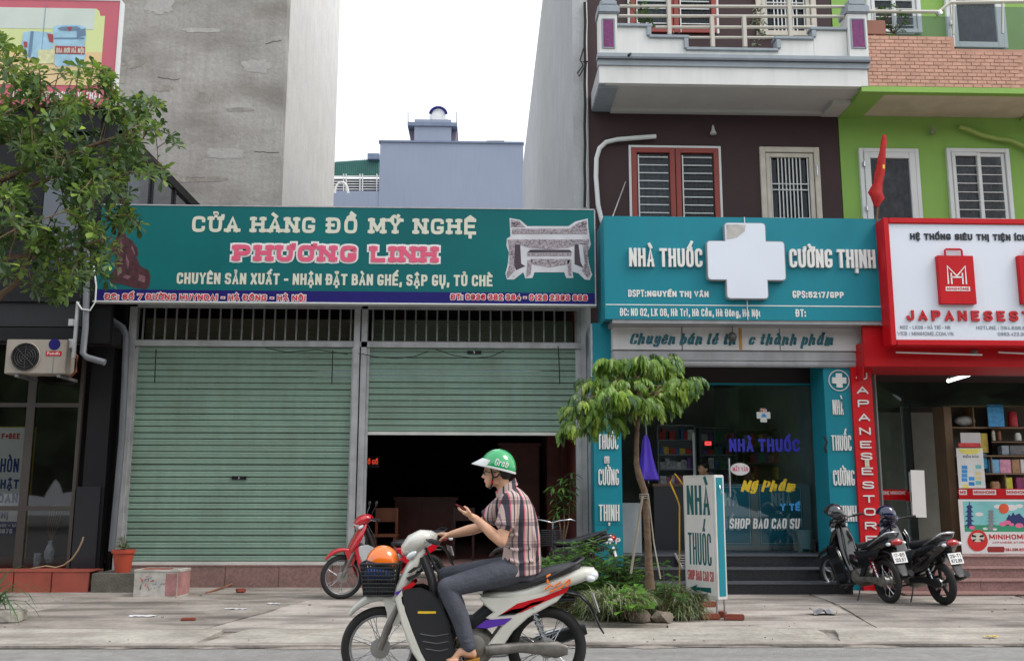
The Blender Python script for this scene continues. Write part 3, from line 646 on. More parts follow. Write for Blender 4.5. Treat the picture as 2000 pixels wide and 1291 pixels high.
MB().box(W(1867, 40, YF).x, W(2010, 40, YF).x, YF + .07, YF + .08, zt2, W(1900, 9, YF).z).build('glass_panel', M_glass, gh)
MB().tube([W(1832, 24, YF + .03), W(1836, 30, YF + .03)], .05, 10).build('clamp', M_metal, gh)
pts = [W(x, y, D0 - .08) for x, y in ((1872, 248), (1885, 251), (1915, 264), (1945, 271), (1975, 275), (2003, 288), (2030, 310))]
MB().tube(pts, .04, 10).top('drain_pipe', mat('green_painted_pipe', C(150, 176, 90), .5), 'curved green painted pipe across the green wall at the right edge', 'pipe', smooth=60)
# furled flag
fl = empty('furled_flag', 'furled red flag on a pole in front of the green house window', 'flag', tuple(W(1712, 432, 13.9)))
MB().tube([W(1712, 432, 13.9), W(1726, 264, 13.7)], .016, 6).build('pole', M_wood, fl)
mb = MB(); sec = []
for (x, y, r) in ((1727, 264, .02), (1726, 280, .04), (1722, 310, .05), (1719, 335, .055), (1714, 360, .055), (1709, 376, .08), (1715, 388, .085), (1712, 404, .03)):
    c = W(x, y, 13.66); sec.append([c + Vector((math.cos(t) * r * (1 + .45 * math.sin(4 * t + y * .06)), math.sin(t) * r * .7, 0)) for t in (2 * math.pi * k / 16 for k in range(16))])
mb.rings(sec).build('cloth', mat('red_cloth', C(165, 14, 14), .8, var=.2, sc=12), fl, smooth=50)
MB().rbox(W(1726, 326, 13.57), (.03, .01, .06), .2).build('star', mat('yellow_cloth', C(225, 190, 40)), fl)
# ================================================================ single storey shop with roller shutters
sp = empty('roller_shutter_shop', 'single storey shop with two green roller shutters, the right one half open', 'building', (W(690, 900, D0).x, D0, 0))
ZF = W(690, 1103, D0).z; ZR = W(690, 679, D0).z; ZTT = W(690, 604, D0).z
xa = W(238, 890, D0).x; xb = W(252, 890, D0).x; xm0 = W(686, 890, D0).x; xm1 = W(712, 890, D0).x; xc = W(1136, 890, D0).x; xd = W(1156, 890, D0).x
print('shop z', ZF, ZR, ZTT, xa, xd)
MB().box(xa, xb, D0 - .08, D0 + .06, .03, ZTT).build('post', M_steel, sp)
MB().box(xm0, (xm0 + xm1) / 2 - .01, D0 - .1, D0 + .08, ZF, ZTT + .05).box((xm0 + xm1) / 2 + .01, xm1, D0 - .07, D0 + .08, ZF, ZTT + .05).build('post', M_steel, sp)
MB().box(xc, (xc + xd) / 2, D0 - .08, D0 + .08, ZF, ZTT + .05).build('post', M_steel, sp); MB().box((xc + xd) / 2 + .012, xd + .02, D0 - .12, D0 + .0, .05, ZTT - .75).build('post', M_steel, sp)
MB().box(xb, xc, D0 - .07, D0 + .05, ZR, ZR + .085).build('rail', M_steel, sp); MB().box(xb, xc, D0 - .07, D0 - .02, ZTT - .01, ZTT + .05).build('rail', M_steel, sp)
gr = MB().box(xb, xc, D0 - .055, D0 - .03, ZR + .086, ZR + .1).build('transom_grille', M_dsteel, sp)
me = MB().box(-.012, .012, -.012, .012, 0, ZTT - ZR - .1).mesh('bar', M_dsteel)
for lo, hi, n in ((xb + .1, xm0 - .06, 20), (xm1 + .08, xc - .08, 20)):
    repeat('bar', me, gr, [(lo + (hi - lo) * k / (n - 1), D0 - .045, ZR + .095) for k in range(n)])
pitch = .0965; r9 = random.Random(77)
def slat_mesh(w):
    h = pitch; pr = [(.0, 0), (-.012, .004), (-.016, .02), (-.012, .045), (-.013, h - .026), (-.004, h - .012), (.004, h - .006), (.012, h - .006), (.012, 0)]
    return MB().prism([(p[0], p[1]) for p in pr], 0, w, 'YZ').mesh('slat', M_shut)
def shutter(x0, x1, z0, label):
    s_ = MB().box(x0, x1, D0 - .012, D0 + .014, z0, z0 + .05, .004).build('roller_shutter', mat('pale_bottom_bar', C(196, 196, 190), .5), sp, label=label)
    me = slat_mesh(x1 - x0); n = int((ZR + .02 - z0 - .05) / pitch) + 1
    for k in range(n): link('slat', me, s_, Vector((x0, D0 + r9.uniform(-.002, .002), z0 + .052 + k * pitch)) - ROOT[sp.name], (r9.gauss(0, .035), r9.gauss(0, .0004), r9.gauss(0, .0008)))
    lk = (x0 + x1) / 2
    MB().box(lk - .11, lk + .11, D0 - .032, D0 - .017, z0 + 1.27, z0 + 1.32).build('lock', M_black, s_); MB().box(lk - .01, lk + .01, D0 - .034, D0 - .0165, z0 + 1.275, z0 + 1.315).build('lock', M_metal, s_)
    return s_
s1 = shutter(xb + .01, xm0 - .01, ZF, 'closed green roller shutter'); s2 = shutter(xm1 + .03, xc - .03, W(920, 850, D0).z, 'half raised green roller shutter')
for x0, x1 in ((xb, xb + .045), (xm0 - .03, xm0 - .002), (xm1 + .002, xm1 + .04), (xc - .04, xc - .002)): MB().box(x0, x1, D0 - .04, D0 + .03, ZF, ZR - .001).build('guide', M_steel, sp)
# dark slats behind the grille and the shutter drum
mg = mat('olive_drum_slats', C(96, 108, 88), .6, var=.1)
for x0, x1, m__ in ((xb, xm0, mat('olive_drum_slats_worn', C(92, 88, 70), .7, var=.12, sc=3)), (xm1, xc, mg)):
    dr = MB().box(x0 + .02, x1 - .02, D0 + .3, D0 + .34, ZR - .1, ZR + .5).build('shutter_box', m__, sp)
    me = MB().box(x0 + .02, x1 - .02, -.01, .01, .006, .036, 0).mesh('slat', m__)
    repeat('slat', me, dr, [(0, D0 + .285, ZR + .05 + k * .042) for k in range(10)])
# plinth of stone panels
px0 = W(232, 1110, D0 - .1).x; n = 6
pl = MB().box(px0, xc + .2, D0 - .1, D0 + 1.4, -.1, ZF - .012).build('plinth', mat('plinth_mortar', C(110, 98, 92), .9), sp)
MB().box(px0, xc + .2, D0 - .13, D0 + 1.5, ZF - .011, ZF + .003).build('sill', mat('dirty_granite', C(130, 100, 94), .6, var=.25, sc=30, dirt=.4, dcol=C(80, 70, 62)), sp)
for k in range(9):
    u = px0 + (xc + .2 - px0) * k / 9; v = px0 + (xc + .2 - px0) * (k + 1) / 9 - .008
    MB().box(u, v, D0 - .122, D0 - .101, .04, ZF - .014).build('panel', mat('dirty_granite', None), pl)
# room behind the half open shutter
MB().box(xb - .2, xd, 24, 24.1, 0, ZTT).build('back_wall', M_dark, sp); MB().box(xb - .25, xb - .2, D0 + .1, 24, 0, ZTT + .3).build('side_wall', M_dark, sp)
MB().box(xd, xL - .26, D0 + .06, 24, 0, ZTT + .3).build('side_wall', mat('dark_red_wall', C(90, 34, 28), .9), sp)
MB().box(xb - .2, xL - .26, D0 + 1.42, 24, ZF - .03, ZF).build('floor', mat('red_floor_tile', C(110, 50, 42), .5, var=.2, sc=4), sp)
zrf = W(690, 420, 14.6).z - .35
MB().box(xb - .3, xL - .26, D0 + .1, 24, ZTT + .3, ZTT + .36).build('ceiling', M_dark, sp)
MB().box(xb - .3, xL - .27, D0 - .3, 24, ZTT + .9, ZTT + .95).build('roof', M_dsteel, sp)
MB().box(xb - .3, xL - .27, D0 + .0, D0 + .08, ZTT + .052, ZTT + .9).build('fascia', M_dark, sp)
# sign of the shop
YA = 14.35; a, b, c, d = rect(192, 406, 1161, 594, YA)
sg = empty('shop_sign', 'long dark green shop sign with beige and pink lettering and navy strip', 'sign', ((a + b) / 2, YA, c))
zn = W(680, 569, YA).z
MB().box(a, b, YA, YA + .12, zn, d).build('panel', M_tealD, sg); MB().box(a, b, YA - .001, YA + .12, c + .02, zn - .001).build('address_strip', M_navy, sg)
MB().box(a - .02, b + .02, YA - .03, YA + .13, c, c + .019).build('trim', M_wplast, sg); MB().box(a - .012, b + .012, YA - .006, YA + .13, d + .001, d + .02).build('trim', M_steel, sg)
MB().box(b + .001, b + .02, YA - .004, YA + .13, c + .02, d).build('trim', M_steel, sg)
for k in range(4): u = a + .8 + (b - a - 1.6) * k / 3; MB().box(u, u + .05, YA + .13, D0 - .02, d - .3, d - .25).build('bracket', M_dsteel, sg)
E_bg = mat('beige_print', C(206, 205, 188), .5, var=.05); E_pk = mat('pink_print', C(214, 84, 116), .5, var=.05); E_w = mat('white_print', C(226, 224, 222), .5, var=.03)
E_rd = mat('crimson_print', C(190, 36, 60), .5)
YT = YA - .004
T("CỬA HÀNG ĐỒ MỸ NGHỆ", 375, 425, 930, 456, YT, .052, E_bg, sg, per=True, slab=True, gap=2.3, space=3.6)
T("PHƯƠNG LINH", 457, 479.5, 853, 511.5, YT, .07, E_w, sg, fat=.055, slab=True, gap=2.8, space=3.2)
T("PHƯƠNG LINH", 457, 479.5, 853, 511.5, YT - .009, .07, E_pk, sg, per=True, slab=True, gap=2.8, space=3.2)
T("CHUYÊN SẢN XUẤT - NHẬN ĐẶT BÀN GHẾ, SẬP GỤ, TỦ CHÈ", 345, 535, 962, 557, YT, .036, E_bg, sg, per=True, gap=1.9, space=3.2)
for s_, x0, x1 in (("ĐC: SỐ 7 ĐƯỜNG HUYNDAI - HÀ ĐÔNG - HÀ NỘI", 204, 598), ("ĐT: 0936 382 384 - 0128 2393 888", 880, 1148)):
    T(s_, x0 + 1, 575, x1 - 1, 586.5, YT, .02, E_w, sg, fat=.02, gap=2.4, space=3.0); T(s_, x0 + 1, 575, x1 - 1, 586.5, YT - .008, .02, E_rd, sg, gap=2.4, space=3.0)
# printed picture: wood carving at the left
def pic(mb, pts, y, sx=1): P = [W(p[0], p[1], y) for p in pts]; return mb.prism([(p.x, p.z) for p in P], y, y + .002)
m1 = mat('carving_print', C(66, 26, 34), .5, var=.6, sc=14); m2 = mat('carving_highlight_print', C(120, 84, 92), .5, var=.4, sc=20)
mb = MB(); pic(mb, [(232, 443), (240, 442), (243, 452), (246, 462), (258, 470), (268, 484), (270, 498), (266, 502), (274, 520), (290, 528), (294, 540), (291, 560), (284, 565), (262, 562), (240, 556), (216, 552), (214, 540), (224, 524), (226, 500), (215, 488), (218, 474), (228, 462), (230, 452)], YT)
mb.build('printed_carving', m1, sg); mb = MB()
for q in ([(236, 470), (240, 480), (238, 492), (234, 482)], [(246, 496), (252, 512), (250, 526), (246, 512)], [(232, 500), (240, 506), (236, 512), (230, 506)], [(244, 536), (256, 540), (250, 546), (240, 542)], [(258, 480), (264, 494), (262, 498), (256, 484)], [(236, 446), (239, 446), (239, 452), (236, 452)], [(272, 536), (284, 540), (282, 552), (270, 548)], [(228, 526), (236, 520), (238, 530), (230, 540)]): pic(mb, q, YT - .003)
mb.build('printed_highlight', m2, sg)
# printed altar table at the right
mW = mat('table_print_pale', C(196, 196, 200), .5, var=.1); mP = mat('table_print_carved', C(146, 136, 142), .5, var=.6, sc=40); mD = mat('table_print_dark', C(60, 44, 58), .5, var=.3)
mb = MB()
pic(mb, [(995, 426), (1016, 430), (1030, 442), (1110, 442), (1124, 433), (1148, 427), (1149, 446), (1152, 466), (1154, 478), (1148, 492), (1150, 514), (1154, 530), (1157, 536), (1152, 547), (1142, 546), (1130, 534), (1118, 531), (1120, 543), (1106, 543), (1102, 532), (1044, 532), (1040, 543), (1026, 544), (1022, 532), (1004, 546), (990, 546), (987, 534), (991, 520), (994, 494), (989, 480), (990, 466), (997, 462)], YT)
mb.build('printed_table', mW, sg); mb = MB()
for q in ([(1006, 478), (1016, 478), (1018, 515), (1026, 520), (1008, 528), (1003, 514)], [(1122, 478), (1130, 478), (1134, 512), (1140, 524), (1122, 516)]): pic(mb, q, YT - .0022)
mb.build('printed_leg', mD, sg); mb = MB()
for q in ([(998, 429), (1014, 432), (1026, 444), (998, 444)], [(1128, 436), (1146, 430), (1146, 446), (1114, 446)], [(1000, 447), (1147, 447), (1147, 457), (1000, 457)], [(991, 468), (1151, 468), (1148, 482), (1132, 476), (1108, 484), (1072, 487), (1036, 484), (1012, 477), (994, 482)], [(994, 482), (1006, 480), (1004, 512), (1006, 528), (992, 544), (989, 536), (996, 516)], [(1138, 480), (1150, 482), (1147, 512), (1154, 534), (1148, 544), (1136, 528), (1142, 514)], [(1030, 494), (1116, 494), (1116, 500), (1030, 500)], [(1036, 506), (1114, 506), (1110, 516), (1074, 522), (1040, 516)], [(1030, 508), (1040, 508), (1036, 536), (1028, 542)], [(1108, 508), (1116, 508), (1116, 540), (1110, 538)]): pic(mb, q, YT - .004)
mb.build('printed_relief', mP, sg)
mb = MB()
for q in ([(1036, 488), (1112, 488), (1118, 493), (1030, 493)],): pic(mb, q, YT - .0055)
mb.build('printed_table_top', mD, sg); mb = MB(); r2 = random.Random(3)
for k in range(150):
    x, y = r2.choice([(r2.uniform(999, 1146), r2.uniform(448, 456)), (r2.uniform(1000, 1144), r2.uniform(469, 479)), (r2.uniform(1042, 1108), r2.uniform(507, 515)), (r2.uniform(992, 1004), r2.uniform(490, 540)), (r2.uniform(1140, 1150), r2.uniform(490, 536)), (r2.uniform(1000, 1012), r2.uniform(433, 442)), (r2.uniform(1130, 1144), r2.uniform(433, 444))])
    w, h = r2.uniform(1, 3.4), r2.uniform(.6, 1.6); pic(mb, [(x, y), (x + w, y + h * .3), (x + w * .8, y + h), (x - .5, y + h * .7)], YT - .0065)
o = mb.build('printed_relief_lines', mD, sg); o['kind'] = 'stuff'
# cables hanging in front of the shutters
for pts, lab in ((((305, 682), (303, 720), (302, 748)), 'short black cable hanging over the left part of the closed shutter'), (((650, 684), (649, 715), (648, 750)), 'short black cable hanging over the right part of the closed shutter'), (((1090, 676), (1092, 710), (1093, 750)), 'black cable hanging over the half open shutter near the small tree')):
    MB().tube([W(x, y, D0 - .14) for x, y in pts], .009, 5).top('hanging_cable', M_rub, lab, 'cable')
for pts, lab in ((((700, 690), (740, 698), (775, 700), (810, 696), (835, 687)), 'drooping black wire above the half open shutter, left loop'), (((850, 682), (885, 694), (925, 700), (960, 696), (985, 685)), 'drooping black wire above the half open shutter, right loop'), (((520, 680), (560, 688), (620, 683), (680, 692)), 'sagging black wire above the closed shutter')):
    MB().tube([W(x, y, D0 - .13) for x, y in pts], .007, 5).top('sagging_wire', M_rub, lab, 'wire')

# ================================================================ left black building
YK = 14.4; lk = empty('black_shopfront_building', 'black framed building with dark glass behind the leafy tree at left', 'building', (W(60, 900, YK).x, YK, 0))
xk = W(246, 280, YK).x; xk0 = -13.5; zk1 = W(20, 590, YK).z; zk2 = W(20, 668, YK).z
ztop = W(246, 262, YK).z
MB().box(xk - .14, xk, YK + .02, 22, ZTT + .7, ztop).build('side_sill', M_black, lk) if False else None
# side wall of dark glass panels between mullions, above the shop roof
zz0 = ZTT + .96
for k, y in enumerate([YK + .1 + i * 1.15 for i in range(8)]):
    MB().box(xk - .1, xk, y, y + .1, zz0, ztop - .1).build('mullion', M_black, lk); MB().box(xk - .05, xk - .03, y + .1, y + 1.15, zz0, ztop - .1).build('glass_panel', M_glassb, lk)
MB().box(xk - .14, xk + .02, YK, YK + 9.2, ztop - .1, ztop + .06).build('top_rail', M_black, lk); MB().box(xk - .1, xk + .001, YK + .1, YK + 9.2, ztop - 1.1, ztop - 1.02).build('mid_rail', M_black, lk)
MB().box(xk0, xk - .15, YK + .3, YK + 9, ztop - .05, ztop + .0).build('roof', M_black, lk)
wk = rect(30, 215, 62, 290, YK); wk2 = rect(75, 330, 160, 560, YK)
wall_holes(xk0, xk, zk1, ztop, YK, YK + .12, [wk, wk2], M_black, lk)
for r_ in (wk, wk2): w_ = frame(*r_, YK - .02, YK + .03, .04, M_black, lk, 'window'); MB().box(r_[0] + .04, r_[1] - .04, YK + .0, YK + .01, r_[2] + .04, r_[3] - .04).build('pane', M_glassb, w_)
MB().box(xk0, xk - .2, YK + 1.6, YK + 1.7, zk1, ztop - .1).build('inner_wall', M_dark, lk)
xk1 = W(152, 780, YK).x
MB().box(xk0, xk1, YK - .1, YK + .15, zk2 + .22, zk1 + .06).build('fascia', mat('black_fascia', C(22, 22, 27), .5, var=.3), lk); MB().box(xk0, xk1, YK - .13, YK + .15, zk2, zk2 + .2).build('fascia', M_black, lk)
MB().box(xk0, xk1 + .0, YK - .16, YK - .1, zk1 - .02, zk1 + .05).build('ledge', M_black, lk)
zg = W(60, 1113, YK).z; xq = W(160, 1000, YK + .4).x; xq2 = W(207, 950, YK + .5).x
# ground floor glazing set back a little
Yq = YK + .45
MB().box(xk1 - .02, xq2, Yq, Yq + .2, 0, zk2).build('black_panel', M_black, lk); MB().box(W(146, 1000, Yq - .03).x, W(193, 1000, Yq - .03).x, Yq - .03, Yq - .003, zg, W(170, 950, Yq).z).build('black_panel', mat('black_panel_gloss', C(30, 30, 36), .3), lk)
MB().box(xk1 - .02, xa - .12, YK + .08, YK + .2, zk2, zk1).build('black_panel', M_black, lk); MB().box(xq2, xa - .14, Yq + .25, Yq + .3, 0, zk1).build('black_panel', M_black, lk)
fx0, fx1 = W(30, 950, Yq).x, W(146, 950, Yq).x
df = MB().box(W(40, 950, Yq).x, W(56, 950, Yq).x, Yq - .02, Yq + .05, zg, zk2).box(fx1 - .03, fx1 + .02, Yq - .02, Yq + .05, zg, zk2).box(xk0, fx1, Yq - .021, Yq + .045, W(60, 997, Yq).z, W(60, 988, Yq).z).box(xk0, fx1, Yq - .018, Yq + .042, W(60, 795, Yq).z, W(60, 787, Yq).z).build('door_frame', mat('dark_bronze_frame', C(64, 58, 54), .5, .2), lk)
MB().box(xk0, fx1, Yq + .0, Yq + .008, zg, zk2).build('pane', glass('dark_shop_glass', (.8, .82, .82), .9), lk)
MB().box(xk0, xk1 + 1, Yq + 2.6, Yq + 2.7, 0, zk2).build('inner_wall', M_dark, lk); MB().box(xk0, xk1 + .6, Yq + .1, Yq + 2.6, zk2, zk2 + .05).build('ceiling', M_dark, lk); MB().box(xk0, xk1, Yq, Yq + 2.6, zg - .04, zg - .005).build('floor', M_tile, lk)
# red tiled step
st_ = MB().box(xk0, W(172, 1130, YK - .1).x, YK - .25, Yq + .0, -.1, zg - .012).build('step', mat('tile_mortar', C(96, 60, 52), .9), lk)
x = W(176, 1130, YK - .25).x
for k in range(8):
    MB().box(x - .52, x - .008, YK - .275, YK - .252, .045, zg - .015, .004).build('tile', M_tile, st_); MB().box(x - .52, x - .008, YK - .28, YK + .25, zg - .011, zg + .004, .004).build('tile', M_tile, st_); x -= .528
# poster board behind the glass
yp = Yq + .12; pb_ = empty('menu_board', 'white and navy poster board with red heading behind the dark glass door', 'poster', tuple(W(10, 1040, yp)))
a, b, c, d = rect(-60, 835, 40, 1045, yp); MB().box(a, b, yp, yp + .02, c, d, .003).build('board', M_ptext, pb_)
MB().box(a, b, yp - .003, yp - .001, c, W(20, 1018, yp).z).build('band', M_navy, pb_); M_nvt = mat('navy_letter', C(40, 52, 120)); M_yel = mat('yellow_strip', C(205, 170, 50))
T("N F+BEE", -8, 846, 39, 857, yp - .003, .026, M_red, pb_, name='lettering'); T("PHÒN", -12, 895, 37, 922, yp - .003, .04, M_nvt, pb_); T("NHẬT", -12, 936, 37, 954, yp - .003, .036, M_nvt, pb_); T("DAN", -4, 964, 35, 982, yp - .003, .036, M_nvt, pb_); T("NHỊ", -8, 998, 16, 1012, yp - .003, .03, M_nvt, pb_)
T("THUOI - U", -18, 1023, 30, 1029, yp - .006, .012, M_ptext, pb_); T("ĐT 0878", -20, 1032, 24, 1041, yp - .006, .018, M_ptext, pb_)
MB().box(W(57, 940, yp).x, W(61, 940, yp).x, yp, yp + .03, W(58, 1090, yp).z, W(58, 833, yp).z).build('edge_strip', M_yel, pb_); MB().box(a, W(61, 940, yp).x, yp - .001, yp + .022, d + .001, d + .015).build('edge_strip', M_yel, pb_)
# porcelain behind the glass
M_pbl = mat('blue_white_glaze', C(190, 200, 215), .2, var=.5, sc=16)
c = W(95, 1103, yp + .3); c.z = zg
v_ = empty('porcelain_vase', 'blue and white porcelain vase with dry branches behind the dark glass', 'vase', tuple(c))
MB().lathe([(.045, 0), (.075, .06), (.08, .16), (.05, .24), (.03, .29), (.045, .33)], (c.x, c.y, c.z + .05), 18).build('vase_body', M_pbl, v_, smooth=50)
for k in range(6): q = R(60 + 12 * k); MB().tube([(c.x, c.y, c.z + .36), (c.x + math.cos(q) * .15, c.y, c.z + .55), (c.x + math.cos(q) * .3, c.y + .05 * k, c.z + .62 + .3 * math.sin(q))], .006, 5).build('twig', M_wood, v_)
c = W(72, 1104, yp + .12); c.z = zg
MB().lathe([(.05, 0), (.055, .02), (.052, .2), (.045, .2)], c, 16).top('ceramic_jar', M_pbl, 'small straight white and blue jar left of the tall vase behind glass', 'jar', smooth=40)
# bent hose on the step
pts = [W(x, y, YK - .05) for x, y in ((62, 1110), (90, 1105), (110, 1108), (125, 1103), (140, 1092), (152, 1075), (160, 1058), (163, 1048))]
MB().tube(pts, .012, 6).top('garden_hose', mat('tan_hose', C(150, 130, 100), .6), 'thin tan hose standing bent on the red tiled step', 'hose', smooth=60)
# air conditioner
ya = YK - .22; a, b, c, d = rect(10, 668, 130, 730, ya); ac = empty('air_conditioner', 'white outdoor air conditioner unit hung under the black fascia', 'air conditioner', ((a + b) / 2, ya, c))
M_ac = mat('aged_white_casing', C(158, 150, 140), .5, var=.08, streak=.3, dcol=C(140, 120, 100))
MB().box(a, b, ya, ya + .3, c, d + .04, .012).build('casing', M_ac, ac); cf = W(50, 697, ya); rr = (d - c) * .46
MB().lathe([(rr, 0), (rr, -.012), (rr * .96, -.02), (rr * .96, .0)], (cf.x, ya, cf.z), 28, 'Y').build('fan_ring', M_ac, ac, smooth=40)
MB().lathe([(.001, 0), (rr * .95, 0), (rr * .95, -.002), (.001, -.002)], (cf.x, ya - .001, cf.z), 28, 'Y').build('fan_opening', M_black, ac)
mb = MB()
for k in range(5): mb.torus((cf.x, ya - .016, cf.z), rr * (.2 + .17 * k), .003, 24, 4)
for k in range(8): q = math.pi * k / 4; mb.tube([(cf.x, ya - .016, cf.z), (cf.x + math.cos(q) * rr, ya - .016, cf.z + math.sin(q) * rr)], .003, 4)
mb.build('fan_grille', mat('dark_grille', C(60, 58, 58), .5), ac)
a2, b2, c2, d2 = rect(90, 686, 120, 695, ya); MB().box(a2, b2, ya - .006, ya - .001, c2, d2).build('badge', M_red, ac); lettering("Funiki", a2 + .02, b2 - .02, c2 + .015, d2 - .012, ya - .008, .008, M_ptext, ac)
e = W(107, 668, ya); MB().lathe([(.001, 0), (.085, 0), (.085, -.003), (.001, -.003)], (e.x, ya - .001, e.z - .035), 20, 'Y').build('badge', M_navy, ac)
MB().box(e.x + .0, e.x + .006, ya - .003, ya - .001, c, c + .25).build('seam', M_dsteel, ac)
for xx in (30, 112): q = W(xx, 733, ya); MB().box(q.x, q.x + .04, ya - .02, YK + .4, c - .05, c - .012).build('bracket', M_dsteel, ac)
q = W(134, 700, ya); MB().tube([(q.x, ya + .1, d - .1), (q.x + .08, ya + .1, d - .2), (q.x + .07, ya + .12, d - .42), (q.x - .02, ya + .12, d - .5)], .02, 6).build('pipe', mat('rust_pipe', C(120, 66, 44), .7), ac)
for y0, y1 in ((624, 637), (663, 680)): a2, b2, c2, d2 = rect(136, y0, 146, y1, ya + .1); MB().box(a2, b2, ya + .05, ya + .15, c2, d2, .004).top('junction_box', M_wplast, 'small white box at the end of the black fascia, %s one' % ('upper' if y0 < 640 else 'lower'), 'box')
# gutter pipe and steel upright at the corner
MB().tube([W(x, y, YK - .25) for x, y in ((170, 400), (169, 560), (167, 640), (162, 690), (170, 698), (205, 708))], .046, 10).top('gutter_pipe', mat('dull_grey_pipe', C(112, 114, 120), .5, streak=.3, dcol=C(70, 70, 70)), 'grey gutter pipe with a bent foot at the corner of the black building', 'pipe', smooth=50)
a, b, c, d = rect(147, 590, 152, 700, YK - .25); MB().box(a, b, YK - .3, YK - .25, c, d).top('steel_strip', M_steel, 'narrow upright steel strip beside the bent gutter pipe', 'strip')
MB().tube([W(x, y, D0 - .2) for x, y in ((200, 596), (206, 618), (240, 640), (247, 655), (243, 760), (238, 860), (229, 960), (218, 1076))], .05, 10).top('downpipe', mat('grey_plastic_pipe', C(92, 95, 100), .5), 'tall grey plastic downpipe beside the closed green shutter', 'pipe', smooth=50)
MB().tube([W(x, y, YK - .3) for x, y in ((183, 520), (188, 560), (186, 590), (176, 606), (160, 604), (150, 590))], .012, 6).top('loose_cable', M_wplast, 'loose pale cable looping round the gutter pipe', 'cable')
# billboard
Yb = 14.2; a, b, c, d = rect(-400, -30, 228, 204, Yb); c = W(200, 206, Yb).z; d = W(232, 3, Yb).z; b = W(228, 100, Yb).x
bb = empty('beer_billboard', 'pink bordered billboard with two pale blue kegs at the upper left', 'billboard', ((a + b) / 2, Yb, c))
E_pb = mat('faded_pink_print', C(190, 92, 106), .5, var=.04); E_yg = mat('pale_green_print', C(205, 214, 150), .5, var=.06, sc=.8)
MB().box(a, b, Yb, Yb + .1, c, d).build('panel', E_pb, bb)
xi = W(200, 100, Yb).x; zi1 = W(180, 18, Yb).z; zi0 = W(180, 168, Yb).z; k_ = .12
MB().prism([(a + .3, zi0), (xi, zi0), (xi, zi1 - k_), (xi - k_ * .6, zi1 - k_), (xi - k_ * .8, zi1 - k_ * .3), (xi - k_ * 1.2, zi1), (a + .3, zi1)], Yb - .004, Yb - .001).build('printed_field', E_yg, bb)
MB().box(a + .3, xi - .001, Yb - .007, Yb - .0045, zi0, zi0 + .55).build('printed_field', mat('peach_print', C(218, 190, 140), .5, var=.08, sc=2), bb)
MB().box(a + .3, xi - .16, Yb - .007, Yb - .0045, zi1 - .35, zi1 - .001).build('printed_field', mat('grey_green_print', C(196, 206, 196), .5, var=.05), bb)
MB().box(b, b + .025, Yb - .01, Yb + .12, c, d + .01).box(a, b, Yb - .01, Yb + .12, d, d + .02).build('trim', M_wplast, bb)
E_kg = mat('keg_print', C(150, 188, 208), .35, var=.22, sc=5); E_kd = mat('keg_shade_print', C(98, 124, 150), .4, var=.1); yy = Yb - .01
def pp(mb, pts, y): return pic(mb, pts, y)
mb = MB(); pp(mb, [(104, 54), (112, 50), (150, 49), (167, 53), (168, 70), (165, 92), (167, 108), (160, 130), (108, 130), (105, 112), (107, 92), (104, 72)], yy); pp(mb, [(46, 64), (60, 61), (100, 64), (103, 75), (103, 118), (60, 114), (46, 112), (41, 90)], yy); mb.build('printed_keg', E_kg, bb)
mb = MB(); pp(mb, [(150, 60), (167, 56), (167, 70), (150, 74)], yy - .003); pp(mb, [(60, 62), (66, 62), (63, 90), (60, 112), (54, 112), (57, 88)], yy - .003); pp(mb, [(106, 74), (165, 74), (165, 77), (106, 77)], yy - .003); pp(mb, [(120, 53), (150, 52), (158, 56), (150, 60), (118, 60), (112, 56)], yy - .0045); mb.build('printed_shade', E_kd, bb)
mb = MB(); pp(mb, [(108, 90), (166, 92), (165, 107), (107, 105)], yy - .005); pp(mb, [(92, 66), (104, 68), (103, 84), (96, 82)], yy - .005); pp(mb, [(46, 82), (53, 82), (53, 93), (47, 93)], yy - .005); pp(mb, [(131, 54), (141, 54), (138, 61), (134, 61)], yy - .006); mb.build('printed_band', mat('keg_band_print', C(160, 58, 62), .5), bb)
T("BIA HƠI HÀ NỘI", 110, 94.5, 164, 104, yy - .008, .012, E_bg, bb)
mb = MB(); pp(mb, [(73, 98), (108, 97), (106, 116), (104, 125), (76, 125)], yy - .004); mb.build('printed_mug', mat('mug_print', C(206, 205, 160), .5, var=.2, sc=12), bb)
T("HÀ NỘI HỘI TỤ HƯƠNG VỊ THẬT", 20, 180, 198, 193, Yb - .008, .02, E_w, bb)
for p in (81,): a2, b2, c2, d2 = rect(p, 10, p + 2.5, 204, Yb); MB().box(a2, a2 + .006, Yb - .012, Yb - .009, c2, d2).build('seam', E_kd, bb)
for k in range(3): xx = b - .8 - k * 1.8; MB().box(xx, xx + .08, Yb + .1, YK + 1, c + .3, c + .38).build('bracket', M_dsteel, bb)
MB().box(a, b - .2, Yb + .12, YK + .1, ztop + .0, c + .05).build('mounting_beam', M_black, bb)
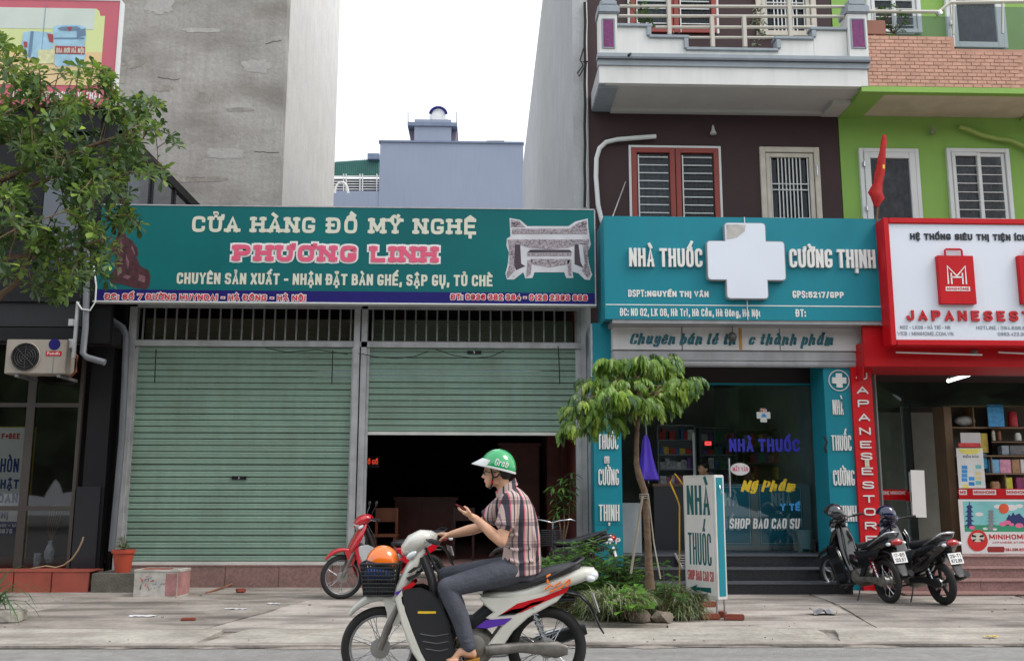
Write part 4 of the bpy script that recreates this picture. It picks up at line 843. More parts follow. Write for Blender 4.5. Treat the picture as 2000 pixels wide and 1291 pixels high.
# ================================================================ pharmacy shop front
mat('shop_wall_paint', C(186, 190, 184), .8)
YP = 13.9; a, b, c, d = rect(1182, 425, 1731, 625, YP); PX0, PX1 = a, b
ps = empty('pharmacy_sign', 'wide teal pharmacy sign with raised white letters and a big white cross', 'sign', ((a + b) / 2, YP, c))
zl = W(1450, 597, YP).z
MB().box(a, b, YP, YP + .25, c, d).build('panel', M_teal, ps); MB().box(a + .002, b, YP - .003, YP - .0005, zl - .008, zl + .008).build('line', M_wplast, ps)
MB().box(a - .012, a - .001, YP - .003, YP + .9, c, d).build('side_panel', M_teal, ps)
M_tside = mat('grey_letter_side', C(150, 150, 152), .5)
def raised(s, x0, y0, x1, y1, Y, t, par, dep=.05, face=M_ptext, **k):
    T(s, x0, y0, x1, y1, Y - dep, t, face, par, depth=dep, per=True, **k)
raised("NHÀ THUỐC", 1229, 485, 1372, 521, YP, .085, ps, gap=2.6, space=3.4); raised("CƯỜNG THỊNH", 1542, 487, 1710, 523, YP, .078, ps, gap=2.6, space=3.2)
T("DSPT:", 1227, 566, 1262, 580, YP - .006, .026, M_ptext, ps, gap=2.2, depth=.004); T("NGUYỄN THỊ VÂN", 1264, 568.5, 1384, 580, YP - .006, .034, M_ptext, ps, gap=2.3, depth=.004)
T("GPS:", 1548, 568, 1577, 582, YP - .006, .026, M_ptext, ps, gap=2.2, depth=.004); T("5217/GPP", 1579, 570, 1648, 582, YP - .006, .034, M_ptext, ps, gap=2.3, depth=.004)
T("ĐC: NO 02, LK 08, Hà Trì, Hà Cầu, Hà Đông, Hà Nội", 1211, 603, 1485, 618, YP - .006, .024, M_ptext, ps, gap=2.2, space=2.6, depth=.004)
T("ĐT:", 1554, 604, 1574, 619, YP - .006, .024, M_ptext, ps, gap=2.2, depth=.004)
cr = [(1419, 438), (1493, 440), (1494, 473), (1528, 474), (1530, 546), (1497, 546), (1496, 580), (1421, 579), (1420, 545), (1387, 544), (1385, 472), (1418, 472)]
P = [W(p[0], p[1], YP - .1) for p in cr]; x0, x1, x2, x3 = P[11].x * .5 + P[8].x * .5 * 1.0, P[2].x, P[3].x, P[9].x
cx = (W(1385, 508, YP - .1).x + W(1530, 508, YP - .1).x) / 2; cz = W(1457, 509, YP - .1).z; hw = .575; hh = .57; iw = .3; ih = .29
def rcross(cx, cz, hw, hh, iw, ih, r):
    base = [(-iw, hh), (iw, hh), (iw, ih), (hw, ih), (hw, -ih), (iw, -ih), (iw, -hh), (-iw, -hh), (-iw, -ih), (-hw, -ih), (-hw, ih), (-iw, ih)]
    out = []; n = 12
    for i in range(n):
        p0, p1, p2 = Vector(base[i - 1]), Vector(base[i]), Vector(base[(i + 1) % n]); conc = i in (2, 5, 8, 11); rr = r * (.15 if conc else 1)
        a_ = p1 + (p0 - p1).normalized() * rr; b_ = p1 + (p2 - p1).normalized() * rr
        for k in range(4): t = k / 3; q = a_.lerp(p1, t).lerp(p1.lerp(b_, t), t); out.append((cx + q.x, cz + q.y))
    return out
crs = MB().prism(rcross(cx, cz, hw, hh, iw, ih, .05), YP - .1, YP - .002).build('cross', M_wpanel, ps)
MB().prism(rcross(cx, cz, hw + .012, hh + .012, iw + .012, ih + .012, .06), YP - .092, YP - .001).build('cross_rim', M_tside, ps)
MB().prism([(cx - iw + .02, cz + ih + .03), (cx - iw + .02, cz + hh - .02), (cx + .01, cz + hh - .02), (cx - .005, cz + hh - .12), (cx - .07, cz + hh - .17), (cx - .13, cz + ih + .06)], YP - .1035, YP - .1005).build('peeled_film', mat('peeled_grey_film', C(178, 174, 168), .6, var=.3, sc=7), crs)
MB().tube([(cx + .01, YP - .02, cz - hh), (cx + .012, YP - .012, c)], .008, 5).build('wire', M_wplast, ps); MB().tube([(cx + .02, YP - .012, d - .0), (cx + .02, YP - .02, cz + hh + .03)], .008, 5).build('wire', M_wplast, ps)
# fascia below with script lettering, rolled awning box
YQ = 14.25; a, b, c, d = rect(1196, 640, 1690, 684, YQ)
aw = empty('white_fascia_sign', 'white fascia with slanted teal script lettering under the teal sign', 'sign', ((a + b) / 2, YQ, c))
M_fas = mat('aged_white_fascia', C(196, 194, 194), .5, var=.06, streak=.2, dcol=C(150, 140, 135))
for k in range(3):
    u = (a, W(1332, 660, YQ).x, W(1523, 660, YQ).x, b)[k]; v = (a, W(1332, 660, YQ).x, W(1523, 660, YQ).x, b)[k + 1]
    MB().box(u + .006, v - .006, YQ, YQ + .3, c, d, .004).build('panel', M_fas, aw)
MB().box(a, b, YQ + .02, YQ + .7, c - .17, c - .003, .02).build('awning_box', mat('grey_awning_box', C(158, 158, 160), .5, .1, streak=.2), aw)
MB().tube([(a, YQ + .08, c - .2), (b - .05, YQ + .08, c - .2)], .05, 10).build('awning_roll', mat('grey_awning_box', None), aw)
M_tst = mat('dark_teal_print', C(22, 92, 104), .4)
T("Chuyên bán lẻ th", 1229, 651, 1436, 674, YQ - .006, .05, M_tst, aw, shear=.32, calli=True, gap=1.0, space=3.0); T("c thành phẩm", 1461, 652, 1626, 675, YQ - .006, .05, M_tst, aw, shear=.32, calli=True, gap=1.0, space=3.0)
q0, q1, c2, d2 = rect(1443, 641, 1449, 683, YQ); MB().box(q0, q1, YQ - .004, YQ - .001, c2, d2).build('tape', mat('brown_tape', C(176, 128, 70)), aw)
lo = W(1431, 658, YQ - .12)
bd = empty('round_metal_lamp', 'round dark metal mesh lamp hanging in front of the script lettering', 'lamp', tuple(lo))
MB().ell(lo, (.062, .062, .07), 14, 10).build('shade', mat('dark_mesh_metal', C(88, 86, 86), .5, .5, var=.6, sc=90), bd, smooth=60)
for k in range(4): MB().torus(lo, .064, .004, 20, 5, 'Z').build('hoop', M_dsteel, bd) if k == 0 else MB().tube([lo + Vector((.066 * math.cos(R(t)) * math.cos(k), .066 * math.cos(R(t)) * math.sin(k), .073 * math.sin(R(t)))) for t in range(-80, 81, 20)], .004, 4).build('hoop', M_dsteel, bd)
MB().tube([lo + Vector((0, 0, .07)), lo + Vector((0, 0, .16))], .005, 5).build('cord', M_rub, bd)
MB().box(PX0 + .1, PX1, YP + .02, D0, W(1400, 640, YQ).z + .002, W(1400, 640, YQ).z + .06).build('underside_panel', mat('grey_awning_box', None), aw)
# shop front
xs0 = W(1216, 900, D0).x; xs1 = W(1612, 900, D0).x; zfl = W(1450, 1083, D0 - .5).z; zhd = W(1450, 752, D0).z; zsf = W(1450, 706, D0).z
sf = empty('pharmacy_shopfront', 'teal framed glass shop front of the pharmacy with black steps', 'shop front', ((xs0 + xs1) / 2, D0 - .3, 0))
MB().box(xs0, xs1, D0 - .02, D0 + .1, zhd + .03, zsf + .2).build('lintel', mat('maroon_black_panel', C(38, 26, 27), .4), sf)
MB().box(xs0, xs1 + .05, D0 - .03, D0 + .1, zhd, zhd + .028).box(xs1 - .12, xs1 + .05, D0 - .04, D0 + .1, zhd + .03, zsf + .2).build('frame', M_teal, sf)
q = W(1606, 900, D0).x; MB().box(q, q + .05, D0 - .06, D0 + .06, zfl, zhd).build('frame', mat('aluminium', C(180, 184, 186), .3, .6), sf)
q = W(1399, 900, D0).x
MB().box(xs0, q, D0 + .9, D0 + .909, zfl, zhd + .02).build('pane', glass('faint_glass', (.9, .93, .93), .5), sf) if False else None
gp = MB().box(q, xs1 - .07, D0 + .0, D0 + .008, zfl + .02, zhd - .004).build('glass_pane', glass('faint_glass', (.80, .86, .86), .9), sf)
for x0_, y0_, x1_, y1_ in ((1425, 895, 1429, 970),): a2, b2, c2, d2 = rect(x0_, y0_, x1_, y1_, D0 - .06); MB().tube([(a2, D0 - .06, c2), (a2, D0 - .06, d2)], .014, 8).tube([(a2, D0 - .06, c2 + .08), (a2, D0, c2 + .08)], .01, 6).tube([(a2, D0 - .06, d2 - .08), (a2, D0, d2 - .08)], .01, 6).build('door_handle', M_metal, gp)
# lettering on the glass
yg = D0 - .004; M_ublue = mat('blue_vinyl', C(40, 40, 170), .5); M_vy = mat('yellow_vinyl', C(226, 190, 40), .5); M_vb = mat('light_blue_vinyl', C(60, 150, 215), .5)
T("NHÀ THUỐC", 1424, 857, 1562, 882, yg, .075, M_ublue, gp, gap=2.4, space=3); T("Mỹ Phẩm", 1447, 938, 1552, 960, yg, .045, M_vy, gp, shear=.35, calli=True, gap=1, space=2.6)
T("Y TẾ", 1524, 983, 1563, 997, yg, .035, M_vb, gp, gap=2.2); T("SHOP BAO CAO SU", 1424, 1012, 1561, 1032, yg, .05, M_ptext, gp, gap=2.3, space=2.8, shear=.12)
sp_ = W(1491, 811, D0); MB().prism(rcross(sp_.x, sp_.z, .108, .108, .052, .052, .01), yg - .004, yg).build('cross_sticker', M_ptext, gp)
T("NT", 1485, 798, 1497, 805, yg - .006, .01, M_red, gp); MB().prism([(sp_.x - .04, sp_.z - .03), (sp_.x + .05, sp_.z - .03), (sp_.x + .02, sp_.z + .03), (sp_.x - .02, sp_.z + .02)], yg - .006, yg - .0045).build('emblem', M_vb, gp)
ov = W(1445, 916, D0); MB().prism([(ov.x + .15 * math.cos(2 * math.pi * k / 28), ov.z + .095 * math.sin(2 * math.pi * k / 28)) for k in range(28)], yg - .004, yg).build('oval_sticker', M_ptext, gp)
T("MẮT VÀO", 1431, 912, 1461, 920, yg - .006, .012, mat('pink_print', None), gp)
# steps
for k, (yt, yb, dy) in enumerate(((1083, 1103, .55), (1103, 1128, .9), (1128, 1158, 1.25))):
    Yk = D0 - dy; z1 = [zfl, zfl - .17, zfl - .34][k]; z0 = -.05 if k == 2 else z1 - .17
    xA = W(1216, 1100, Yk).x; xB = W(1664, 1100, Yk).x
    MB().box(xA, xB, Yk + .012, D0 + (.6 if k == 0 else 0) - .3 * 0, max(z0, .0), z1 - .022).build('riser', M_granB, sf); MB().box(xA, xB, Yk - .012, Yk + .37 if k else D0 + 1, z1 - .02, z1, .004).build('tread', mat('grey_granite_tread', C(84, 86, 92), .3, var=.3, sc=50), sf)
MB().box(xs0, xs1, D0 + 1, D0 + 6, zfl - .05, zfl - .004).build('floor', mat('grey_floor_tile', C(120, 116, 112), .35), sf)
MB().box(xs0 - .1, xs1 + .1, D0 + 5.2, D0 + 5.3, 0, zsf + .2).build('back_wall', mat('shop_wall_paint', C(186, 190, 184), .8), sf); MB().box(xs0 - .12, xs0 - .02, D0 + .12, D0 + 5.2, 0, zsf + .2).build('side_wall', mat('shop_wall_paint', None), sf); MB().box(xs1 + .06, xs1 + .15, D0 + .12, D0 + 5.2, 0, zsf + .2).build('side_wall', mat('shop_wall_paint', None), sf)
MB().box(xs0, xs1 + .05, D0 + .12, D0 + 5.2, zsf + .15, zsf + .2).build('ceiling', mat('shop_wall_paint', None), sf)
# counter and medicine cabinets inside
yc = D0 + .75; cn = empty('pharmacy_counter', 'teal and grey pharmacy counter standing behind the glass', 'counter', (W(1480, 1060, yc).x, yc, zfl))
a, b, c, d = rect(1400, 945, 1585, 1062, yc); c = zfl
MB().box(a, b, yc, yc + .5, c, d, .01).build('body', mat('grey_laminate', C(150, 160, 165), .4), cn)
for x0_, x1_ in ((1408, 1467), (1482, 1568)):
    a2, b2, _, _ = rect(x0_, 950, x1_, 1055, yc); MB().box(a2, b2, yc - .006, yc - .001, c + .08, d - .03).build('panel', mat('teal_blue_panel', C(40, 138, 165), .4), cn); frame(a2 + .02, b2 - .02, c + .1, d - .05, yc - .009, yc - .0065, .008, M_ptext, cn, 'trim')
T("HÀ", 1414, 962, 1442, 988, yc - .012, .04, mat('pale_print', C(170, 200, 215)), cn, gap=2.4); T("UỐC", 1410, 1012, 1448, 1036, yc - .012, .04, mat('pale_print', None), cn, gap=2.4)
T("NHÀ", 1506, 962, 1546, 988, yc - .012, .04, mat('pale_print', None), cn, gap=2.4); T("THUỐC", 1500, 1012, 1556, 1036, yc - .012, .04, mat('pale_print', None), cn, gap=2.4)
a, b, _, _ = rect(1280, 945, 1398, 1060, yc); zc = d
MB().box(a, b, yc + .1, yc + .6, zfl, zc - .04).build('body', mat('dark_counter', C(52, 52, 58), .4), cn); MB().box(a - .02, b, yc + .08, yc + .62, zc - .04, zc).build('counter_top', mat('brown_counter_top', C(110, 80, 66), .4), cn)
bcols = [C(190, 60, 60), C(70, 110, 180), C(225, 225, 220), C(220, 190, 80), C(70, 150, 110), C(200, 120, 150), C(130, 90, 160), C(180, 180, 190)]
bm_ = [mat('carton_%s' % n_, q, .6, var=.35, sc=18) for n_, q in zip(('red', 'blue', 'white', 'yellow', 'green', 'pink', 'purple', 'grey'), bcols)]
def cart(r, label):
    m_ = r.choice(bm_); return m_, 'small %s carton standing on the %s' % (m_.name.split('_')[1], label.split(' with')[0])
def stocked(name, label, px, Y, z0, cols, rows, hcell, dep, par_m, fill=.7, frame_t=.02, seed=1, back=True, bw=(.05, .12)):
    """open shelving with cartons; px = left/right pixel"""
    r = random.Random(seed); x0, x1 = W(px[0], 900, Y).x, W(px[1], 900, Y).x; sh_ = empty(name, label, 'shelf', ((x0 + x1) / 2, Y, z0)); H = rows * hcell
    MB().box(x0, x0 + frame_t, Y, Y + dep, z0, z0 + H).box(x1 - frame_t, x1, Y, Y + dep, z0, z0 + H).build('side_panel', par_m, sh_)
    if back: MB().box(x0, x1, Y + dep, Y + dep + .01, z0, z0 + H).build('back_panel', par_m, sh_)
    for j in range(rows + 1): MB().box(x0 + frame_t, x1 - frame_t, Y, Y + dep, z0 + j * hcell - frame_t / 2, z0 + j * hcell + frame_t / 2).build('shelf_board', par_m, sh_)
    for j in range(rows):
        x = x0 + frame_t + .02
        while x < x1 - .1:
            w = r.uniform(*bw); h = r.uniform(.4, .85) * (hcell - frame_t)
            if r.random() < fill and x + w < x1 - frame_t:
                MB().box(x, x + w - .006, Y + .03, Y + .03 + min(dep * .6, .15), z0 + j * hcell + frame_t / 2 + .001, z0 + j * hcell + frame_t / 2 + h).top('carton', *cart(r, label), 'carton', 'cartons on ' + label.split(' with')[0])
            x += w
    return sh_
stocked('medicine_cabinet', 'glass fronted medicine cabinet with small cartons at the left of the pharmacy', (1285, 1360), D0 + 2.2, zc - .25, 1, 5, .26, .3, mat('grey_laminate', None), .9, seed=2)
stocked('medicine_cabinet', 'tall medicine cabinet behind the pharmacist with cartons', (1368, 1440), D0 + 2.8, zc - .2, 1, 5, .25, .3, mat('grey_laminate', None), .85, seed=3)
stocked('medicine_cabinet', 'wooden medicine shelf behind the blue window lettering with cartons', (1452, 1590), D0 + 2.6, zc - .2, 1, 4, .3, .3, M_wood, .85, seed=4)
q = W(1359, 900, yc - .1).x; MB().box(q, q + .035, yc + .1, yc + .14, zfl, W(1359, 845, yc).z).top('cabinet_post', mat('aluminium', None), 'grey aluminium upright standing left of the pharmacist', 'post')
c = W(1383, 866, D0 + 1.4); eb = empty('led_sign', 'small lit red led sign in a frame above the pharmacist', 'sign', tuple(c))
MB().box(c.x - .075, c.x + .075, c.y + .004, c.y + .03, c.z - .045, c.z + .05).build('case', M_black, eb); MB().box(c.x - .055, c.x + .055, c.y, c.y + .003, c.z - .03, c.z + .035).build('display', mat('red_led', C(230, 60, 60), .5, emit=1.2, var=0), eb)
MB().box(c.x - .045, c.x + .045, c.y - .004, c.y - .001, c.z - .004, c.z + .01).box(c.x - .008, c.x + .008, c.y - .006, c.y - .0045, c.z - .02, c.z + .028).build('symbol', mat('white_print', None), eb)
# pillars
YR = 14.35
def pillar(px0, px1, ytop, ybot, name, label, m, Y, x_at=880, depth=.6):
    a, b = W(px0, x_at, Y).x, W(px1, x_at, Y).x; zt = W(px0, ytop, Y).z; o = empty(name, label, 'sign', ((a + b) / 2, Y, .05))
    MB().box(a, b, Y, Y + depth, .05, zt).build('panel', m, o); return o, a, b, zt
lp, a, b, zt = pillar(1160, 1214, 631, 1100, 'pillar_sign', 'teal upright pharmacy sign at the left, half hidden by the small tree', M_teal, YR + .1)
YY = YR + .1
for s_, y0, y1 in (("NHÀ", 782, 811), ("THUỐC", 848, 877), ("CƯỜNG", 916, 947), ("THỊNH", 985, 1017)): lettering(s_, a + .06, b - .05, W(1185, y1, YY).z, W(1185, y0, YY).z, YY - .022, .04, M_ptext, lp, depth=.02, per=True, gap=2.2)
lettering("GPP", a + .12, b - .04, W(1185, 1062, YY).z, W(1185, 1050, YY).z, YY - .01, .022, M_ptext, lp, depth=.008, gap=2.4)
q = W(1185, 898, YY); sw = MB().box(q.x - .04, q.x + .04, YY - .02, YY - .001, q.z - .055, q.z + .055, .005).build('switch', M_fas, lp); MB().box(q.x - .018, q.x + .018, YY - .026, YY - .021, q.z - .03, q.z + .03).build('rocker', mat('cream_rail_paint', None), sw)
ym_ = W(1185, 1025, YY).z; MB().box(a, b, YY - .003, YY - .0005, ym_, ym_ + .006).build('seam', M_tst, lp)
# side light box of the left pillar with a row of led beads
q = W(1168, 660, YY - .2); sb_ = empty('side_light_box', 'narrow grey light box edged with led beads beside the teal pillar', 'light box', (q.x, YY - .1, W(1168, 730, YY).z))
z0_, z1_b = W(1168, 735, YY).z, W(1168, 634, YY).z; MB().box(a - .0, a + .0 - .03, YY - .0, YY - .35 + .35 + .3, z0_, z1_b).build('panel', mat('pale_photo_print', C(150, 160, 172), .4, var=.5, sc=8), sb_)
me = MB().ell((0, 0, 0), .011, 6, 4).mesh('led_bead', M_wplast)
repeat('led_bead', me, sb_, [(a - .02, YY - .012, z0_ + (z1_b - z0_) * k / 27) for k in range(28)] + [(b + .01, YY - .012, z1_b - .02 - .035 * k) for k in range(20)])
rp, a, b, zt = pillar(1616, 1668, 706, 1100, 'pillar_sign', 'teal upright pharmacy sign with round cross emblem beside the red pillar', M_teal, YR)
q = W(1639, 743, YR - .02); rr = .155
MB().torus((q.x, YR - .012, q.z), rr, .009, 36, 6, 'Y').build('ring', M_ptext, rp, smooth=60); MB().prism(rcross(q.x, q.z, .108, .108, .046, .046, .01), YR - .03, YR - .001).build('cross', M_ptext, rp)
for s_, y0, y1, i0, i1 in (("NHÀ", 781, 810, .11, .13), ("THUỐC", 850, 880, .06, .04), ("CƯỜNG", 918, 948, .06, .02), ("THỊNH", 987, 1018, .06, .02)): lettering(s_, a + i0, b - i1, W(1640, y1, YR).z, W(1640, y0, YR).z, YR - .022, .04, M_ptext, rp, depth=.02, per=True, gap=2.2)
q = W(1612, 868, YR - .05); MB().tube([(q.x - .01, YR - .05, q.z + .12), (q.x + .02, YR - .07, q.z + .03), (q.x - .02, YR - .07, q.z - .05), (q.x + .01, YR - .05, q.z - .12)], .018, 6).top('chain_lock', M_rub, 'dark chain and lock hanging beside the teal cross pillar', 'lock')
M_redS = mat('red_pillar_print', C(200, 14, 26), .35, var=.05); YJ = YR - .05
jp, a, b, zt = pillar(1671, 1711, 712, 1100, 'pillar_sign', 'red upright sign with white letters running down it', M_redS, YJ)
ch = [('J', 735), ('A', 762), ('P', 788), ('A', 815), ('N', 842), ('E', 868), ('S', 891), ('E', 920), ('S', 947), ('T', 974), ('O', 999), ('R', 1026), ('E', 1053)]
xc_ = (a + b) / 2
for l_, y in ch:
    q = W(1690, y, YJ); hw_ = .085; lettering(l_, xc_ - hw_, xc_ + hw_, q.z - .054, q.z + .054, YJ - .02, .021, M_ptext, jp, depth=.018, name='letter')
q = W(1688, 905, YJ); MB().box(xc_ - .035, xc_ + .03, YJ - .028, YJ - .022, q.z - .06, q.z + .05).build('sticker', mat('paper_sticker', C(190, 185, 160), .7, var=.3, sc=30), jp)
# ================================================================ home goods shop
YM = 13.65; a, b, c, d = rect(1731, 428, 2080, 676, YM); a = W(1731, 555, YM).x
ms = empty('minimart_sign', 'white sign in a thick red frame with red shopping bag emblem', 'sign', ((a + b) / 2, YM, c))
frame(a, b, c, d, YM - .03, YM + .25, .085, M_red, ms, bev=.01); MB().box(a + .086, b - .086, YM, YM + .2, c + .086, d - .086).build('panel', M_wpanel, ms)
M_blk = mat('black_letter', C(30, 30, 38), .4); M_gry = mat('grey_letter', C(130, 134, 142), .5); M_rl = mat('red_letter', C(190, 24, 36), .35)
T("HỆ THỐNG SIÊU THỊ TIỆN ÍCH", 1778, 457, 2006, 469, YM - .012, .022, M_blk, ms, depth=.01, gap=2.2, space=4)
T("JAPANESESTORE", 1772, 607, 2090, 627, YM - .03, .036, M_rl, ms, depth=.028, per=True, gap=4.6)
T("NO2 - LK08 - HÀ TRÌ - HN", 1758, 636, 1856, 643, YM - .004, .009, M_gry, ms, gap=2.4, space=2.5); T("WEB : MINIHOME.COM.VN", 1753, 648, 1862, 655.5, YM - .004, .009, M_gry, ms, gap=2.4)
T("HOTLINE : 094.696.6286", 1907, 637, 2022, 644, YM - .004, .009, M_gry, ms, gap=2.4); T("0983.423.383", 1949, 649, 2010, 656, YM - .004, .009, M_gry, ms, gap=2.4)
def bag(x0, x1, par):
    q0, q1, c_, d_ = rect(x0, 500, x1, 594, YM - .06); g_ = MB().box(q0, q1, YM - .08, YM - .001, c_, d_, .004).build('bag_emblem', M_red, par)
    w = q1 - q0; h0 = q0 + w * .26; h1 = q1 - w * .27; MB().tube([(h0, YM - .04, d_ - .02), (h0, YM - .04, d_ + .09), (h0 + .02, YM - .04, d_ + .105), (h1 - .02, YM - .04, d_ + .105), (h1, YM - .04, d_ + .09), (h1, YM - .04, d_ - .02)], .016, 6).build('bag_handle', M_red, g_)
    xm_ = (q0 + q1) / 2; s_ = w * .25; zt_ = d_ - .16; zb__ = d_ - .43; fx = lambda u, v, dd: (u, dd, v); mb = MB()
    for pts in ([(-1, 0), (-1, 1), (0, .45), (1, 1), (1, 0)], [(-.62, 0), (-.62, .62)], [(.62, 0), (.62, .62)], [(-.62, .4), (0, .08 + .3), (.62, .4)]): ribbon(mb, [(xm_ + p[0] * s_, zb__ + p[1] * (zt_ - zb__)) for p in pts], .022, YM - .084, 0, fx)
    mb.build('monogram', E_w, g_)
    zz = c_ + .22; MB().box(xm_ - .18, xm_ + .18, YM - .0845, YM - .081, zz - .03, zz + .035).build('name_strip', E_w, g_); lettering("MINIHOME", xm_ - .165, xm_ + .165, zz - .018, zz + .024, YM - .087, .009, M_rl, g_, gap=2.2)
bag(1833, 1903, ms); bag(1991, 2061, ms)
# red fascia and soffit below the sign
zr0 = W(1850, 724, D0 - .1).z
mf = empty('home_goods_shopfront', 'red fascia and glass shop front with red granite steps at the right edge', 'shop front', (a + 2, D0 - .3, 0))
xm1_ = W(1718, 900, D0).x
MB().box(a - .25, a + 5, YM + .35, YM + .42, W(1850, 716, YM + .35).z, c + .35).build('fascia', M_red, mf); MB().box(a - .26, a + 5, YM + .421, D0 + .1, W(1850, 716, YM + .35).z, W(1850, 716, YM + .35).z + .05).build('soffit', M_red, mf)
MB().prism([(YM + .25, c + .1), (D0 - .02, c + .1), (D0 - .02, c - .45), (YM + .42, c - .45)], a - .27, a - .255, 'YZ').build('side_panel', M_red, mf)
for x0_, x1_ in ((1750, 1918), (1950, 2060)): q0 = W(x0_, 688, YM + .2); q1 = W(x1_, 693, YM + .2); MB().tube([q0, q1], .014, 6).build('light_tube', M_wplast, mf)
q = W(1903, 689, YM + .25); MB().ell(q, .05, 12, 8).build('round_lamp', M_dsteel, mf, smooth=60)
zmf = W(1900, 1086, D0 - .6).z
gpn = MB().box(xm1_, a + 5, D0 - .01, D0 - .002, W(1850, 795, D0).z, zr0 + .3).build('glass_pane', M_glassc, mf)
MB().box(xm1_ - .02, xm1_ + .0, D0 - .05, D0 + .05, zmf, zr0 + .3).build('frame', mat('aluminium', None), mf)
q0 = W(1719, 900, D0).x; q1 = W(1765, 900, D0).x; gl_ = MB().box(q0, q1, D0 - .008, D0 - .0, zmf + .01, W(1850, 796, D0).z).build('glass_pane', M_glassc, mf)
zst = W(1750, 967, D0).z; MB().box(q0, q1, D0 - .012, D0 - .0085, zst - .07, zst + .09).build('band', M_red, gl_); lettering("OME MINIHOME", q0 + .01, q1 - .01, zst + .01, zst + .065, D0 - .0135, .008, E_w, gl_, gap=2.2)
# open glass door swung outwards, white paper, handle
h_ = Vector((q1, D0 - .0, 0)); dv = Vector((-.05, -1, 0)).normalized(); L_ = .4
dd_ = empty('glass_door', 'glass door of the home goods shop standing open with a red band', 'door', (h_.x, h_.y, zmf)); mm = Matrix.Translation(h_) @ Matrix.Rotation(math.atan2(dv.y, dv.x), 4, 'Z')
zt_ = W(1770, 790, D0 - .4).z
MB(mm).box(0, L_, -.005, .005, zmf + .02, zt_).build('glass_pane', M_glassc, dd_); MB(mm).box(0, L_, -.007, .0065, zst - .09, zst + .06).build('band', M_red, dd_)
MB(mm).tube([(L_ - .08, .05, zst - .3), (L_ - .08, .05, zst + .35)], .016, 8).tube([(L_ - .08, -.05, zst - .3), (L_ - .08, -.05, zst + .35)], .016, 8).tube([(L_ - .08, -.05, zst - .25), (L_ - .08, .05, zst - .25)], .01, 6).tube([(L_ - .08, -.05, zst + .3), (L_ - .08, .05, zst + .3)], .01, 6).build('door_handle', M_metal, dd_)
a2, b2, c2, d2 = rect(1780, 918, 1808, 1010, D0 - .44); MB().rbox(((a2 + b2) / 2, D0 - .44, (c2 + d2) / 2), (b2 - a2, .004, d2 - c2), R(6), 0, 0, R(1)).top('paper_sheet', M_ptext, 'plain white sheet of paper taped beside the open glass door', 'paper')
# steps of red granite
for k in range(4):
    Yk = D0 - .45 - .33 * k; z1 = zmf - .15 * k; xA = W(1716, 1100, D0 - .6).x
    for j in range(4):
        u = xA + j * 1.25; MB().box(u, u + 1.245, Yk + .01, D0 + (.2 if k == 0 else 0), max(z1 - .15, .0), z1 - .021).build('riser_panel', M_granR, mf); MB().box(u, u + 1.247, Yk - .012, Yk + .35 if k else D0 + .2, z1 - .02, z1, .004).build('tread', mat('light_red_granite', C(158, 126, 120), .3, var=.25, sc=45), mf)
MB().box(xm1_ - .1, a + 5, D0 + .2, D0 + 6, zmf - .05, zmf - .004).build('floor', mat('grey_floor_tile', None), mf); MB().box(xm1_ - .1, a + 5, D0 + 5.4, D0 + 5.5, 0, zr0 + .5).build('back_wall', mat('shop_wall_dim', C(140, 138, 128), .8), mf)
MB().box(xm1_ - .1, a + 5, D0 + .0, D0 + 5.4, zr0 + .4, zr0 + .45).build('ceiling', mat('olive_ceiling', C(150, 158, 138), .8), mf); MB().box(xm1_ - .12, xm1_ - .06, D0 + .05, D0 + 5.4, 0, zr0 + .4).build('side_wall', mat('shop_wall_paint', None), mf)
q0 = W(1852, 744, D0 + 1.0); q1 = W(1910, 727, D0 + 1.9); tb = empty('tube_light', 'lit fluorescent tube inside the home goods shop', 'lamp', tuple(q0)); MB().tube([q0, q1], .028, 8).build('tube', mat('lit_tube', (1, 1, .96, 1), .5, emit=7, var=0), tb); MB().tube([q0 + Vector((0, 0, .04)), q1 + Vector((0, 0, .04))], .03, 4).build('fitting', M_wplast, tb)
# goods shelf by the window
ysf = D0 + .25; shx0 = W(1850, 930, ysf).x; shx1 = shx0 + 3; zs0 = zmf; zs1 = W(1900, 793, ysf).z; sf2 = empty('display_shelf', 'brown wooden display shelf behind the shop window at the right', 'shelf', (shx0 + 1, ysf, zmf))
MB().box(shx0, shx0 + .12, ysf - .04, ysf + .35, zmf, zs1).build('side_panel', mat('tan_upright', C(112, 90, 66), .6), sf2); MB().box(shx0 + .12, shx1, ysf + .34, ysf + .36, zmf, zs1).build('back_panel', mat('shelf_back', C(84, 76, 66), .7), sf2)
rows = [793, 835, 890, 925, 962]; zz = [W(1900, y, ysf).z for y in rows]
for i, z in enumerate(zz): MB().box(shx0 + .12, shx1, ysf, ysf + .34, z - .012, z + .012).build('shelf_board', M_wood, sf2)
for px, r0, r1 in ((1906, 0, 1), (1955, 0, 1), (1936, 1, 2), (1936, 1, 2), (1958, 3, 4), (1934, 2, 3)):
    q = W(px, 860, ysf).x; MB().box(q - .01, q + .01, ysf + .01, ysf + .33, zz[r1] + .013, zz[r0] - .013).build('divider', M_wood, sf2)
def goods(px0, y0, px1, y1, m, label, name='goods_box', lathe=False, kind='box'):
    a_, b_, c_, d_ = rect(px0, y0, px1, y1, ysf + .06)
    if lathe: MB().lathe([(0.001, c_), ((b_ - a_) / 2, c_), ((b_ - a_) / 2, d_ - .04), ((b_ - a_) / 3, d_), (.001, d_)], ((a_ + b_) / 2, ysf + .12, 0), 14).top(name, m, label, kind, smooth=40)
    else: MB().box(a_, b_, ysf + .06, ysf + .2, c_, d_, .004).top(name, m, label, kind)
def gm(n, *c): return mat(n, C(*c), .5, var=.25, sc=16)
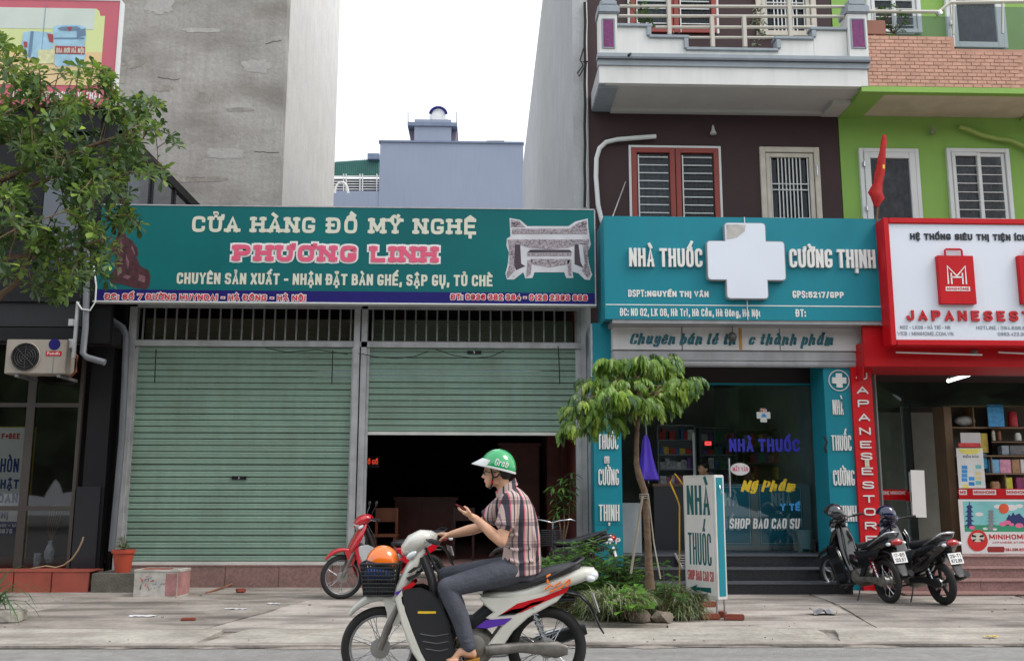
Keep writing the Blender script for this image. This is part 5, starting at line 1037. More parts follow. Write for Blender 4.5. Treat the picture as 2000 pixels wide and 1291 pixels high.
c_ = W(1887, 822, ysf + .1); MB().ell((c_.x, ysf + .14, c_.z), (.17, .1, .085), 14, 8).top('white_bundle', gm('wrapped_white', 170, 168, 166), 'rounded white bundle in the top left compartment of the goods shelf', 'bundle', smooth=60)
a_, b_, c_, d_ = rect(1929, 790, 1960, 833, ysf - .05); MB().box(a_, b_, ysf - .06, ysf - .04, c_, d_).top('blue_pack', gm('sky_blue_pack', 70, 150, 205), 'large bright blue packet hanging at the top of the goods shelf', 'packet')
goods(1973, 803, 1990, 833, gm('red_toy', 190, 50, 60), 'small red cone shaped goods on the top shelf at the right edge', 'red_goods', True, 'goods')
for i, (x0_, x1_, nm, col) in enumerate(((1932, 1952, 'pastel_blue_box', (120, 180, 215)), (1953, 1975, 'pink_box', (215, 150, 175)), (1977, 1992, 'tan_box', (170, 130, 96)), (1994, 2008, 'white_box', (215, 210, 205)))): goods(x0_, 897, x1_, 924, gm(nm, *col), '%s in the middle row of the goods shelf' % nm.replace('_', ' '), nm)
for i, (x0_, x1_, nm, col, ll) in enumerate(((1938, 1950, 'glass_jar', (190, 140, 90), True), (1944, 1957, 'candle_jar', (200, 150, 120), True), (1962, 1978, 'yellow_box', (215, 205, 70), False), (1986, 1999, 'plum_box', (150, 60, 110), False), (2000, 2012, 'orange_box', (220, 130, 60), False))): goods(x0_, 932 + (8 if ll else 0), x1_, 960, gm(nm, *col), '%s in the lowest visible row of the goods shelf' % nm.replace('_', ' '), nm, ll, 'jar' if ll else 'box')
for i, (x0_, x1_, nm, col, ll, y0_) in enumerate(((1940, 1947, 'small_bottle', (220, 210, 190), True, 840), (1952, 1959, 'brown_bottle', (140, 90, 60), True, 840), (1986, 1998, 'white_mug', (220, 220, 215), True, 845))): goods(x0_, y0_, x1_, 860, gm(nm, *col), '%s on the small upper shelf of the goods shelf' % nm.replace('_', ' '), nm, ll, 'bottle')
MB().box(W(1936, 862, ysf).x, shx1, ysf + .01, ysf + .33, W(1950, 863, ysf).z - .008, W(1950, 863, ysf).z + .008).build('shelf_board', M_wood, sf2)
for x0_, x1_, nm, col in ((1957, 1971, 'grey_box', (150, 160, 170)), (1973, 2004, 'monochrome_box', (110, 110, 112))): goods(x0_, 870, x1_, 888, gm(nm, *col), '%s under the small upper shelf' % nm.replace('_', ' '), nm)
goods(1914, 846, 1930, 884, gm('snack_pack', 200, 175, 80), 'yellow snack packet left of the small upper shelf', 'snack_packet'); goods(1918, 886, 1928, 915, gm('cyan_pack', 60, 160, 200), 'narrow cyan packet beside the white notice board', 'cyan_packet')
# printed notices on the glass
yn = D0 - .015
nt = empty('notice_board', 'white notice with yellow arch and blue squares on the shop window', 'notice', tuple(W(1894, 955, yn)))
a_, b_, c_, d_ = rect(1870, 875, 1922, 953, yn); MB().box(a_, b_, yn - .004, yn, c_, d_).build('sheet', mat('notice_white', C(220, 222, 218), .5), nt)
mb = MB(); cxn = (a_ + b_) / 2; mb.prism([(a_ + .02, d_ - .01)] + [(cxn - .18 * math.cos(R(t)), d_ - .015 - .085 * math.sin(R(t))) for t in range(0, 181, 20)] + [(b_ - .02, d_ - .01)], yn - .007, yn - .0045); mb.build('arch', mat('lemon_print', C(226, 216, 110), .5), nt)
T("ĐIỂM BÁN", 1881, 889, 1911, 894, yn - .006, .009, M_gry, nt); r3 = random.Random(5)
for x_, y_, m_ in ((1878, 909, M_vb), (1878, 917, M_vb), (1878, 925, M_vb), (1878, 933, M_vb), (1892, 931, M_vb), (1892, 941, mat('deep_blue_print', C(20, 130, 200))), (1905, 908, mat('mint_print', C(110, 190, 190))), (1905, 921, mat('sand_print', C(225, 210, 160))), (1905, 930, mat('sand_print', None)), (1905, 939, mat('mint_print', None)), (1880, 946, mat('lemon_print', None))):
    a_, b_, c_, d_ = rect(x_, y_, x_ + 11, y_ + 7, yn); MB().box(a_, b_, yn - .0065, yn - .0045, c_, d_).build('printed_square', m_, nt)
a_, b_, c_, d_ = rect(1876, 845, 1915, 868, yn); MB().box(a_, b_, yn - .004, yn, c_, d_).top('paper_sheet', M_fas, 'blank greyish sheet above the notice with the yellow arch', 'paper')
a_, b_, c_, d_ = rect(1872, 865, 1915, 873, yn - .01); MB().box(a_, b_, yn - .012, yn - .006, c_, d_).top('red_strip', gm('red_patterned_strip', 200, 60, 60), 'thin red patterned strip between the blank sheet and the notice', 'strip')
bn = empty('window_banner', 'red banner and illustrated poster with pagodas filling the shop window', 'poster', tuple(W(1940, 1081, yn)))
a_, b_, c_, d_ = rect(1872, 954, 2070, 974, yn); MB().box(a_, b_, yn - .004, yn, c_, d_).build('red_band', M_red, bn)
for x0_, x1_, s_ in ((1872, 1888, "ME"), (1899, 1945, "MINIHOME"), (1964, 2010, "MINIHOME")):
    a2, b2, c2, d2 = rect(x0_ + 1, 956, x1_, 966, yn); MB().box(a2, b2, yn - .007, yn - .0045, c2, d2).build('name_strip', E_w, bn); lettering(s_, a2 + .012, b2 - .012, c2 + .014, d2 - .014, yn - .009, .011, M_rl, bn, gap=2.2)
a_, b_, c_, d_ = rect(1875, 975, 2070, 1081, yn); MB().box(a_, b_, yn - .004, yn, c_, d_, 0).build('sheet', E_w, bn); ai, bi, ci, di = rect(1882, 979, 2070, 1038, yn)
MB().box(ai, bi, yn - .0055, yn - .0042, ci, di).build('printed_sky', mat('aqua_print', C(130, 200, 200), .5), bn); MB().box(ai, bi, yn - .007, yn - .0056, ci, ci + .1).build('printed_lawn', mat('green_print', C(50, 150, 110), .5), bn)
mb = MB(); P_ = lambda pts, y=yn - .009: mb.prism([(W(p[0], p[1], yn).x, W(p[0], p[1], yn).z) for p in pts], y, y + .0012)
for cx_, s_, y0_ in ((1893, 1, 986), (1935, .0, 996)):
    if s_:
        for k in range(5): y_ = y0_ + 9 * k; w_ = 7 + k * .9; P_([(cx_ - w_, y_ + 5), (cx_ - 3, y_), (cx_ + 3, y_), (cx_ + w_, y_ + 5), (cx_ + 4, y_ + 5), (cx_ + 4, y_ + 9), (cx_ - 4, y_ + 9), (cx_ - 4, y_ + 5)])
P_([(1892, 980), (1894, 980), (1893.5, 987), (1892.5, 987)]); P_([(1962, 1026), (1966, 1012), (1970, 1004), (1974, 1008), (1978, 1000), (1982, 1006), (1990, 1002), (2000, 1012), (2010, 1026)]); mb.build('printed_navy_shapes', mat('dark_blue_print', C(36, 52, 104), .5), bn); mb = MB()
for k in range(6): y_ = 996 + 6.5 * k; w_ = 7 + k * .8; P_([(1935 - w_, y_ + 3), (1932, y_), (1938, y_), (1935 + w_, y_ + 3), (1939, y_ + 3), (1939, y_ + 6.5), (1931, y_ + 6.5), (1931, y_ + 3)], yn - .0092)
mb.build('printed_grey_tower', mat('grey_print', C(130, 138, 140), .5), bn); mb = MB(); P_([(1960 + 10 * math.cos(R(t)), 993 + 10 * math.sin(R(t))) for t in range(0, 360, 20)], yn - .0094); mb.build('printed_sun', mat('orange_print', C(220, 90, 50), .5), bn)
mb = MB(); [P_([(cx_ + w_ * math.cos(R(t)), cy_ + w_ * .6 * math.sin(R(t))) for t in range(0, 360, 30)], yn - .0096 - .0002 * i) for i, (cx_, cy_, w_) in enumerate(((1958, 1023, 7), (1967, 1020, 7), (1975, 1024, 5), (1898, 1030, 6), (1990, 1026, 8)))]; mb.build('printed_blossom', mat('blossom_print', C(226, 110, 150), .5), bn)
mb = MB(); [P_([(cx_ + w_ * math.cos(R(t)), cy_ + w_ * .5 * math.sin(R(t))) for t in range(0, 360, 30)], yn - .0078 - .0002 * i) for i, (cx_, cy_, w_) in enumerate(((1912, 1004, 8), (1948, 989, 8), (1975, 991, 12), (1990, 988, 8), (1924, 1032, 5), (1942, 1033, 5)))]; mb.build('printed_cloud', E_w, bn)
mb = MB(); P_([(1909 + 20 * math.cos(R(t)) * (.95 if math.sin(R(t)) < 0 else 1), 1055 + 21 * math.sin(R(t))) for t in range(0, 360, 15)], yn - .0105); mb.build('printed_doll', mat('poster_red_print', C(206, 40, 40), .5), bn)
mb = MB(); P_([(1909 + 13 * math.cos(R(t)), 1049 + 9 * math.sin(R(t))) for t in range(0, 360, 20)], yn - .012); mb.build('printed_face', E_bg, bn); mb = MB()
for sx in (-1, 1): P_([(1909 + sx * 11, 1043), (1909 + sx * 3, 1046), (1909 + sx * 4, 1049), (1909 + sx * 12, 1048)], yn - .0135); P_([(1909 + sx * 2, 1052), (1909 + sx * 10, 1053), (1909 + sx * 9, 1058)], yn - .0135)
mb.build('printed_brows', M_blk, bn); T("MINIHOME", 1932, 1043, 2008, 1053, yn - .006, .018, M_rl, bn, gap=2.2); T("JAPANESE STORE", 1938, 1057, 2004, 1061, yn - .006, .006, M_rl, bn, gap=2.6); T("094.696.6286", 1964, 1070, 2006, 1076, yn - .006, .014, M_rl, bn)
mb = MB(); P_([(1930, 1067), (1960, 1067), (1962, 1070), (1962, 1075), (1960, 1078), (1930, 1078), (1928, 1075), (1928, 1070)], yn - .006); mb.build('printed_badge', mat('maroon_print', C(150, 40, 36)), bn)
# bucket, bottles and bags behind the pharmacy glass
c = W(1570, 1080, D0 + .25); c.z = zfl
bu = empty('white_bucket', 'pale blue plastic bucket on the pharmacy floor behind the glass', 'bucket', tuple(c))
MB().lathe([(.09, 0), (.12, .31), (.132, .31), (.132, .335), (.115, .335), (.085, .02), (.001, .02)], c, 24).build('bucket_body', mat('pale_blue_plastic', C(176, 204, 212), .4), bu, smooth=40); MB().box(c.x - .05, c.x + .05, c.y - .125, c.y - .1, c.z + .01, c.z + .05).build('pedal', M_black, bu)
for i, (px, m_, lab) in enumerate(((1592, gm('amber_bottle', 150, 90, 50), 'brown bottle'), (1601, gm('blue_bottle', 60, 110, 180), 'blue bottle'))):
    c = W(px, 1080, D0 + .3); c.z = zfl; MB().lathe([(.035, 0), (.037, .13), (.014, .17), (.014, .2)], c, 14).top('bottle', m_, lab + ' on the floor behind the pharmacy glass right of the bucket', 'bottle', smooth=40)
# metal ramp over the steps
q0 = G(1356, 1158, .05); q1 = W(1318, 1086, D0 - .55); q1.z = zfl + .02; rm = empty('metal_ramp', 'narrow barred metal ramp leaning on the black steps', 'ramp', tuple(q0)); w_ = Vector((.5, 0, 0))
MB().tube([q0, q1], .02, 6).tube([q0 + w_, q1 + w_], .02, 6).build('side_rail', M_dsteel, rm)
for k in range(1, 16): p_ = q0.lerp(q1, k / 16); MB().tube([p_, p_ + w_], .01, 5).build('bar', M_dsteel, rm)
c = W(1232, 1070, D0 - .2); c.z = zfl
MB().box(c.x - .13, c.x + .17, D0 - .2, D0 + .15, zfl, zfl + .75, .01).top('grey_cabinet', mat('pale_metal_cabinet', C(150, 154, 156), .5, .1, streak=.2), 'small grey metal cabinet beside the left teal pillar', 'cabinet')
# purple umbrella
q = W(1261, 850, D0 - .35); um = empty('purple_umbrella', 'closed purple parasol hanging beside the small tree trunk', 'umbrella', tuple(W(1261, 935, D0 - .35)))
sec = [];
for i, (zz_, rr) in enumerate(((0, .02), (-.1, .05), (-.3, .075), (-.5, .11), (-.66, .15), (-.68, .12))): sec.append([(q.x + .02 * i * .3 + math.cos(t) * rr * (1 + .28 * math.sin(5 * t)), q.y + math.sin(t) * rr * (1 + .28 * math.sin(5 * t)), q.z + zz_) for t in (2 * math.pi * k / 30 for k in range(30))])
MB().rings(sec).build('cloth', mat('violet_cloth', C(66, 40, 160), .7, var=.15), um, smooth=50); MB().tube([(q.x, q.y, q.z + .5), (q.x + .03, q.y, q.z - .72)], .012, 6).build('pole', M_metal, um)
# ================================================================ plants
def leaf_mat(name, c, var=.25, tr=.35):
    if name in MC: return MC[name]
    m = mat(name, c, .42, var=var, sc=3.5, rand=.28, spec=.5); t = m.node_tree; N = t.nodes; L = t.links
    p = N['Principled BSDF']; o = N['Material Output']; tl = N.new('ShaderNodeBsdfTranslucent'); ms_ = N.new('ShaderNodeMixShader'); ms_.inputs[0].default_value = tr
    src = p.inputs['Base Color'].links[0].from_socket; hs = N.new('ShaderNodeHueSaturation'); hs.inputs['Value'].default_value = 1.5; hs.inputs['Hue'].default_value = .49; L.new(src, hs.inputs['Color']); L.new(hs.outputs[0], tl.inputs[0])
    L.new(p.outputs[0], ms_.inputs[1]); L.new(tl.outputs[0], ms_.inputs[2]); L.new(ms_.outputs[0], o.inputs[0]); return m
def leaf_geo(L_, w, droop=.15, fold=.25, shape='obovate'):
    """leaf along +X from the origin, midrib folded; returns verts, faces"""
    st = {'obovate': [(0, .08), (.3, .35), (.6, .85), (.82, 1), (1, .12)], 'lance': [(0, .1), (.25, .75), (.5, 1), (.78, .6), (1, .03)]}[shape]
    vs = []; fs = []
    for u, k in st:
        z = -droop * L_ * u * u; vs += [(u * L_, -w * k / 2, z + fold * w * k * .5), (u * L_, 0, z), (u * L_, w * k / 2, z + fold * w * k * .5)]
    for i in range(len(st) - 1): a = 3 * i; fs += [(a, a + 1, a + 4, a + 3), (a + 1, a + 2, a + 5, a + 4)]
    return vs, fs
def frame_m(pos, d, roll=0):
    d = Vector(d).normalized(); up = Vector((0, 0, 1)); y = up.cross(d)
    if y.length < .05: y = Vector((0, 1, 0))
    y.normalize(); z = d.cross(y); m = Matrix((d, y, z)).transposed().to_4x4(); return Matrix.Translation(pos) @ m @ Matrix.Rotation(roll, 4, 'X')
def inpoly(x, y, P):
    c = False; j = len(P) - 1
    for i in range(len(P)):
        if (P[i][1] > y) != (P[j][1] > y) and x < (P[j][0] - P[i][0]) * (y - P[i][1]) / (P[j][1] - P[i][1]) + P[i][0]: c = not c
        j = i
    return c
LM = [leaf_mat('leaf_green', (.105, .185, .035)), leaf_mat('leaf_dark_green', (.045, .095, .028)), leaf_mat('leaf_yellow_green', (.24, .36, .06)), leaf_mat('leaf_grey_green', (.13, .21, .09)), leaf_mat('leaf_fresh_green', (.16, .26, .04))]
M_bark = mat('brown_bark', C(104, 84, 66), .9, var=.3, sc=14, bump=.8, bsc=40)
def put_leaves(root, mats, leafs, shape, names='leaf', limit=300, cam_near=True):
    """leafs: list of (matrix, L, w, material index, kind index); nearest ones single, rest joined per material"""
    leafs.sort(key=lambda q: (q[0].translation - Vector((0, 0, CH))).length)
    off = ROOT[root.name]; cache = {}
    for M_, L_, w, mi, ki in leafs[:limit]:
        key = (mi, ki)
        if key not in cache:
            vs, fs = leaf_geo(1, w / L_, [.1, .25, .4][ki % 3], .3, shape); me = MB().add(vs, fs).mesh('leaf', mats[mi], 80); cache[key] = me
        o = link(names, cache[key], root); mm = M_.copy(); mm.translation = mm.translation - off; o.matrix_local = mm @ Matrix.Diagonal((L_, L_, L_, 1))
    by = {}
    for M_, L_, w, mi, ki in leafs[limit:]:
        mb = by.setdefault(mi, MB()); vs, fs = leaf_geo(L_, w, [.1, .25, .4][ki % 3], .3, shape); mb.xf = M_; mb.add(vs, fs)
    for mi, mb in by.items(): o = mb.build('foliage', mats[mi], root, smooth=80); o['kind'] = 'stuff'
# ---- big tree at the left
r = random.Random(21)
OUT = [(-90, 40), (-20, 60), (0, 78), (30, 85), (60, 112), (100, 132), (120, 118), (150, 112), (175, 135), (200, 120), (222, 128), (226, 190), (250, 200), (268, 178), (300, 182), (312, 215), (340, 235), (352, 262), (345, 290), (318, 285), (300, 268), (280, 275), (268, 292), (292, 318), (325, 335), (318, 352), (298, 372), (262, 380), (250, 398), (262, 415), (290, 440), (288, 470), (262, 458), (236, 448), (228, 470), (232, 505), (242, 540), (238, 578), (215, 570), (200, 545), (182, 532), (168, 560), (150, 590), (120, 575), (95, 590), (60, 560), (20, 545), (-90, 560)]
trunk = Vector((W(-105, 800, 11.6).x, 11.6, .05))
tr = empty('broadleaf_tree', 'large leafy tree with glossy rosettes of leaves filling the upper left corner', 'tree', tuple(trunk))
tp = [trunk, trunk + Vector((.05, 0, 1.2)), trunk + Vector((-.02, .05, 2.2)), trunk + Vector((.1, .0, 3.0)), trunk + Vector((.25, 0, 4.0)), trunk + Vector((.3, .1, 5.2))]
MB().tube(tp, [.16, .13, .12, .11, .08, .04], 10).build('trunk', M_bark, tr, smooth=60)
ends = []
while len(ends) < 600:
    x, y = r.uniform(-90, 352), r.uniform(40, 590)
    if not inpoly(x, y, OUT): continue
    g_ = noise.noise(Vector((x / 60, y / 60, 1.7)))
    if (g_ < -.08 and r.random() < .85) or (y < 150 and r.random() < .45): continue
    # thinner beyond the middle, holes lower right
    Y = 11.4 + r.gauss(0, .55) + (.4 if x > 230 else 0); ends.append((W(x, y, Y), x, y))
limbs = []
for (x0_, y0_), (x1_, y1_), Y in (((-60, 600), (20, 560), 11.3), ((-60, 420), (140, 330), 11.4), ((-60, 300), (90, 200), 11.7), ((-60, 500), (200, 470), 11.2), ((-70, 380), (250, 260), 11.6)):
    p0 = W(x0_, y0_, 11.5); p1 = W(x1_, y1_, Y); p2 = p0.lerp(p1, .5) + Vector((0, r.uniform(-.2, .2), -.06)); limbs.append([tp[3 if y0_ > 400 else 4], p0, p2, p1])
limbs.append([tp[2], W(-20, 590, 11.4), W(30, 555, 11.3), W(60, 500, 11.3), W(70, 420, 11.35)])
for l in limbs: MB().tube(l, [.07, .045, .035, .02, .012][:len(l)], 7).build('limb', M_bark, tr, smooth=60)
pts = [q for l in limbs for k in range(len(l) - 1) for q in (l[k].lerp(l[k + 1], t) for t in (0, .33, .66, 1))][2:]
tw = MB(); leafs = []
for e, x, y in ends:
    n_ = min(pts, key=lambda q: (q - e).length + (0 if q.x < e.x else .5)); mid = n_.lerp(e, .6) + Vector((0, 0, .08)); 
    pts += [mid, mid.lerp(e, .5)]
    if (n_ - e).length < 2.2: tw.tube([n_, mid, e], [.007, .006, .004], 4)
    tip = (e - mid).normalized() if (e - mid).length > .01 else Vector((0, 0, 1)); ax = (tip + Vector((0, -.15, .9))).normalized()
    nl = r.randint(7, 10); ph = r.uniform(0, 6.28); base = r.choice([0, 0, 1, 1, 3, 4]) if y > 130 else r.choice([0, 2, 4, 3])
    for k in range(nl):
        a_ = ph + k * 2.4; el = r.uniform(-.15, .75) if k < nl - 2 else r.uniform(.8, 1.2)
        s_ = ax.orthogonal().normalized(); t_ = ax.cross(s_); d_ = (s_ * math.cos(a_) + t_ * math.sin(a_)) * math.cos(el) + ax * math.sin(el)
        L_ = r.uniform(.095, .165); mi = 2 if (k >= nl - 2 and r.random() < .5) else base
        leafs.append((frame_m(e + d_ * .012 - ax * r.uniform(0, .05), d_, r.uniform(-.5, .5)), L_, L_ * r.uniform(.38, .48), mi, r.randint(0, 2)))
    # side leaves along the twig
    for k in range(4):
        q = mid.lerp(e, r.uniform(.3, .9)); d_ = Vector((r.uniform(-1, 1), r.uniform(-1, .6), r.uniform(-.5, .6))); L_ = r.uniform(.08, .12); leafs.append((frame_m(q, d_, r.uniform(-.6, .6)), L_, L_ * .42, base, r.randint(0, 2)))
o = tw.build('twigs', M_bark, tr); o['kind'] = 'stuff'; print('tree leaves', len(leafs)); put_leaves(tr, LM, leafs, 'obovate')
# ---- small tree before the pharmacy
M_lc = [leaf_mat('compound_leaf_green', (.155, .27, .04), .2), leaf_mat('compound_leaf_yellow', (.3, .42, .07), .2), leaf_mat('compound_leaf_dark', (.06, .13, .03), .2)]
YS_ = 10.75; r = random.Random(5)
base = W(1272, 1150, YS_); base.z = .06; sm = empty('small_street_tree', 'small street tree with drooping feathery leaves and a thin bent trunk', 'tree', tuple(base))
tpx = [(1270, 1150), (1267, 1100), (1265, 1050), (1262, 1000), (1259, 960), (1248, 928), (1243, 905), (1243, 870), (1245, 830), (1248, 790), (1240, 745)]
tpt = [W(x, y, YS_) for x, y in tpx]; MB().tube(tpt, [.056, .042, .038, .036, .037, .038, .03, .027, .024, .018, .008], 10).build('trunk', M_bark, sm, smooth=60)
OUT2 = [(1100, 800), (1092, 830), (1120, 850), (1160, 855), (1200, 848), (1240, 845), (1290, 838), (1325, 815), (1352, 800), (1362, 782), (1372, 760), (1376, 745), (1340, 730), (1318, 722), (1310, 690), (1290, 700), (1255, 700), (1220, 690), (1190, 700), (1165, 715), (1140, 735), (1120, 760)]
crown = W(1235, 790, YS_); tips = []; LOB = [(1128, 805, 42), (1160, 758, 40), (1172, 828, 36), (1212, 722, 34), (1238, 800, 48), (1292, 722, 30), (1288, 795, 40), (1334, 768, 32), (1245, 752, 42), (1112, 836, 24), (1350, 748, 20), (1200, 780, 40), (1190, 712, 22), (1310, 705, 16), (1238, 738, 30), (1262, 712, 24), (1222, 760, 30)]
for lx, ly, lr in LOB:
    Yl = YS_ + r.uniform(-.4, .4) * (1.3 if 1150 < lx < 1320 else .7); lx = 1235 + (lx - 1235) * .88; cl_ = W(lx, ly, Yl); R_ = lr / 176
    for k in range(int(8 + lr * .68)):
        v = Vector((r.gauss(0, 1), r.gauss(0, 1), abs(r.gauss(0, 1)) * .9 - .15)).normalized() * R_ * r.uniform(.35, .85); tips.append((cl_ + v, v.normalized()))
nt_ = len(tips); print('fronds', nt_)
br = MB()
for k in range(26):
    q = tips[k * 37 % nt_][0]; s_ = tpt[-3].lerp(tpt[-1], r.random()); br.tube([s_, s_.lerp(q, .5) + Vector((0, 0, .1)), q], [.014, .009, .004], 5)
o = br.build('branches', M_bark, sm); o['kind'] = 'stuff'
for i, (e, v0) in enumerate(tips):
    # a pinnate leaf arching outward and down, with hanging leaflets
    out = Vector((v0.x, v0.y, 0)) + (e - crown) * .35; out.z = 0; out = out.normalized() if out.length > .05 else Vector((1, 0, 0))
    out = (out + Vector((r.uniform(-.6, .6), r.uniform(-.6, .6), 0))).normalized(); Ls = r.uniform(.12, .24); a0_ = r.uniform(.2, 1.15); nk = r.choice([5, 6, 7]); mb = MB(); side = Vector((-out.y, out.x, 0))
    prev = e; pts_ = [e]
    for k in range(1, nk + 1):
        u = k / nk; ang = a0_ - 2.1 * u; prev = prev + (out * math.cos(ang) + Vector((0, 0, math.sin(ang)))) * Ls / nk; pts_.append(prev)
        for sgn in (-1, 1):
            d_ = side * sgn * r.uniform(.55, .9) + out * .45 + Vector((0, 0, -.75 - .3 * u)); L_ = r.uniform(.07, .108) * (1 - .3 * abs(u - .5)); vs, fs = leaf_geo(L_, L_ * .4, .35, .2, 'lance'); mb.xf = frame_m(prev, d_, r.uniform(-.3, .3)); mb.add(vs, fs)
    mb.xf = None; mb.tube(pts_, .003, 3, caps=False)
    mb.build('leaf', M_lc[0 if r.random() < .62 else (1 if r.random() < .5 else 2)], sm, smooth=80)
# stakes tied to the trunk
MB().tube([W(1255, 968, YS_ - .05), W(1232, 1120, YS_ - .4)], .014, 6).build('stake', mat('grey_stake', C(118, 108, 96), .8), sm); MB().tube([W(1266, 965, YS_ - .06), W(1277, 1060, YS_ - .1), W(1290, 1130, YS_ - .25)], .008, 5).build('tie_rope', mat('pale_rope', C(140, 134, 122), .8), sm)
for k in range(3): q = W(1258, 965 + 4 * k, YS_); MB().torus(q, .05, .006, 14, 5, 'Z').build('tie', mat('pale_rope', None), sm)
# ---- planting at the tree foot
def bush(name, label, cat, px, Y, zb, n, dx, dy, h, L, w, mats, seed, spread=1.2, shape='lance', lim=120, up=.6):
    r = random.Random(seed); c = W(px, 1100, Y); c.z = zb; b = empty(name, label, cat, tuple(c)); lv = []; st = MB()
    for i in range(n):
        a_ = r.uniform(0, 6.28); q = math.sqrt(r.random()); e = c + Vector((math.cos(a_) * q * dx, math.sin(a_) * q * dy, h * (.35 + .65 * r.random()) * math.sqrt(max(.15, 1 - q * q * .75)))); s0 = c + Vector(((e.x - c.x) * .5, (e.y - c.y) * .5, .0))
        st.tube([s0, s0.lerp(e, .6) + Vector((0, 0, .03)), e], [.006, .004, .002], 4, caps=False)
        for k in range(r.randint(6, 9)):
            q2 = s0.lerp(e, r.uniform(.5, 1)) if k > 2 else e; d_ = Vector((math.cos(k * 2.4 + i), math.sin(k * 2.4 + i), r.uniform(.0, 1.1) * up)); LL = L * r.uniform(.7, 1.15); lv.append((frame_m(q2, d_, r.uniform(-.5, .5)), LL, LL * w, r.choice(range(len(mats))), r.randint(0, 2)))
    o = st.build('stems', M_bark, b); o['kind'] = 'stuff'; put_leaves(b, mats, lv, shape, limit=lim); return b
GB = [leaf_mat('bush_green', (.055, .14, .03)), leaf_mat('bush_dark', (.03, .08, .022)), leaf_mat('bush_light', (.10, .21, .04))]
bush('leafy_bush', 'dense dark green bush behind the tail of the white motorcycle', 'bush', 1155, 11.5, .05, 200, .7, .5, .88, .11, .4, GB, 3, lim=280)
bush('leafy_bush', 'low dark green bush nearest the half open shop, left of the other bushes', 'bush', 1118, 12.3, .05, 110, .42, .4, .8, .11, .4, GB, 14, lim=200)
bush('leafy_bush', 'smaller green bush close to the small tree trunk', 'bush', 1215, 11.1, .05, 90, .36, .3, .64, .11, .4, GB, 4, lim=200)
bush('broad_leaf_seedling', 'young plant with broad light green leaves at the foot of the small tree', 'plant', 1228, 10.35, .15, 7, .2, .15, .42, .15, .62, [leaf_mat('seedling_green', (.12, .27, .04))], 8, shape='obovate', lim=99, up=.3)
bush('broad_leaf_seedling', 'green sprigs of broad leaves right of the small tree trunk', 'plant', 1300, 10.9, .15, 9, .2, .2, .62, .12, .5, [leaf_mat('bush_green', None)], 9, shape='obovate', lim=99, up=.5)
# striped grass tufts
MG = [leaf_mat('grass_blade_green', (.19, .25, .08)), leaf_mat('grass_blade_pale', (.50, .52, .36)), leaf_mat('grass_blade_olive', (.09, .13, .04))]
def tuft(px, py, zb, rad, n, L, seed, label, mats=MG, name='striped_grass', cat='grass plant', up=1.3, w=.008):
    r = random.Random(seed); c = G(px, py, zb) if not isinstance(py, Vector) else py; t_ = empty(name, label, cat, tuple(c)); mbs = [MB() for _ in mats]
    for i in range(n):
        a_ = r.uniform(0, 6.28); q = math.sqrt(r.random()) * rad; s = c + Vector((math.cos(a_) * q, math.sin(a_) * q * .7, r.uniform(0, .1 * up) * (1 - q / rad * .5))); a2 = a_ + r.uniform(-.8, .8); LL = L * r.uniform(.6, 1.2); d = Vector((math.cos(a2), math.sin(a2), 0)); sd_ = Vector((-d.y, d.x, 0)) * w; vs = []
        el = r.uniform(.3, 1.45); p_ = s.copy()
        for k in range(5):
            ww = (1 - k / 4) * .9 + .1; vs += [p_ - sd_ * ww, p_ + sd_ * ww]; p_ = p_ + (d * math.cos(el) + Vector((0, 0, math.sin(el)))) * LL / 4; el -= .55
            p_.z = max(p_.z, .06)
        r.choice(mbs).add(vs, [(2 * k, 2 * k + 1, 2 * k + 3, 2 * k + 2) for k in range(4)])
    for mb, m_ in zip(mbs, mats): o = mb.build('blades', m_, t_); o['kind'] = 'stuff'
    return t_
tuft(1205, 1205, .06, .42, 1500, .26, 1, 'spilling clump of striped grass left of the red bricks')
tuft(1205, 1182, .25, .34, 900, .24, 2, 'striped grass clump on top of the planter left of the trunk')
tuft(1325, 1203, .08, .24, 900, .27, 3, 'striped grass clump right of the red bricks beside the light box')
tuft(1285, 1170, .22, .34, 900, .22, 4, 'striped grass growing round the foot of the small tree')
tuft(1330, 1178, .2, .26, 600, .22, 6, 'striped grass clump at the right rear of the planter')
# bricks and stones of the planter rim
M_rb = mat('red_clay_brick', C(138, 66, 50), .85, var=.2, sc=20, bump=.4, dirt=.4, dcol=C(96, 62, 52), dsc=4); M_st = mat('rough_stone', C(128, 116, 104), .9, var=.25, sc=8, bump=.8, dirt=.4, dcol=C(80, 66, 58), dsc=5)
def brick_at(px, py, z, rz, label, m=M_rb, size=(.22, .1, .06), ry=0):
    c = G(px, py, .055); MB(Matrix.Translation((c.x, c.y + size[1] / 2, z + size[2] / 2)) @ Matrix.Rotation(R(rz), 4, 'Z') @ Matrix.Rotation(R(ry), 4, 'Y')).box(-size[0] / 2, size[0] / 2, -size[1] / 2, size[1] / 2, -size[2] / 2, size[2] / 2, .008).top('brick', m, label, 'brick')
def stone(px, py, s, label, seed):
    r = random.Random(seed); b = bmesh.new(); bmesh.ops.create_icosphere(b, subdivisions=2, radius=1); c = G(px, py, .05)
    for v in b.verts: k = 1 + .5 * noise.noise(v.co * 1.8 + Vector((seed, 0, 0))); v.co = Vector((c.x + v.co.x * s[0] * k, c.y + .1 + v.co.y * s[1] * k, .05 + s[2] * .8 + v.co.z * s[2] * k))
    mb = MB(); mb.bm(b); mb.top('stone', M_st, label, 'stone', smooth=40)
brick_at(1272, 1200, .12, 4, 'red brick lying flat on the planter rim under the small tree'); brick_at(1277, 1190, .19, -6, 'short red brick stacked highest on the planter rim', size=(.17, .1, .06))
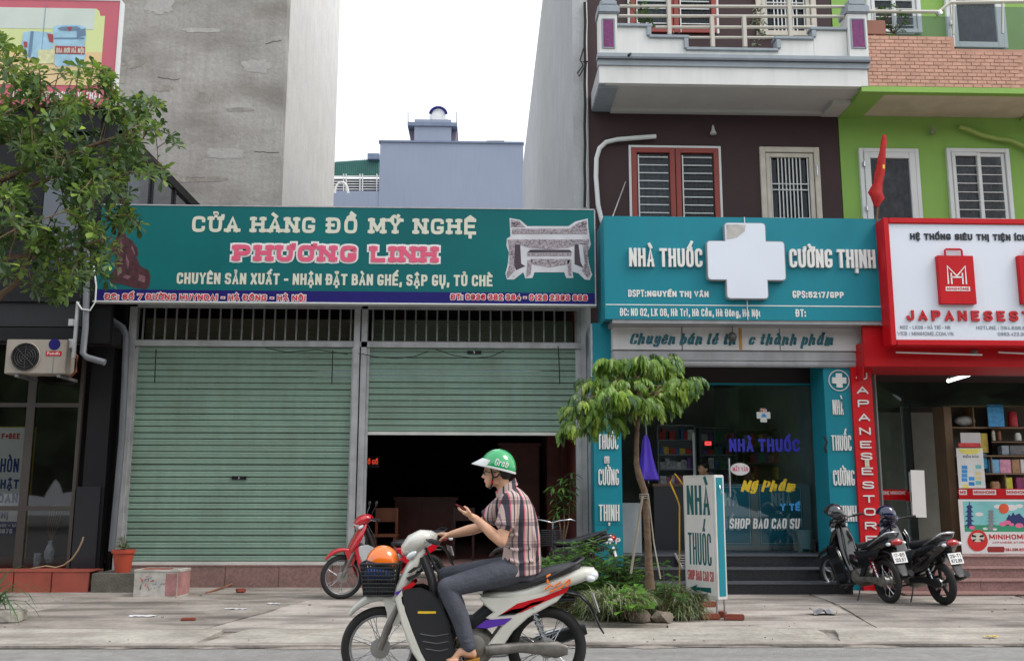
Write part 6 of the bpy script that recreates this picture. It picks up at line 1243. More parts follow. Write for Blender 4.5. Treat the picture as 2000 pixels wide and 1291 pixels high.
stone(1250, 1218, (.15, .12, .075), 'broad grey brown stone at the front of the planter left', 3); stone(1298, 1218, (.12, .1, .07), 'grey brown stone at the front of the planter right', 5); stone(1215, 1185, (.12, .1, .08), 'pale stone half hidden by the left grass clump', 9)
brick_at(1340, 1188, .055, 20, 'dark red brick between grass and light box, rear'); brick_at(1358, 1195, .055, -8, 'brown brick under the left leg of the light box', M_rb); brick_at(1388, 1210, .055, 5, 'red brick lying before the light box, left of pair'); brick_at(1385, 1196, .115, 12, 'red brick topmost under the light box', size=(.18, .1, .06)); brick_at(1436, 1211, .055, -10, 'red brick lying at the right leg of the light box'); brick_at(1412, 1205, .055, 70, 'brick end on between the legs of the light box', size=(.14, .1, .06))
# spiky plant at left edge
c = G(-35, 1190, .17); tuft(0, c, .17, .16, 90, .75, 12, 'spiky green plant with long narrow leaves at the left edge', mats=[leaf_mat('spiky_green', (.06, .17, .05)), leaf_mat('spiky_dark', (.035, .1, .03))], name='spiky_plant', cat='plant', up=.5, w=.018)
# pot plant by the downpipe
c = W(239, 1116, 14.35); c.z = W(239, 1117, 14.35).z; print('pot z', c.z)
MB().box(c.x - .33, c.x + .42, 14.1, 14.87, .03, c.z - .001).top('concrete_step', mat('mossy_concrete', C(96, 92, 84), .9, var=.3, sc=5, bump=.6, dirt=.5, dcol=C(60, 62, 50)), 'low dark mossy concrete step under the potted plant', 'step')
pt = empty('flower_pot', 'terracotta coloured plastic pot with a small green plant beside the closed shutter', 'pot plant', tuple(c)); M_pot = mat('terracotta_plastic', C(176, 72, 50), .5, var=.1, dirt=.2)
MB().lathe([(.001, 0), (.105, 0), (.145, .27), (.165, .27), (.168, .315), (.15, .315), (.14, .285), (.001, .28)], c, 24).build('pot', M_pot, pt, smooth=40)
r = random.Random(4); lv = []; st = MB()
for i in range(9):
    e = c + Vector((r.uniform(-.1, .1), r.uniform(-.1, .1), .38 + r.random() * .16)); s0 = c + Vector((r.uniform(-.03, .03), 0, .28)); st.tube([s0, e], .004, 4)
    for k in range(7): lv.append((frame_m(s0.lerp(e, r.uniform(.4, 1)), (math.cos(k * 2.4 + i), math.sin(k * 2.4 + i), r.uniform(-.1, .6))), r.uniform(.05, .08), .035, r.randint(0, 2), 1))
o = st.build('stems', M_bark, pt); o['kind'] = 'stuff'; put_leaves(pt, GB, lv, 'obovate', limit=99)
# balcony plants
for px, lab, y0_, n_, Yb_ in ((1255, 'trailing plant with small leaves on the white balcony at left', 50, 30, 14.1), (1481, 'pale variegated plant behind the white balcony rail', 60, 34, 14.25), (1745, 'leafy plants behind the glass of the brick clad balcony', 66, 26, 14.1)):
    c = W(px, y0_ - 5, Yb_); b = empty('balcony_plant', lab, 'plant', tuple(c)); lv = []; st = MB(); r = random.Random(px)
    for i in range(n_):
        e = c + Vector((r.uniform(-.22, .22) if px != 1481 else r.uniform(-.1, .1), r.uniform(-.1, .1), r.uniform(-.32, .35) if px != 1745 else r.uniform(.0, .4))); st.tube([c + Vector((0, 0, -.05)), e], .004, 4)
        for k in range(7): lv.append((frame_m(e, (math.cos(k * 2.4 + i), math.sin(k * 2.4 + i), r.uniform(-.3, .6))), r.uniform(.04, .07), .03, r.choice([0, 1, 2]) if px != 1481 else r.choice([0, 1]), 1))
    o = st.build('stems', M_bark, b); o['kind'] = 'stuff'; put_leaves(b, GB if px != 1481 else [leaf_mat('variegated_pale', (.4, .45, .35)), GB[1]], lv, 'obovate', limit=60)
a_, b_, c_, d_ = rect(1690, 41, 1729, 66, 14.0); MB().box(a_, b_, 13.98, 14.14, W(1710, 68, 13.98).z, d_, .01).top('planter_box', mat('brown_planter', C(140, 88, 70), .6), 'brown rectangular planter box standing on the brick parapet', 'planter')
# tall potted plant in the doorway
c = W(1098, 1060, 14.6); c.z = ZF; b = empty('potted_shrub', 'tall thin potted shrub standing in the half open shop doorway', 'pot plant', tuple(c)); r = random.Random(2)
MB().lathe([(.001, 0), (.11, 0), (.15, .26), (.16, .28), (.001, .28)], c, 20).build('pot', mat('brown_pot', C(96, 62, 50), .6), b, smooth=40); lv = []
for i in range(3):
    e = c + Vector((-.12 + .13 * i, 0, 1.15 + .1 * i)); MB().tube([c + Vector((0, 0, .25)), c.lerp(e, .5) + Vector((.03, 0, 0)), e], [.015, .012, .006], 6).build('stem', M_bark, b, smooth=60)
    for k in range(44): q = c.lerp(e, r.uniform(.6, 1.04)); lv.append((frame_m(q, (math.cos(k * 2.4), math.sin(k * 2.4), r.uniform(-.5, .5))), r.uniform(.14, .22), .04, r.randint(0, 2), 2))
put_leaves(b, GB, lv, 'lance', limit=132)
# far side of the street: unseen tree belt mirrored in glass, raised to block low sky
r = random.Random(11); mb = MB()
for k in range(64):
    q = Vector((-42 + (k % 32) * 2.7 + r.uniform(-.8, .8), -14 + r.uniform(-2, 2), r.uniform(3.0, 5.0) + (4 if k > 31 else 0))); b0 = bmesh.new(); bmesh.ops.create_icosphere(b0, subdivisions=3, radius=r.uniform(2.2, 3.2))
    for v in b0.verts: v.co = v.co * (1 + .35 * noise.noise(v.co * .9 + q)) + q
    mb.bm(b0)
o = mb.build('unseen_tree_belt', mat('distant_foliage', (.06, .10, .035, 1), .9, var=.7, sc=1.2)); o['kind'] = 'stuff'
# ================================================================ motorcycles (local frame: +X forward, +Y left, rear axle at x = 0)
def zq(zx, zy): return ((1068 - (600 + zx / 2.863)) / 270, .285 + (1262 - (840 + zy / 2.863)) / 270)
def pbev(mb, poly, y, th, bev=.008):
    """rounded side panel: polygon in XZ, centred at y"""
    b = bmesh.new(); vs = [b.verts.new((p[0], y - th / 2, p[1])) for p in poly]; f = b.faces.new(vs); e = bmesh.ops.extrude_face_region(b, geom=[f])
    for v in [g for g in e['geom'] if isinstance(g, bmesh.types.BMVert)]: v.co.y += th
    bmesh.ops.recalc_face_normals(b, faces=b.faces); ed = [e_ for e_ in b.edges if abs(e_.verts[0].co.y - e_.verts[1].co.y) < 1e-6]
    bmesh.ops.bevel(b, geom=ed, offset=bev, segments=2, affect='EDGES'); mb.bm(b); return mb
def wheel(par, x, r, xf, kind, tyre_r=.036):
    m_ = M_metal; w = MB(xf).torus((x, 0, r), r - .062, .014, 36, 8, squash=1.6).build('wheel', mat('rim_metal', C(165, 165, 168), .35, .7, dirt=.3, dcol=C(110, 96, 80)), par, smooth=60, local=True)
    MB(xf).torus((x, 0, r), r - tyre_r, tyre_r, 48, 10, squash=.95).build('tyre', M_rub, w, smooth=60, local=True)
    mb = MB(xf); me_ = mat('hub_metal', C(150, 148, 144), .4, .6, dirt=.3, dcol=C(90, 78, 64))
    mb.lathe([(.001, -.055), (.06, -.055), (.062, -.03), (.045, -.02), (.045, .02), (.068, .03), (.07, .055), (.03, .066), (.001, .066)], (x, 0, r), 20, 'Y').build('hub', me_, w, smooth=40, local=True)
    mb = MB(xf)
    if kind == 'spoke':
        for k in range(28):
            a = 2 * math.pi * k / 28; s = 1 if k % 2 else -1; b_ = a + .28 * (1 if k % 4 < 2 else -1); mb.tube([(x + .058 * math.cos(a), .035 * s, r + .058 * math.sin(a)), (x + (r - .068) * math.cos(b_), .004 * s, r + (r - .068) * math.sin(b_))], .0024, 4, caps=False)
    else:
        for k in range(5):
            a = 2 * math.pi * k / 5 + .3
            for da in (-.12, .12): mb.tube([(x + .04 * math.cos(a), 0, r + .04 * math.sin(a)), (x + (r - .068) * math.cos(a + da), 0, r + (r - .068) * math.sin(a + da))], [.018, .01], 6)
    o = mb.build('spokes', M_metal if kind == 'spoke' else M_rub, w, local=True); o['kind'] = 'stuff'
    return w
M_bseat = mat('black_vinyl_seat', C(44, 44, 48), .45, var=.15); M_bpl = mat('black_plastic', C(30, 30, 33), .42, var=.15); M_eng = mat('engine_alloy', C(128, 124, 118), .45, .6, var=.25, sc=14, dirt=.4, dcol=C(70, 60, 50), dsc=8)
M_lens = mat('clear_lens', C(215, 220, 222), .08, var=.05, coat=1); M_rlens = mat('red_lens', C(170, 14, 20), .1, var=.1, coat=1); M_olens = mat('amber_lens', C(220, 120, 40), .15, coat=1)
def motorbike(name, label, loc, rz, body, st, steer=0, lean=0, group=None):
    root = empty(name, label, 'motorcycle', loc, group, rz); root.rotation_euler = (lean, 0, rz)
    sc = st.get('scooter'); r = .285 if not sc else .27; XF = 1.19; L_ = dict(local=True)
    hd = Vector((.90, 0, .95)); ax = (Vector((.90, 0, .95)) - Vector((1.16, 0, .40))).normalized(); fx = Matrix.Translation(hd) @ Matrix.Rotation(R(steer), 4, ax) @ Matrix.Translation(-hd)
    B = body; body2 = st.get('second', M_bpl)
    wheel(root, 0, r, None, 'cast' if sc else 'spoke', .05 if sc else .04); wheel(root, XF, r, fx, 'cast' if sc else 'spoke', .045 if sc else .034)
    # front fork and fender
    for s in (-1, 1):
        MB(fx).tube([(XF, .085 * s, r), (XF - .05, .085 * s, r + .14), (1.02, .075 * s, .68)], [.024, .026, .02], 10).build('fork_leg', M_eng, root, smooth=60, **L_)
        MB(fx).prism([zq(430, 935), zq(520, 930), zq(548, 1010), zq(520, 1088), zq(462, 1082), zq(455, 1015)], .068 * s, .088 * s).build('fork_cover', st.get('fender', B), root, smooth=30, **L_)
    fe = []
    for a in range(165, 44, -8): q = R(a); rr = r + .022 + .045 * math.sin(q) ** 3; fe.append((XF + rr * math.cos(q), r + rr * math.sin(q), .072 - .03 * max(0, 70 - a) / 26, .03 - .014 * max(0, 70 - a) / 26))
    MB(fx).loft(fe, 14, 3).build('front_fender', st.get('fender', B), root, smooth=60, **L_)
    # handlebar cowl, lamp, bar
    cw = MB(fx).loft([(1.025, .925, .05, .03), (1.015, .965, .10, .055), (.965, 1.01, .13, .075), (.90, 1.045, .13, .07), (.84, 1.055, .10, .05), (.80, 1.05, .05, .03)], 18, 2.4).build('handlebar_cowl', B if not sc else st.get('cowl', B), root, smooth=60, **L_)
    MB(fx).ell((1.0, 0, .975), (.062, .105, .062), 18, 10, Matrix.Rotation(R(35), 3, 'Y')).build('headlight', M_lens, root, smooth=60, **L_)
    for s in (-1, 1): MB(fx).ell((.975, .108 * s, .935), (.045, .022, .022), 12, 8, Matrix.Rotation(R(35), 3, 'Y')).build('indicator', st.get('ind', M_lens), root, smooth=60, **L_)
    MB(fx).tube([(.80, .30, 1.035), (.86, .16, 1.04), (.88, 0, 1.03), (.86, -.16, 1.04), (.80, -.30, 1.035)], .012, 8).build('handlebar', M_bpl, root, smooth=60, **L_)
    for s in (-1, 1):
        MB(fx).tube([(.835, .22 * s, 1.038), (.775, .345 * s, 1.03)], .018, 10).build('grip', M_rub, root, smooth=60, **L_)
        MB(fx).tube([(.87, .19 * s, 1.035), (.87, .24 * s, 1.03), (.825, .34 * s, 1.02)], .006, 6).build('lever', M_metal, root, **L_)
        if st.get('mirrors', True) and not (st.get('one_mirror') and s < 0):
            MB(fx).tube([(.85, .17 * s, 1.05), (.84, .2 * s, 1.13), (.80, .24 * s, 1.22)], .006, 6).build('mirror_stem', M_bpl, root, **L_)
            MB(fx).ell((.80, .255 * s, 1.25), (.018, .055, .035), 14, 8).build('mirror', M_bpl, root, smooth=60, **L_)
    # front shield
    w = 1.0 if not sc else 1.35
    MB().loft([(.90, .98, .06, .03), (.93, .93, .09 * w, .04), (.99, .82, .13 * w, .045), (1.05, .70, .135 * w, .045), (1.10, .61, .09 * w, .035), (1.11, .57, .04, .02)], 18, 3).build('front_cowl', st.get('cowl', B), root, smooth=60, **L_)
    for s in (-1, 1):
        if not sc:
            pbev(MB(), [zq(520, 935), zq(560, 885), zq(640, 875), zq(700, 900), zq(745, 945), zq(800, 1060), zq(830, 1190), zq(860, 1275), zq(800, 1300), zq(700, 1290), zq(640, 1210), zq(590, 1090), zq(560, 1000)], .165 * s, .03, .012).build('leg_shield', st.get('shield', body2), root, smooth=40, **L_)
            pbev(MB(), [zq(505, 935), zq(540, 890), zq(560, 1000), zq(600, 1100), zq(650, 1215), zq(700, 1300), zq(670, 1310), zq(600, 1210), zq(545, 1080)], .172 * s, .036, .01).build('shield_edge', B, root, smooth=40, **L_)
        else:
            pbev(MB(), [(1.08, .62), (.98, .80), (.90, .90), (.82, .80), (.80, .5), (.74, .3), (.84, .2), (.98, .3), (1.06, .45)], .19 * s, .05, .02).build('leg_shield', B, root, smooth=40, **L_)
    if st.get('stickers'):
        for k in range(3): MB().tube([(.90 - .02 * k, .182, .40 - .05 * k), (.80 - .02 * k, .184, .385 - .05 * k), (.70, .182, .40 - .05 * k)], .006, 5).build('shield_slot', mat('dark_slot', C(60, 60, 62), .5), root, **L_)
    MB().loft([(.90, .92, .10, .03), (.84, .78, .12, .03), (.80, .62, .13, .03), (.74, .46, .12, .035), (.66, .36, .11, .05)], 12, 3).build('inner_shield', body2, root, smooth=60, **L_)
    if not sc: MB().loft([(.80, .55, .055, .05), (.66, .46, .06, .06), (.52, .44, .07, .07), (.40, .52, .08, .08), (.34, .60, .09, .07)], 14, 3).build('centre_cover', st.get('centre', body2), root, smooth=60, **L_)
    # seat, tail, side panels
    MB().loft([(.50, .70, .06, .025), (.42, .715, .11, .04), (.25, .72, .135, .045), (.08, .765, .14, .05), (-.05, .81, .13, .045), (-.16, .84, .11, .038), (-.24, .86, .06, .02)] if not sc else [(.46, .70, .08, .03), (.38, .74, .14, .05), (.15, .76, .16, .05), (-.05, .80, .14, .05), (-.2, .83, .10, .035), (-.26, .84, .05, .02)], 18, 3).build('seat', M_bseat, root, smooth=60, **L_)
    MB().loft([(.46, .62, .07, .05), (.34, .63, .11, .06), (.15, .655, .125, .06), (-.02, .72, .125, .055), (-.16, .765, .115, .055), (-.28, .80, .095, .05), (-.35, .815, .05, .03)] if not sc else [(.52, .46, .14, .17), (.38, .52, .20, .19), (.15, .58, .21, .17), (-.02, .66, .19, .13), (-.16, .73, .155, .09), (-.28, .78, .11, .06), (-.34, .80, .06, .03)], 18, 2.8).build('tail_body', st.get('tail', B), root, smooth=60, **L_)
    sw = .128
    for s in (-1, 1):
        if not sc: pbev(MB(), [zq(960, 930), zq(1060, 935), zq(1240, 925), zq(1400, 880), zq(1440, 900), zq(1390, 955), zq(1230, 1040), zq(1150, 1110), zq(1100, 1180), zq(1012, 1182), zq(1060, 1120), zq(1085, 1085), zq(1000, 1040), zq(1040, 1010), zq(990, 970)], .122 * s, .022, .008).build('side_panel', B, root, smooth=40, **L_)
        if st.get('stickers'):
            y = .1345 * s
            for poly, m__ in (([zq(1080, 1022), zq(1170, 965), zq(1320, 925), zq(1462, 872), zq(1440, 905), zq(1330, 950), zq(1190, 1012)], M_red), ([zq(1065, 1030), zq(1140, 995), zq(1240, 980), zq(1160, 1022)], M_bpl), ([zq(1190, 992), zq(1250, 960), zq(1330, 942), zq(1290, 965)], E_w), ([zq(945, 1090), zq(1000, 1050), zq(1145, 1040), zq(1100, 1075), zq(1010, 1095)], mat('purple_sticker', C(84, 40, 160), .4))):
                MB().prism(poly, y, y + .002 * s).build('sticker', m__, root, **L_)
    if st.get('stickers'):
        for s in (-1, 1):
            for poly, m__ in (([zq(540, 880), zq(600, 845), zq(612, 862), zq(560, 905)], M_red), ([zq(500, 905), zq(535, 890), zq(560, 950), zq(545, 965)], mat('purple_sticker', None)), ([zq(565, 800), zq(600, 770), zq(640, 765), zq(590, 800)], M_bpl), ([zq(560, 825), zq(640, 795), zq(640, 808), zq(575, 845)], M_bpl)): MB().prism(poly, .137 * s, .141 * s).build('sticker', m__, root, **L_)
        pbev(MB(), [zq(630, 1000), zq(728, 1000), zq(728, 1012), zq(630, 1012)], .1815, .003, .0005).build('yellow_sticker', M_vy, root, **L_)
        for k in range(3): MB().tube([(.02 - .07 * k, .139, .70 + .02 * k), (-.02 - .07 * k, .142, .73 + .02 * k), (-.06 - .05 * k, .139, .70 + .025 * k), (-.01 - .06 * k, .14, .68 + .02 * k)], .007, 5).build('orange_cord', mat('orange_cord', C(240, 120, 30), .6), root, **L_)
        MB().tube([(-.0, .139, .74), (.005, .14, .79), (-.02, .13, .80)], .009, 6).build('orange_cord', mat('orange_cord', None), root, **L_)
    MB().tube([(.12, .125, .735), (-.02, .14, .785), (-.18, .13, .86), (-.255, .09, .905), (-.27, 0, .91), (-.255, -.09, .905), (-.18, -.13, .86), (-.02, -.14, .785), (.12, -.125, .735)], .012 if not sc else .016, 8).build('grab_rail', st.get('rail', M_bpl), root, smooth=60, **L_)
    # tail lamp, rear fender, plate
    MB().ell((-.33, 0, .79), (.05, .085, .045), 16, 8).build('tail_light', M_rlens if not st.get('stickers') else M_lens, root, smooth=60, **L_)
    for s in (-1, 1): MB().ell((-.31, .11 * s, .77), (.035, .03, .024), 12, 8).build('indicator', M_lens, root, smooth=60, **L_)
    MB().loft([(-.10, .68, .075, .02), (-.24, .65, .075, .015), (-.31, .58, .075, .012), (-.35, .50, .07, .01), (-.385, .42, .065, .008), (-.41, .38, .04, .006)], 12, 3).build('rear_fender', st.get('rfender', M_bpl), root, smooth=60, **L_)
    MB().loft([(.10, .56, .055, .02), (.02, .60, .06, .02), (-.10, .62, .065, .02), (-.2, .62, .06, .015)], 10, 3).build('inner_fender', M_bpl, root, smooth=60, **L_)
    pm = Matrix.Translation((-.352, 0, .60)) @ Matrix.Rotation(R(18), 4, 'Y'); pp_ = MB(pm).box(-.003, .003, -.095, .095, -.07, .07, .003).build('number_plate', E_w, root, **L_)
    for s_, z_ in st.get('plate', ()): lettering(s_, -.075, .075, z_, z_ + .045, 0, .008, M_blk, pp_, fx=lambda u, v, d: pm @ Vector((-.0045 + d * .3, -u, v)), local=True)
    # engine and running gear
    e_ = MB().lathe([(.001, -.12), (.10, -.115), (.125, -.07), (.125, .07), (.10, .12), (.001, .125)], (.50, 0, .30), 20, 'Y').build('engine', M_eng, root, smooth=40, **L_)
    MB().lathe([(.001, .0), (.075, 0), (.08, .02), (.03, .035), (.001, .035)], (.52, .12, .31), 18, 'Y').build('engine_cover', M_eng, e_, smooth=40, **L_)
    for k in range(6): MB().rbox((.62 + .02 * k, 0, .335 + .006 * k), (.01, .15, .12), 0, .003, 0, R(-15)).build('fin', M_eng, e_, **L_)
    MB().loft([(.44, .28, .05, .04, .11), (.2, .30, .025, .035, .12), (.05, .295, .025, .045, .12), (-.06, .285, .025, .06, .12), (-.14, .28, .02, .03, .12)], 14, 2.6).build('chain_case', M_eng if not sc else M_bpl, root, smooth=60, **L_)
    MB().loft([(.36, .30, .03, .025), (.15, .33, .02, .02, -.09), (0, .285, .02, .02, -.10)], 8).build('swing_arm', M_eng, root, smooth=60, **L_)
    MB().tube([(.66, -.08, .27), (.56, -.13, .20), (.30, -.15, .21), (.12, -.16, .26)], .018, 8).build('exhaust_pipe', M_metal, root, smooth=60, **L_)
    mu = MB().loft([(.14, .265, .035, .035, -.165), (.06, .285, .048, .048, -.165), (-.20, .36, .05, .05, -.165), (-.30, .39, .04, .04, -.165)], 14, 2.2).build('muffler', M_bpl, root, smooth=60, **L_)
    MB().loft([(.06, .31, .045, .04, -.175), (-.10, .355, .045, .042, -.175)], 12, 2.4).build('heat_shield', M_metal, mu, smooth=60, **L_)
    for s in (-1, 1):
        MB().tube([(.0, .11 * s, r + .02), (.13, .11 * s, .61)], .013, 8).build('shock_rod', M_metal, root, **L_)
        hx = [(0 + .13 * t_ * .9 + .01, .11 * s + .024 * math.cos(t_ * 44), r + .05 + (.61 - r - .05) * t_) for t_ in [k / 60 for k in range(8, 58)]]
        hx = [(p[0] + .024 * math.sin(44 * (k + 8) / 60), p[1], p[2]) for k, p in enumerate(hx)]; MB().tube(hx, .0055, 5).build('spring', st.get('spring', M_metal), root, smooth=60, **L_)
        MB().tube([(.54, .10 * s, .215), (.56, .24 * s, .205)], .011, 8).tube([(.56, .2 * s, .205), (.56, .33 * s, .205)], .018, 8).build('foot_peg', M_rub, root, smooth=60, **L_)
    if st.get('stand', True): MB().tube([(.42, .12, .22), (.36, .2, .10), (.33, .26, .012)], .01, 6).build('side_stand', M_bpl, root, **L_)
    MB().tube([(.88, .03, .98), (.78, .06, .80), (.74, .08, .6), (.68, .08, .4)], .01, 6).build('cable', M_rub, root, smooth=60, **L_)
    if st.get('basket'):
        bk = MB(fx); z0, z1 = .655, .875; x0, x1 = 1.07, 1.335; y0 = .15
        for k in range(9):
            t = k / 8; z = z0 + (z1 - z0) * t; gx = .03 * (1 - t); bk.tube([(x0 + gx, -y0 + gx, z), (x1 - gx, -y0 + gx, z), (x1 - gx, y0 - gx, z), (x0 + gx, y0 - gx, z), (x0 + gx, -y0 + gx, z)], .0055 if k < 8 else .009, 5)
        for s in (-1, 1):
            for k in range(13): x = x0 + (x1 - x0) * k / 12; bk.tube([(x * .8 + .2 * (x0 + x1) / 2, (y0 - .03) * s, z0), (x, y0 * s, z1)], .0045, 4)
        for xx, xk_ in ((x0, .03), (x1, -.03)):
            for k in range(13): y = -y0 + 2 * y0 * k / 12; bk.tube([(xx + xk_, y * .8, z0), (xx, y, z1)], .0045, 4)
        b_ = bk.build('basket', M_bpl, root, **L_); MB(fx).box(x0 + .03, x1 - .03, -y0 + .03, y0 - .03, z0 - .004, z0 + .004).build('basket_floor', M_bpl, b_, **L_)
        MB(fx).box(x0 + .022, x1 - .022, -y0 + .024, y0 - .024, z0 + .006, z0 + .085, .02).build('basket_liner', mat('black_sack', C(34, 34, 40), .7, var=.2, sc=9), b_, **L_)
    return root
def head_to(rear, front): d = Vector(front) - Vector(rear); return math.atan2(d.y, d.x)
M_cream = mat('cream_fairing_paint', C(206, 204, 194), .25, var=.04, coat=.6, dirt=.12, dcol=C(130, 124, 110), dsc=5); M_bred = mat('red_fairing_paint', C(190, 18, 36), .2, var=.05, coat=1); M_bblk = mat('black_fairing_paint', C(18, 18, 21), .18, var=.1, coat=1, dirt=.15, dcol=C(80, 76, 72), dsc=6)
Yr = 7.45; SC = 1.035; ra = W(1068, 1262, Yr); RB = Vector((ra.x, Yr, .0))
print('rear axle z', ra.z)
white = motorbike('white_motorcycle', 'cream white motorcycle with red and purple stickers ridden by the man in a green helmet', tuple(RB), math.pi, M_cream, dict(basket=True, stickers=True, shield=M_bpl, mirrors=False, stand=False, rfender=M_bpl))
rr_ = G(866, 1152, .05); ff_ = G(676, 1161, .05); ff_.y -= .0
hz = R(180 + 24)
red = motorbike('red_motorcycle', 'red motorcycle parked before the half open shutter, front wheel to the left', (G(836, 1152, .05).x, 13.75, .05), hz, M_bred, dict(centre=mat('silver_cover', C(190, 192, 196), .3, .3), shield=mat('silver_cover', None), second=M_bpl, one_mirror=False, fender=M_bred), steer=-8, lean=R(-3))
g1_ = G(1738, 1178, .05); bk1 = motorbike('black_motorcycle', 'black motorcycle with red shock springs parked nearer the teal cross pillar', tuple(g1_), R(101), M_bblk, dict(second=M_bblk, cowl=M_bblk, spring=M_bred, rail=M_metal, plate=(("17-B5", .008), ("123.57", -.052)), mirrors=False), steer=24, lean=R(-5), group='black motorcycles parked by the steps')
g2_ = G(1845, 1181, .05); bk2 = motorbike('black_scooter', 'black scooter with silver grab rail parked at the right before the red granite steps', tuple(g2_), R(101), M_bblk, dict(scooter=True, second=M_bblk, cowl=mat('navy_fairing_paint', C(28, 28, 70), .2, var=.1, coat=1), rail=M_metal, plate=(("29-T1", .008), ("672.89", -.052)), mirrors=False), steer=12, lean=R(-5), group='black motorcycles parked by the steps')
# tail of a bike behind the bush
g3_ = W(1150, 1080, 13.7); bk3 = motorbike('black_motorcycle', 'black motorcycle mostly hidden behind the leafy bush before the left teal pillar', (g3_.x, 13.6, .05), R(165), M_bblk, dict(second=M_bblk, mirrors=False), lean=R(-3))
# helmets, cloth and bag riding with the bikes
def helmet(c, rot, m, name, label, rim=M_wplast, s=1.0, brim=None):
    mt = Matrix.Translation(c) @ rot.to_4x4(); h = empty(name, label, 'helmet', tuple(c)); mb = MB(mt); mb.ell((0, 0, 0), (.135 * s, .115 * s, .14 * s), 28, 14, z0=-.12).build('shell', m, h, smooth=60)
    rg = [[Vector((.137 * s * math.cos(t) * q, .117 * s * math.sin(t) * q, -.018 * s + z_)) for q, z_ in ((1.0, 0), (1.02, .008), (1.0, .016), (.97, .008))] for t in (2 * math.pi * k / 32 for k in range(32))]
    MB(mt).rings(rg, close=True).build('rim', rim, h, smooth=60)
    if brim:
        vs = []; n = 12
        for k in range(n + 1):
            t = R(-58 + 116 * k / n); a = Vector((.13 * math.cos(t), .113 * math.sin(t), .032 + .012 * math.cos(t))) * s; b = Vector((.135 * math.cos(t) + .062 * math.cos(t) ** 2, .113 * math.sin(t), -.012)) * s; vs += [a, b, b + Vector((0, 0, -.005)), a + Vector((0, 0, -.005))]
        fs = [(4 * k + j, 4 * k + (j + 1) % 4, 4 * k + 4 + (j + 1) % 4, 4 * k + 4 + j) for k in range(n) for j in range(4)] + [(0, 1, 2, 3), (4 * n + 3, 4 * n + 2, 4 * n + 1, 4 * n)]
        MB(mt).add(vs, fs).build('brim', brim, h, smooth=60)
    return h
wl = lambda x, y, z: Vector((RB.x - x * SC, RB.y - y * SC, z * SC))
white.scale = (SC,) * 3
h_or = helmet(wl(1.19, .02, .875), Matrix.Rotation(R(12), 3, 'Y'), mat('orange_gloss', C(244, 118, 24), .2, var=.04, coat=1), 'orange_helmet', 'glossy orange helmet lying in the front basket of the white motorcycle', rim=M_bpl, s=.92)
MB().ell(wl(1.21, .03, .80), (.115, .11, .06), 18, 10).top('blue_cloth', mat('blue_cloth', C(60, 84, 150), .9, var=.3, sc=18), 'crumpled blue cloth under the orange helmet in the basket', 'cloth', smooth=60)
mb1 = Matrix.Translation(g1_) @ Matrix.Rotation(R(101), 4, 'Z') @ Matrix.Rotation(R(-5), 4, 'X')
hm = helmet(mb1 @ Vector((.86, .12, 1.13)), Matrix.Rotation(R(-60), 3, 'Z') @ Matrix.Rotation(R(25), 3, 'Y'), mat('dark_helmet_gloss', C(40, 40, 46), .12, var=.1, coat=1), 'black_helmet', 'glossy black helmet with clear visor hung on the black motorcycle handlebar', rim=M_bpl, s=1.05)
mb2 = Matrix.Translation(g2_) @ Matrix.Rotation(R(101), 4, 'Z') @ Matrix.Rotation(R(-5), 4, 'X')
hm2 = helmet(mb2 @ Vector((.80, .13, 1.12)), Matrix.Rotation(R(-30), 3, 'Z') @ Matrix.Rotation(R(20), 3, 'Y'), mat('navy_helmet_gloss', C(20, 22, 62), .12, var=.15, coat=1), 'navy_helmet', 'glossy navy helmet hung on the black scooter handlebar', rim=M_bpl)
# bicycle seen end on in the doorway
Yb_ = 14.0; c = W(1078, 1100, Yb_); c.z = .05; bc = empty('bicycle', 'dark bicycle standing end on in front of the half open shop', 'bicycle', tuple(c), rz=R(82))
for x_ in (0, 1.02): w_ = MB().torus((x_, 0, .33), .30, .014, 36, 6).build('wheel', M_metal, bc, smooth=60, local=True); MB().torus((x_, 0, .33), .315, .02, 40, 8).build('tyre', M_rub, w_, smooth=60, local=True); mb = MB(); [mb.tube([(x_, 0, .33), (x_ + .3 * math.cos(a_ * math.pi / 9), 0, .33 + .3 * math.sin(a_ * math.pi / 9))], .0018, 4, caps=False) for a_ in range(18)]; o = mb.build('spokes', M_metal, w_, local=True); o['kind'] = 'stuff'
MB().tube([(0, 0, .33), (.16, 0, .88)], .016, 8).tube([(.14, 0, .8), (.62, 0, .78)], .016, 8).tube([(.13, 0, .72), (.5, 0, .32)], .018, 8).tube([(.5, 0, .32), (.64, 0, .85)], .016, 8).tube([(.5, 0, .32), (1.02, 0, .33)], .01, 6).tube([(.62, 0, .76), (1.02, 0, .33)], .01, 6).build('frame', M_bpl, bc, smooth=60, local=True)
MB().tube([(.16, 0, .88), (.15, 0, .97), (.12, .1, 1.0), (.14, .26, 1.02), (.24, .32, 1.0)], .012, 8).tube([(.15, 0, .97), (.12, -.1, 1.0), (.14, -.26, 1.02), (.24, -.32, 1.0)], .012, 8).build('handlebar', M_metal, bc, smooth=60, local=True)
MB().loft([(.58, .90, .03, .02), (.68, .90, .07, .025), (.78, .91, .08, .03)], 12).build('saddle', M_bseat, bc, smooth=60, local=True); MB().tube([(.5, -.1, .22), (.5, -.08, .32), (.5, .08, .32), (.5, .1, .42)], .01, 6).build('crank', M_metal, bc, local=True)
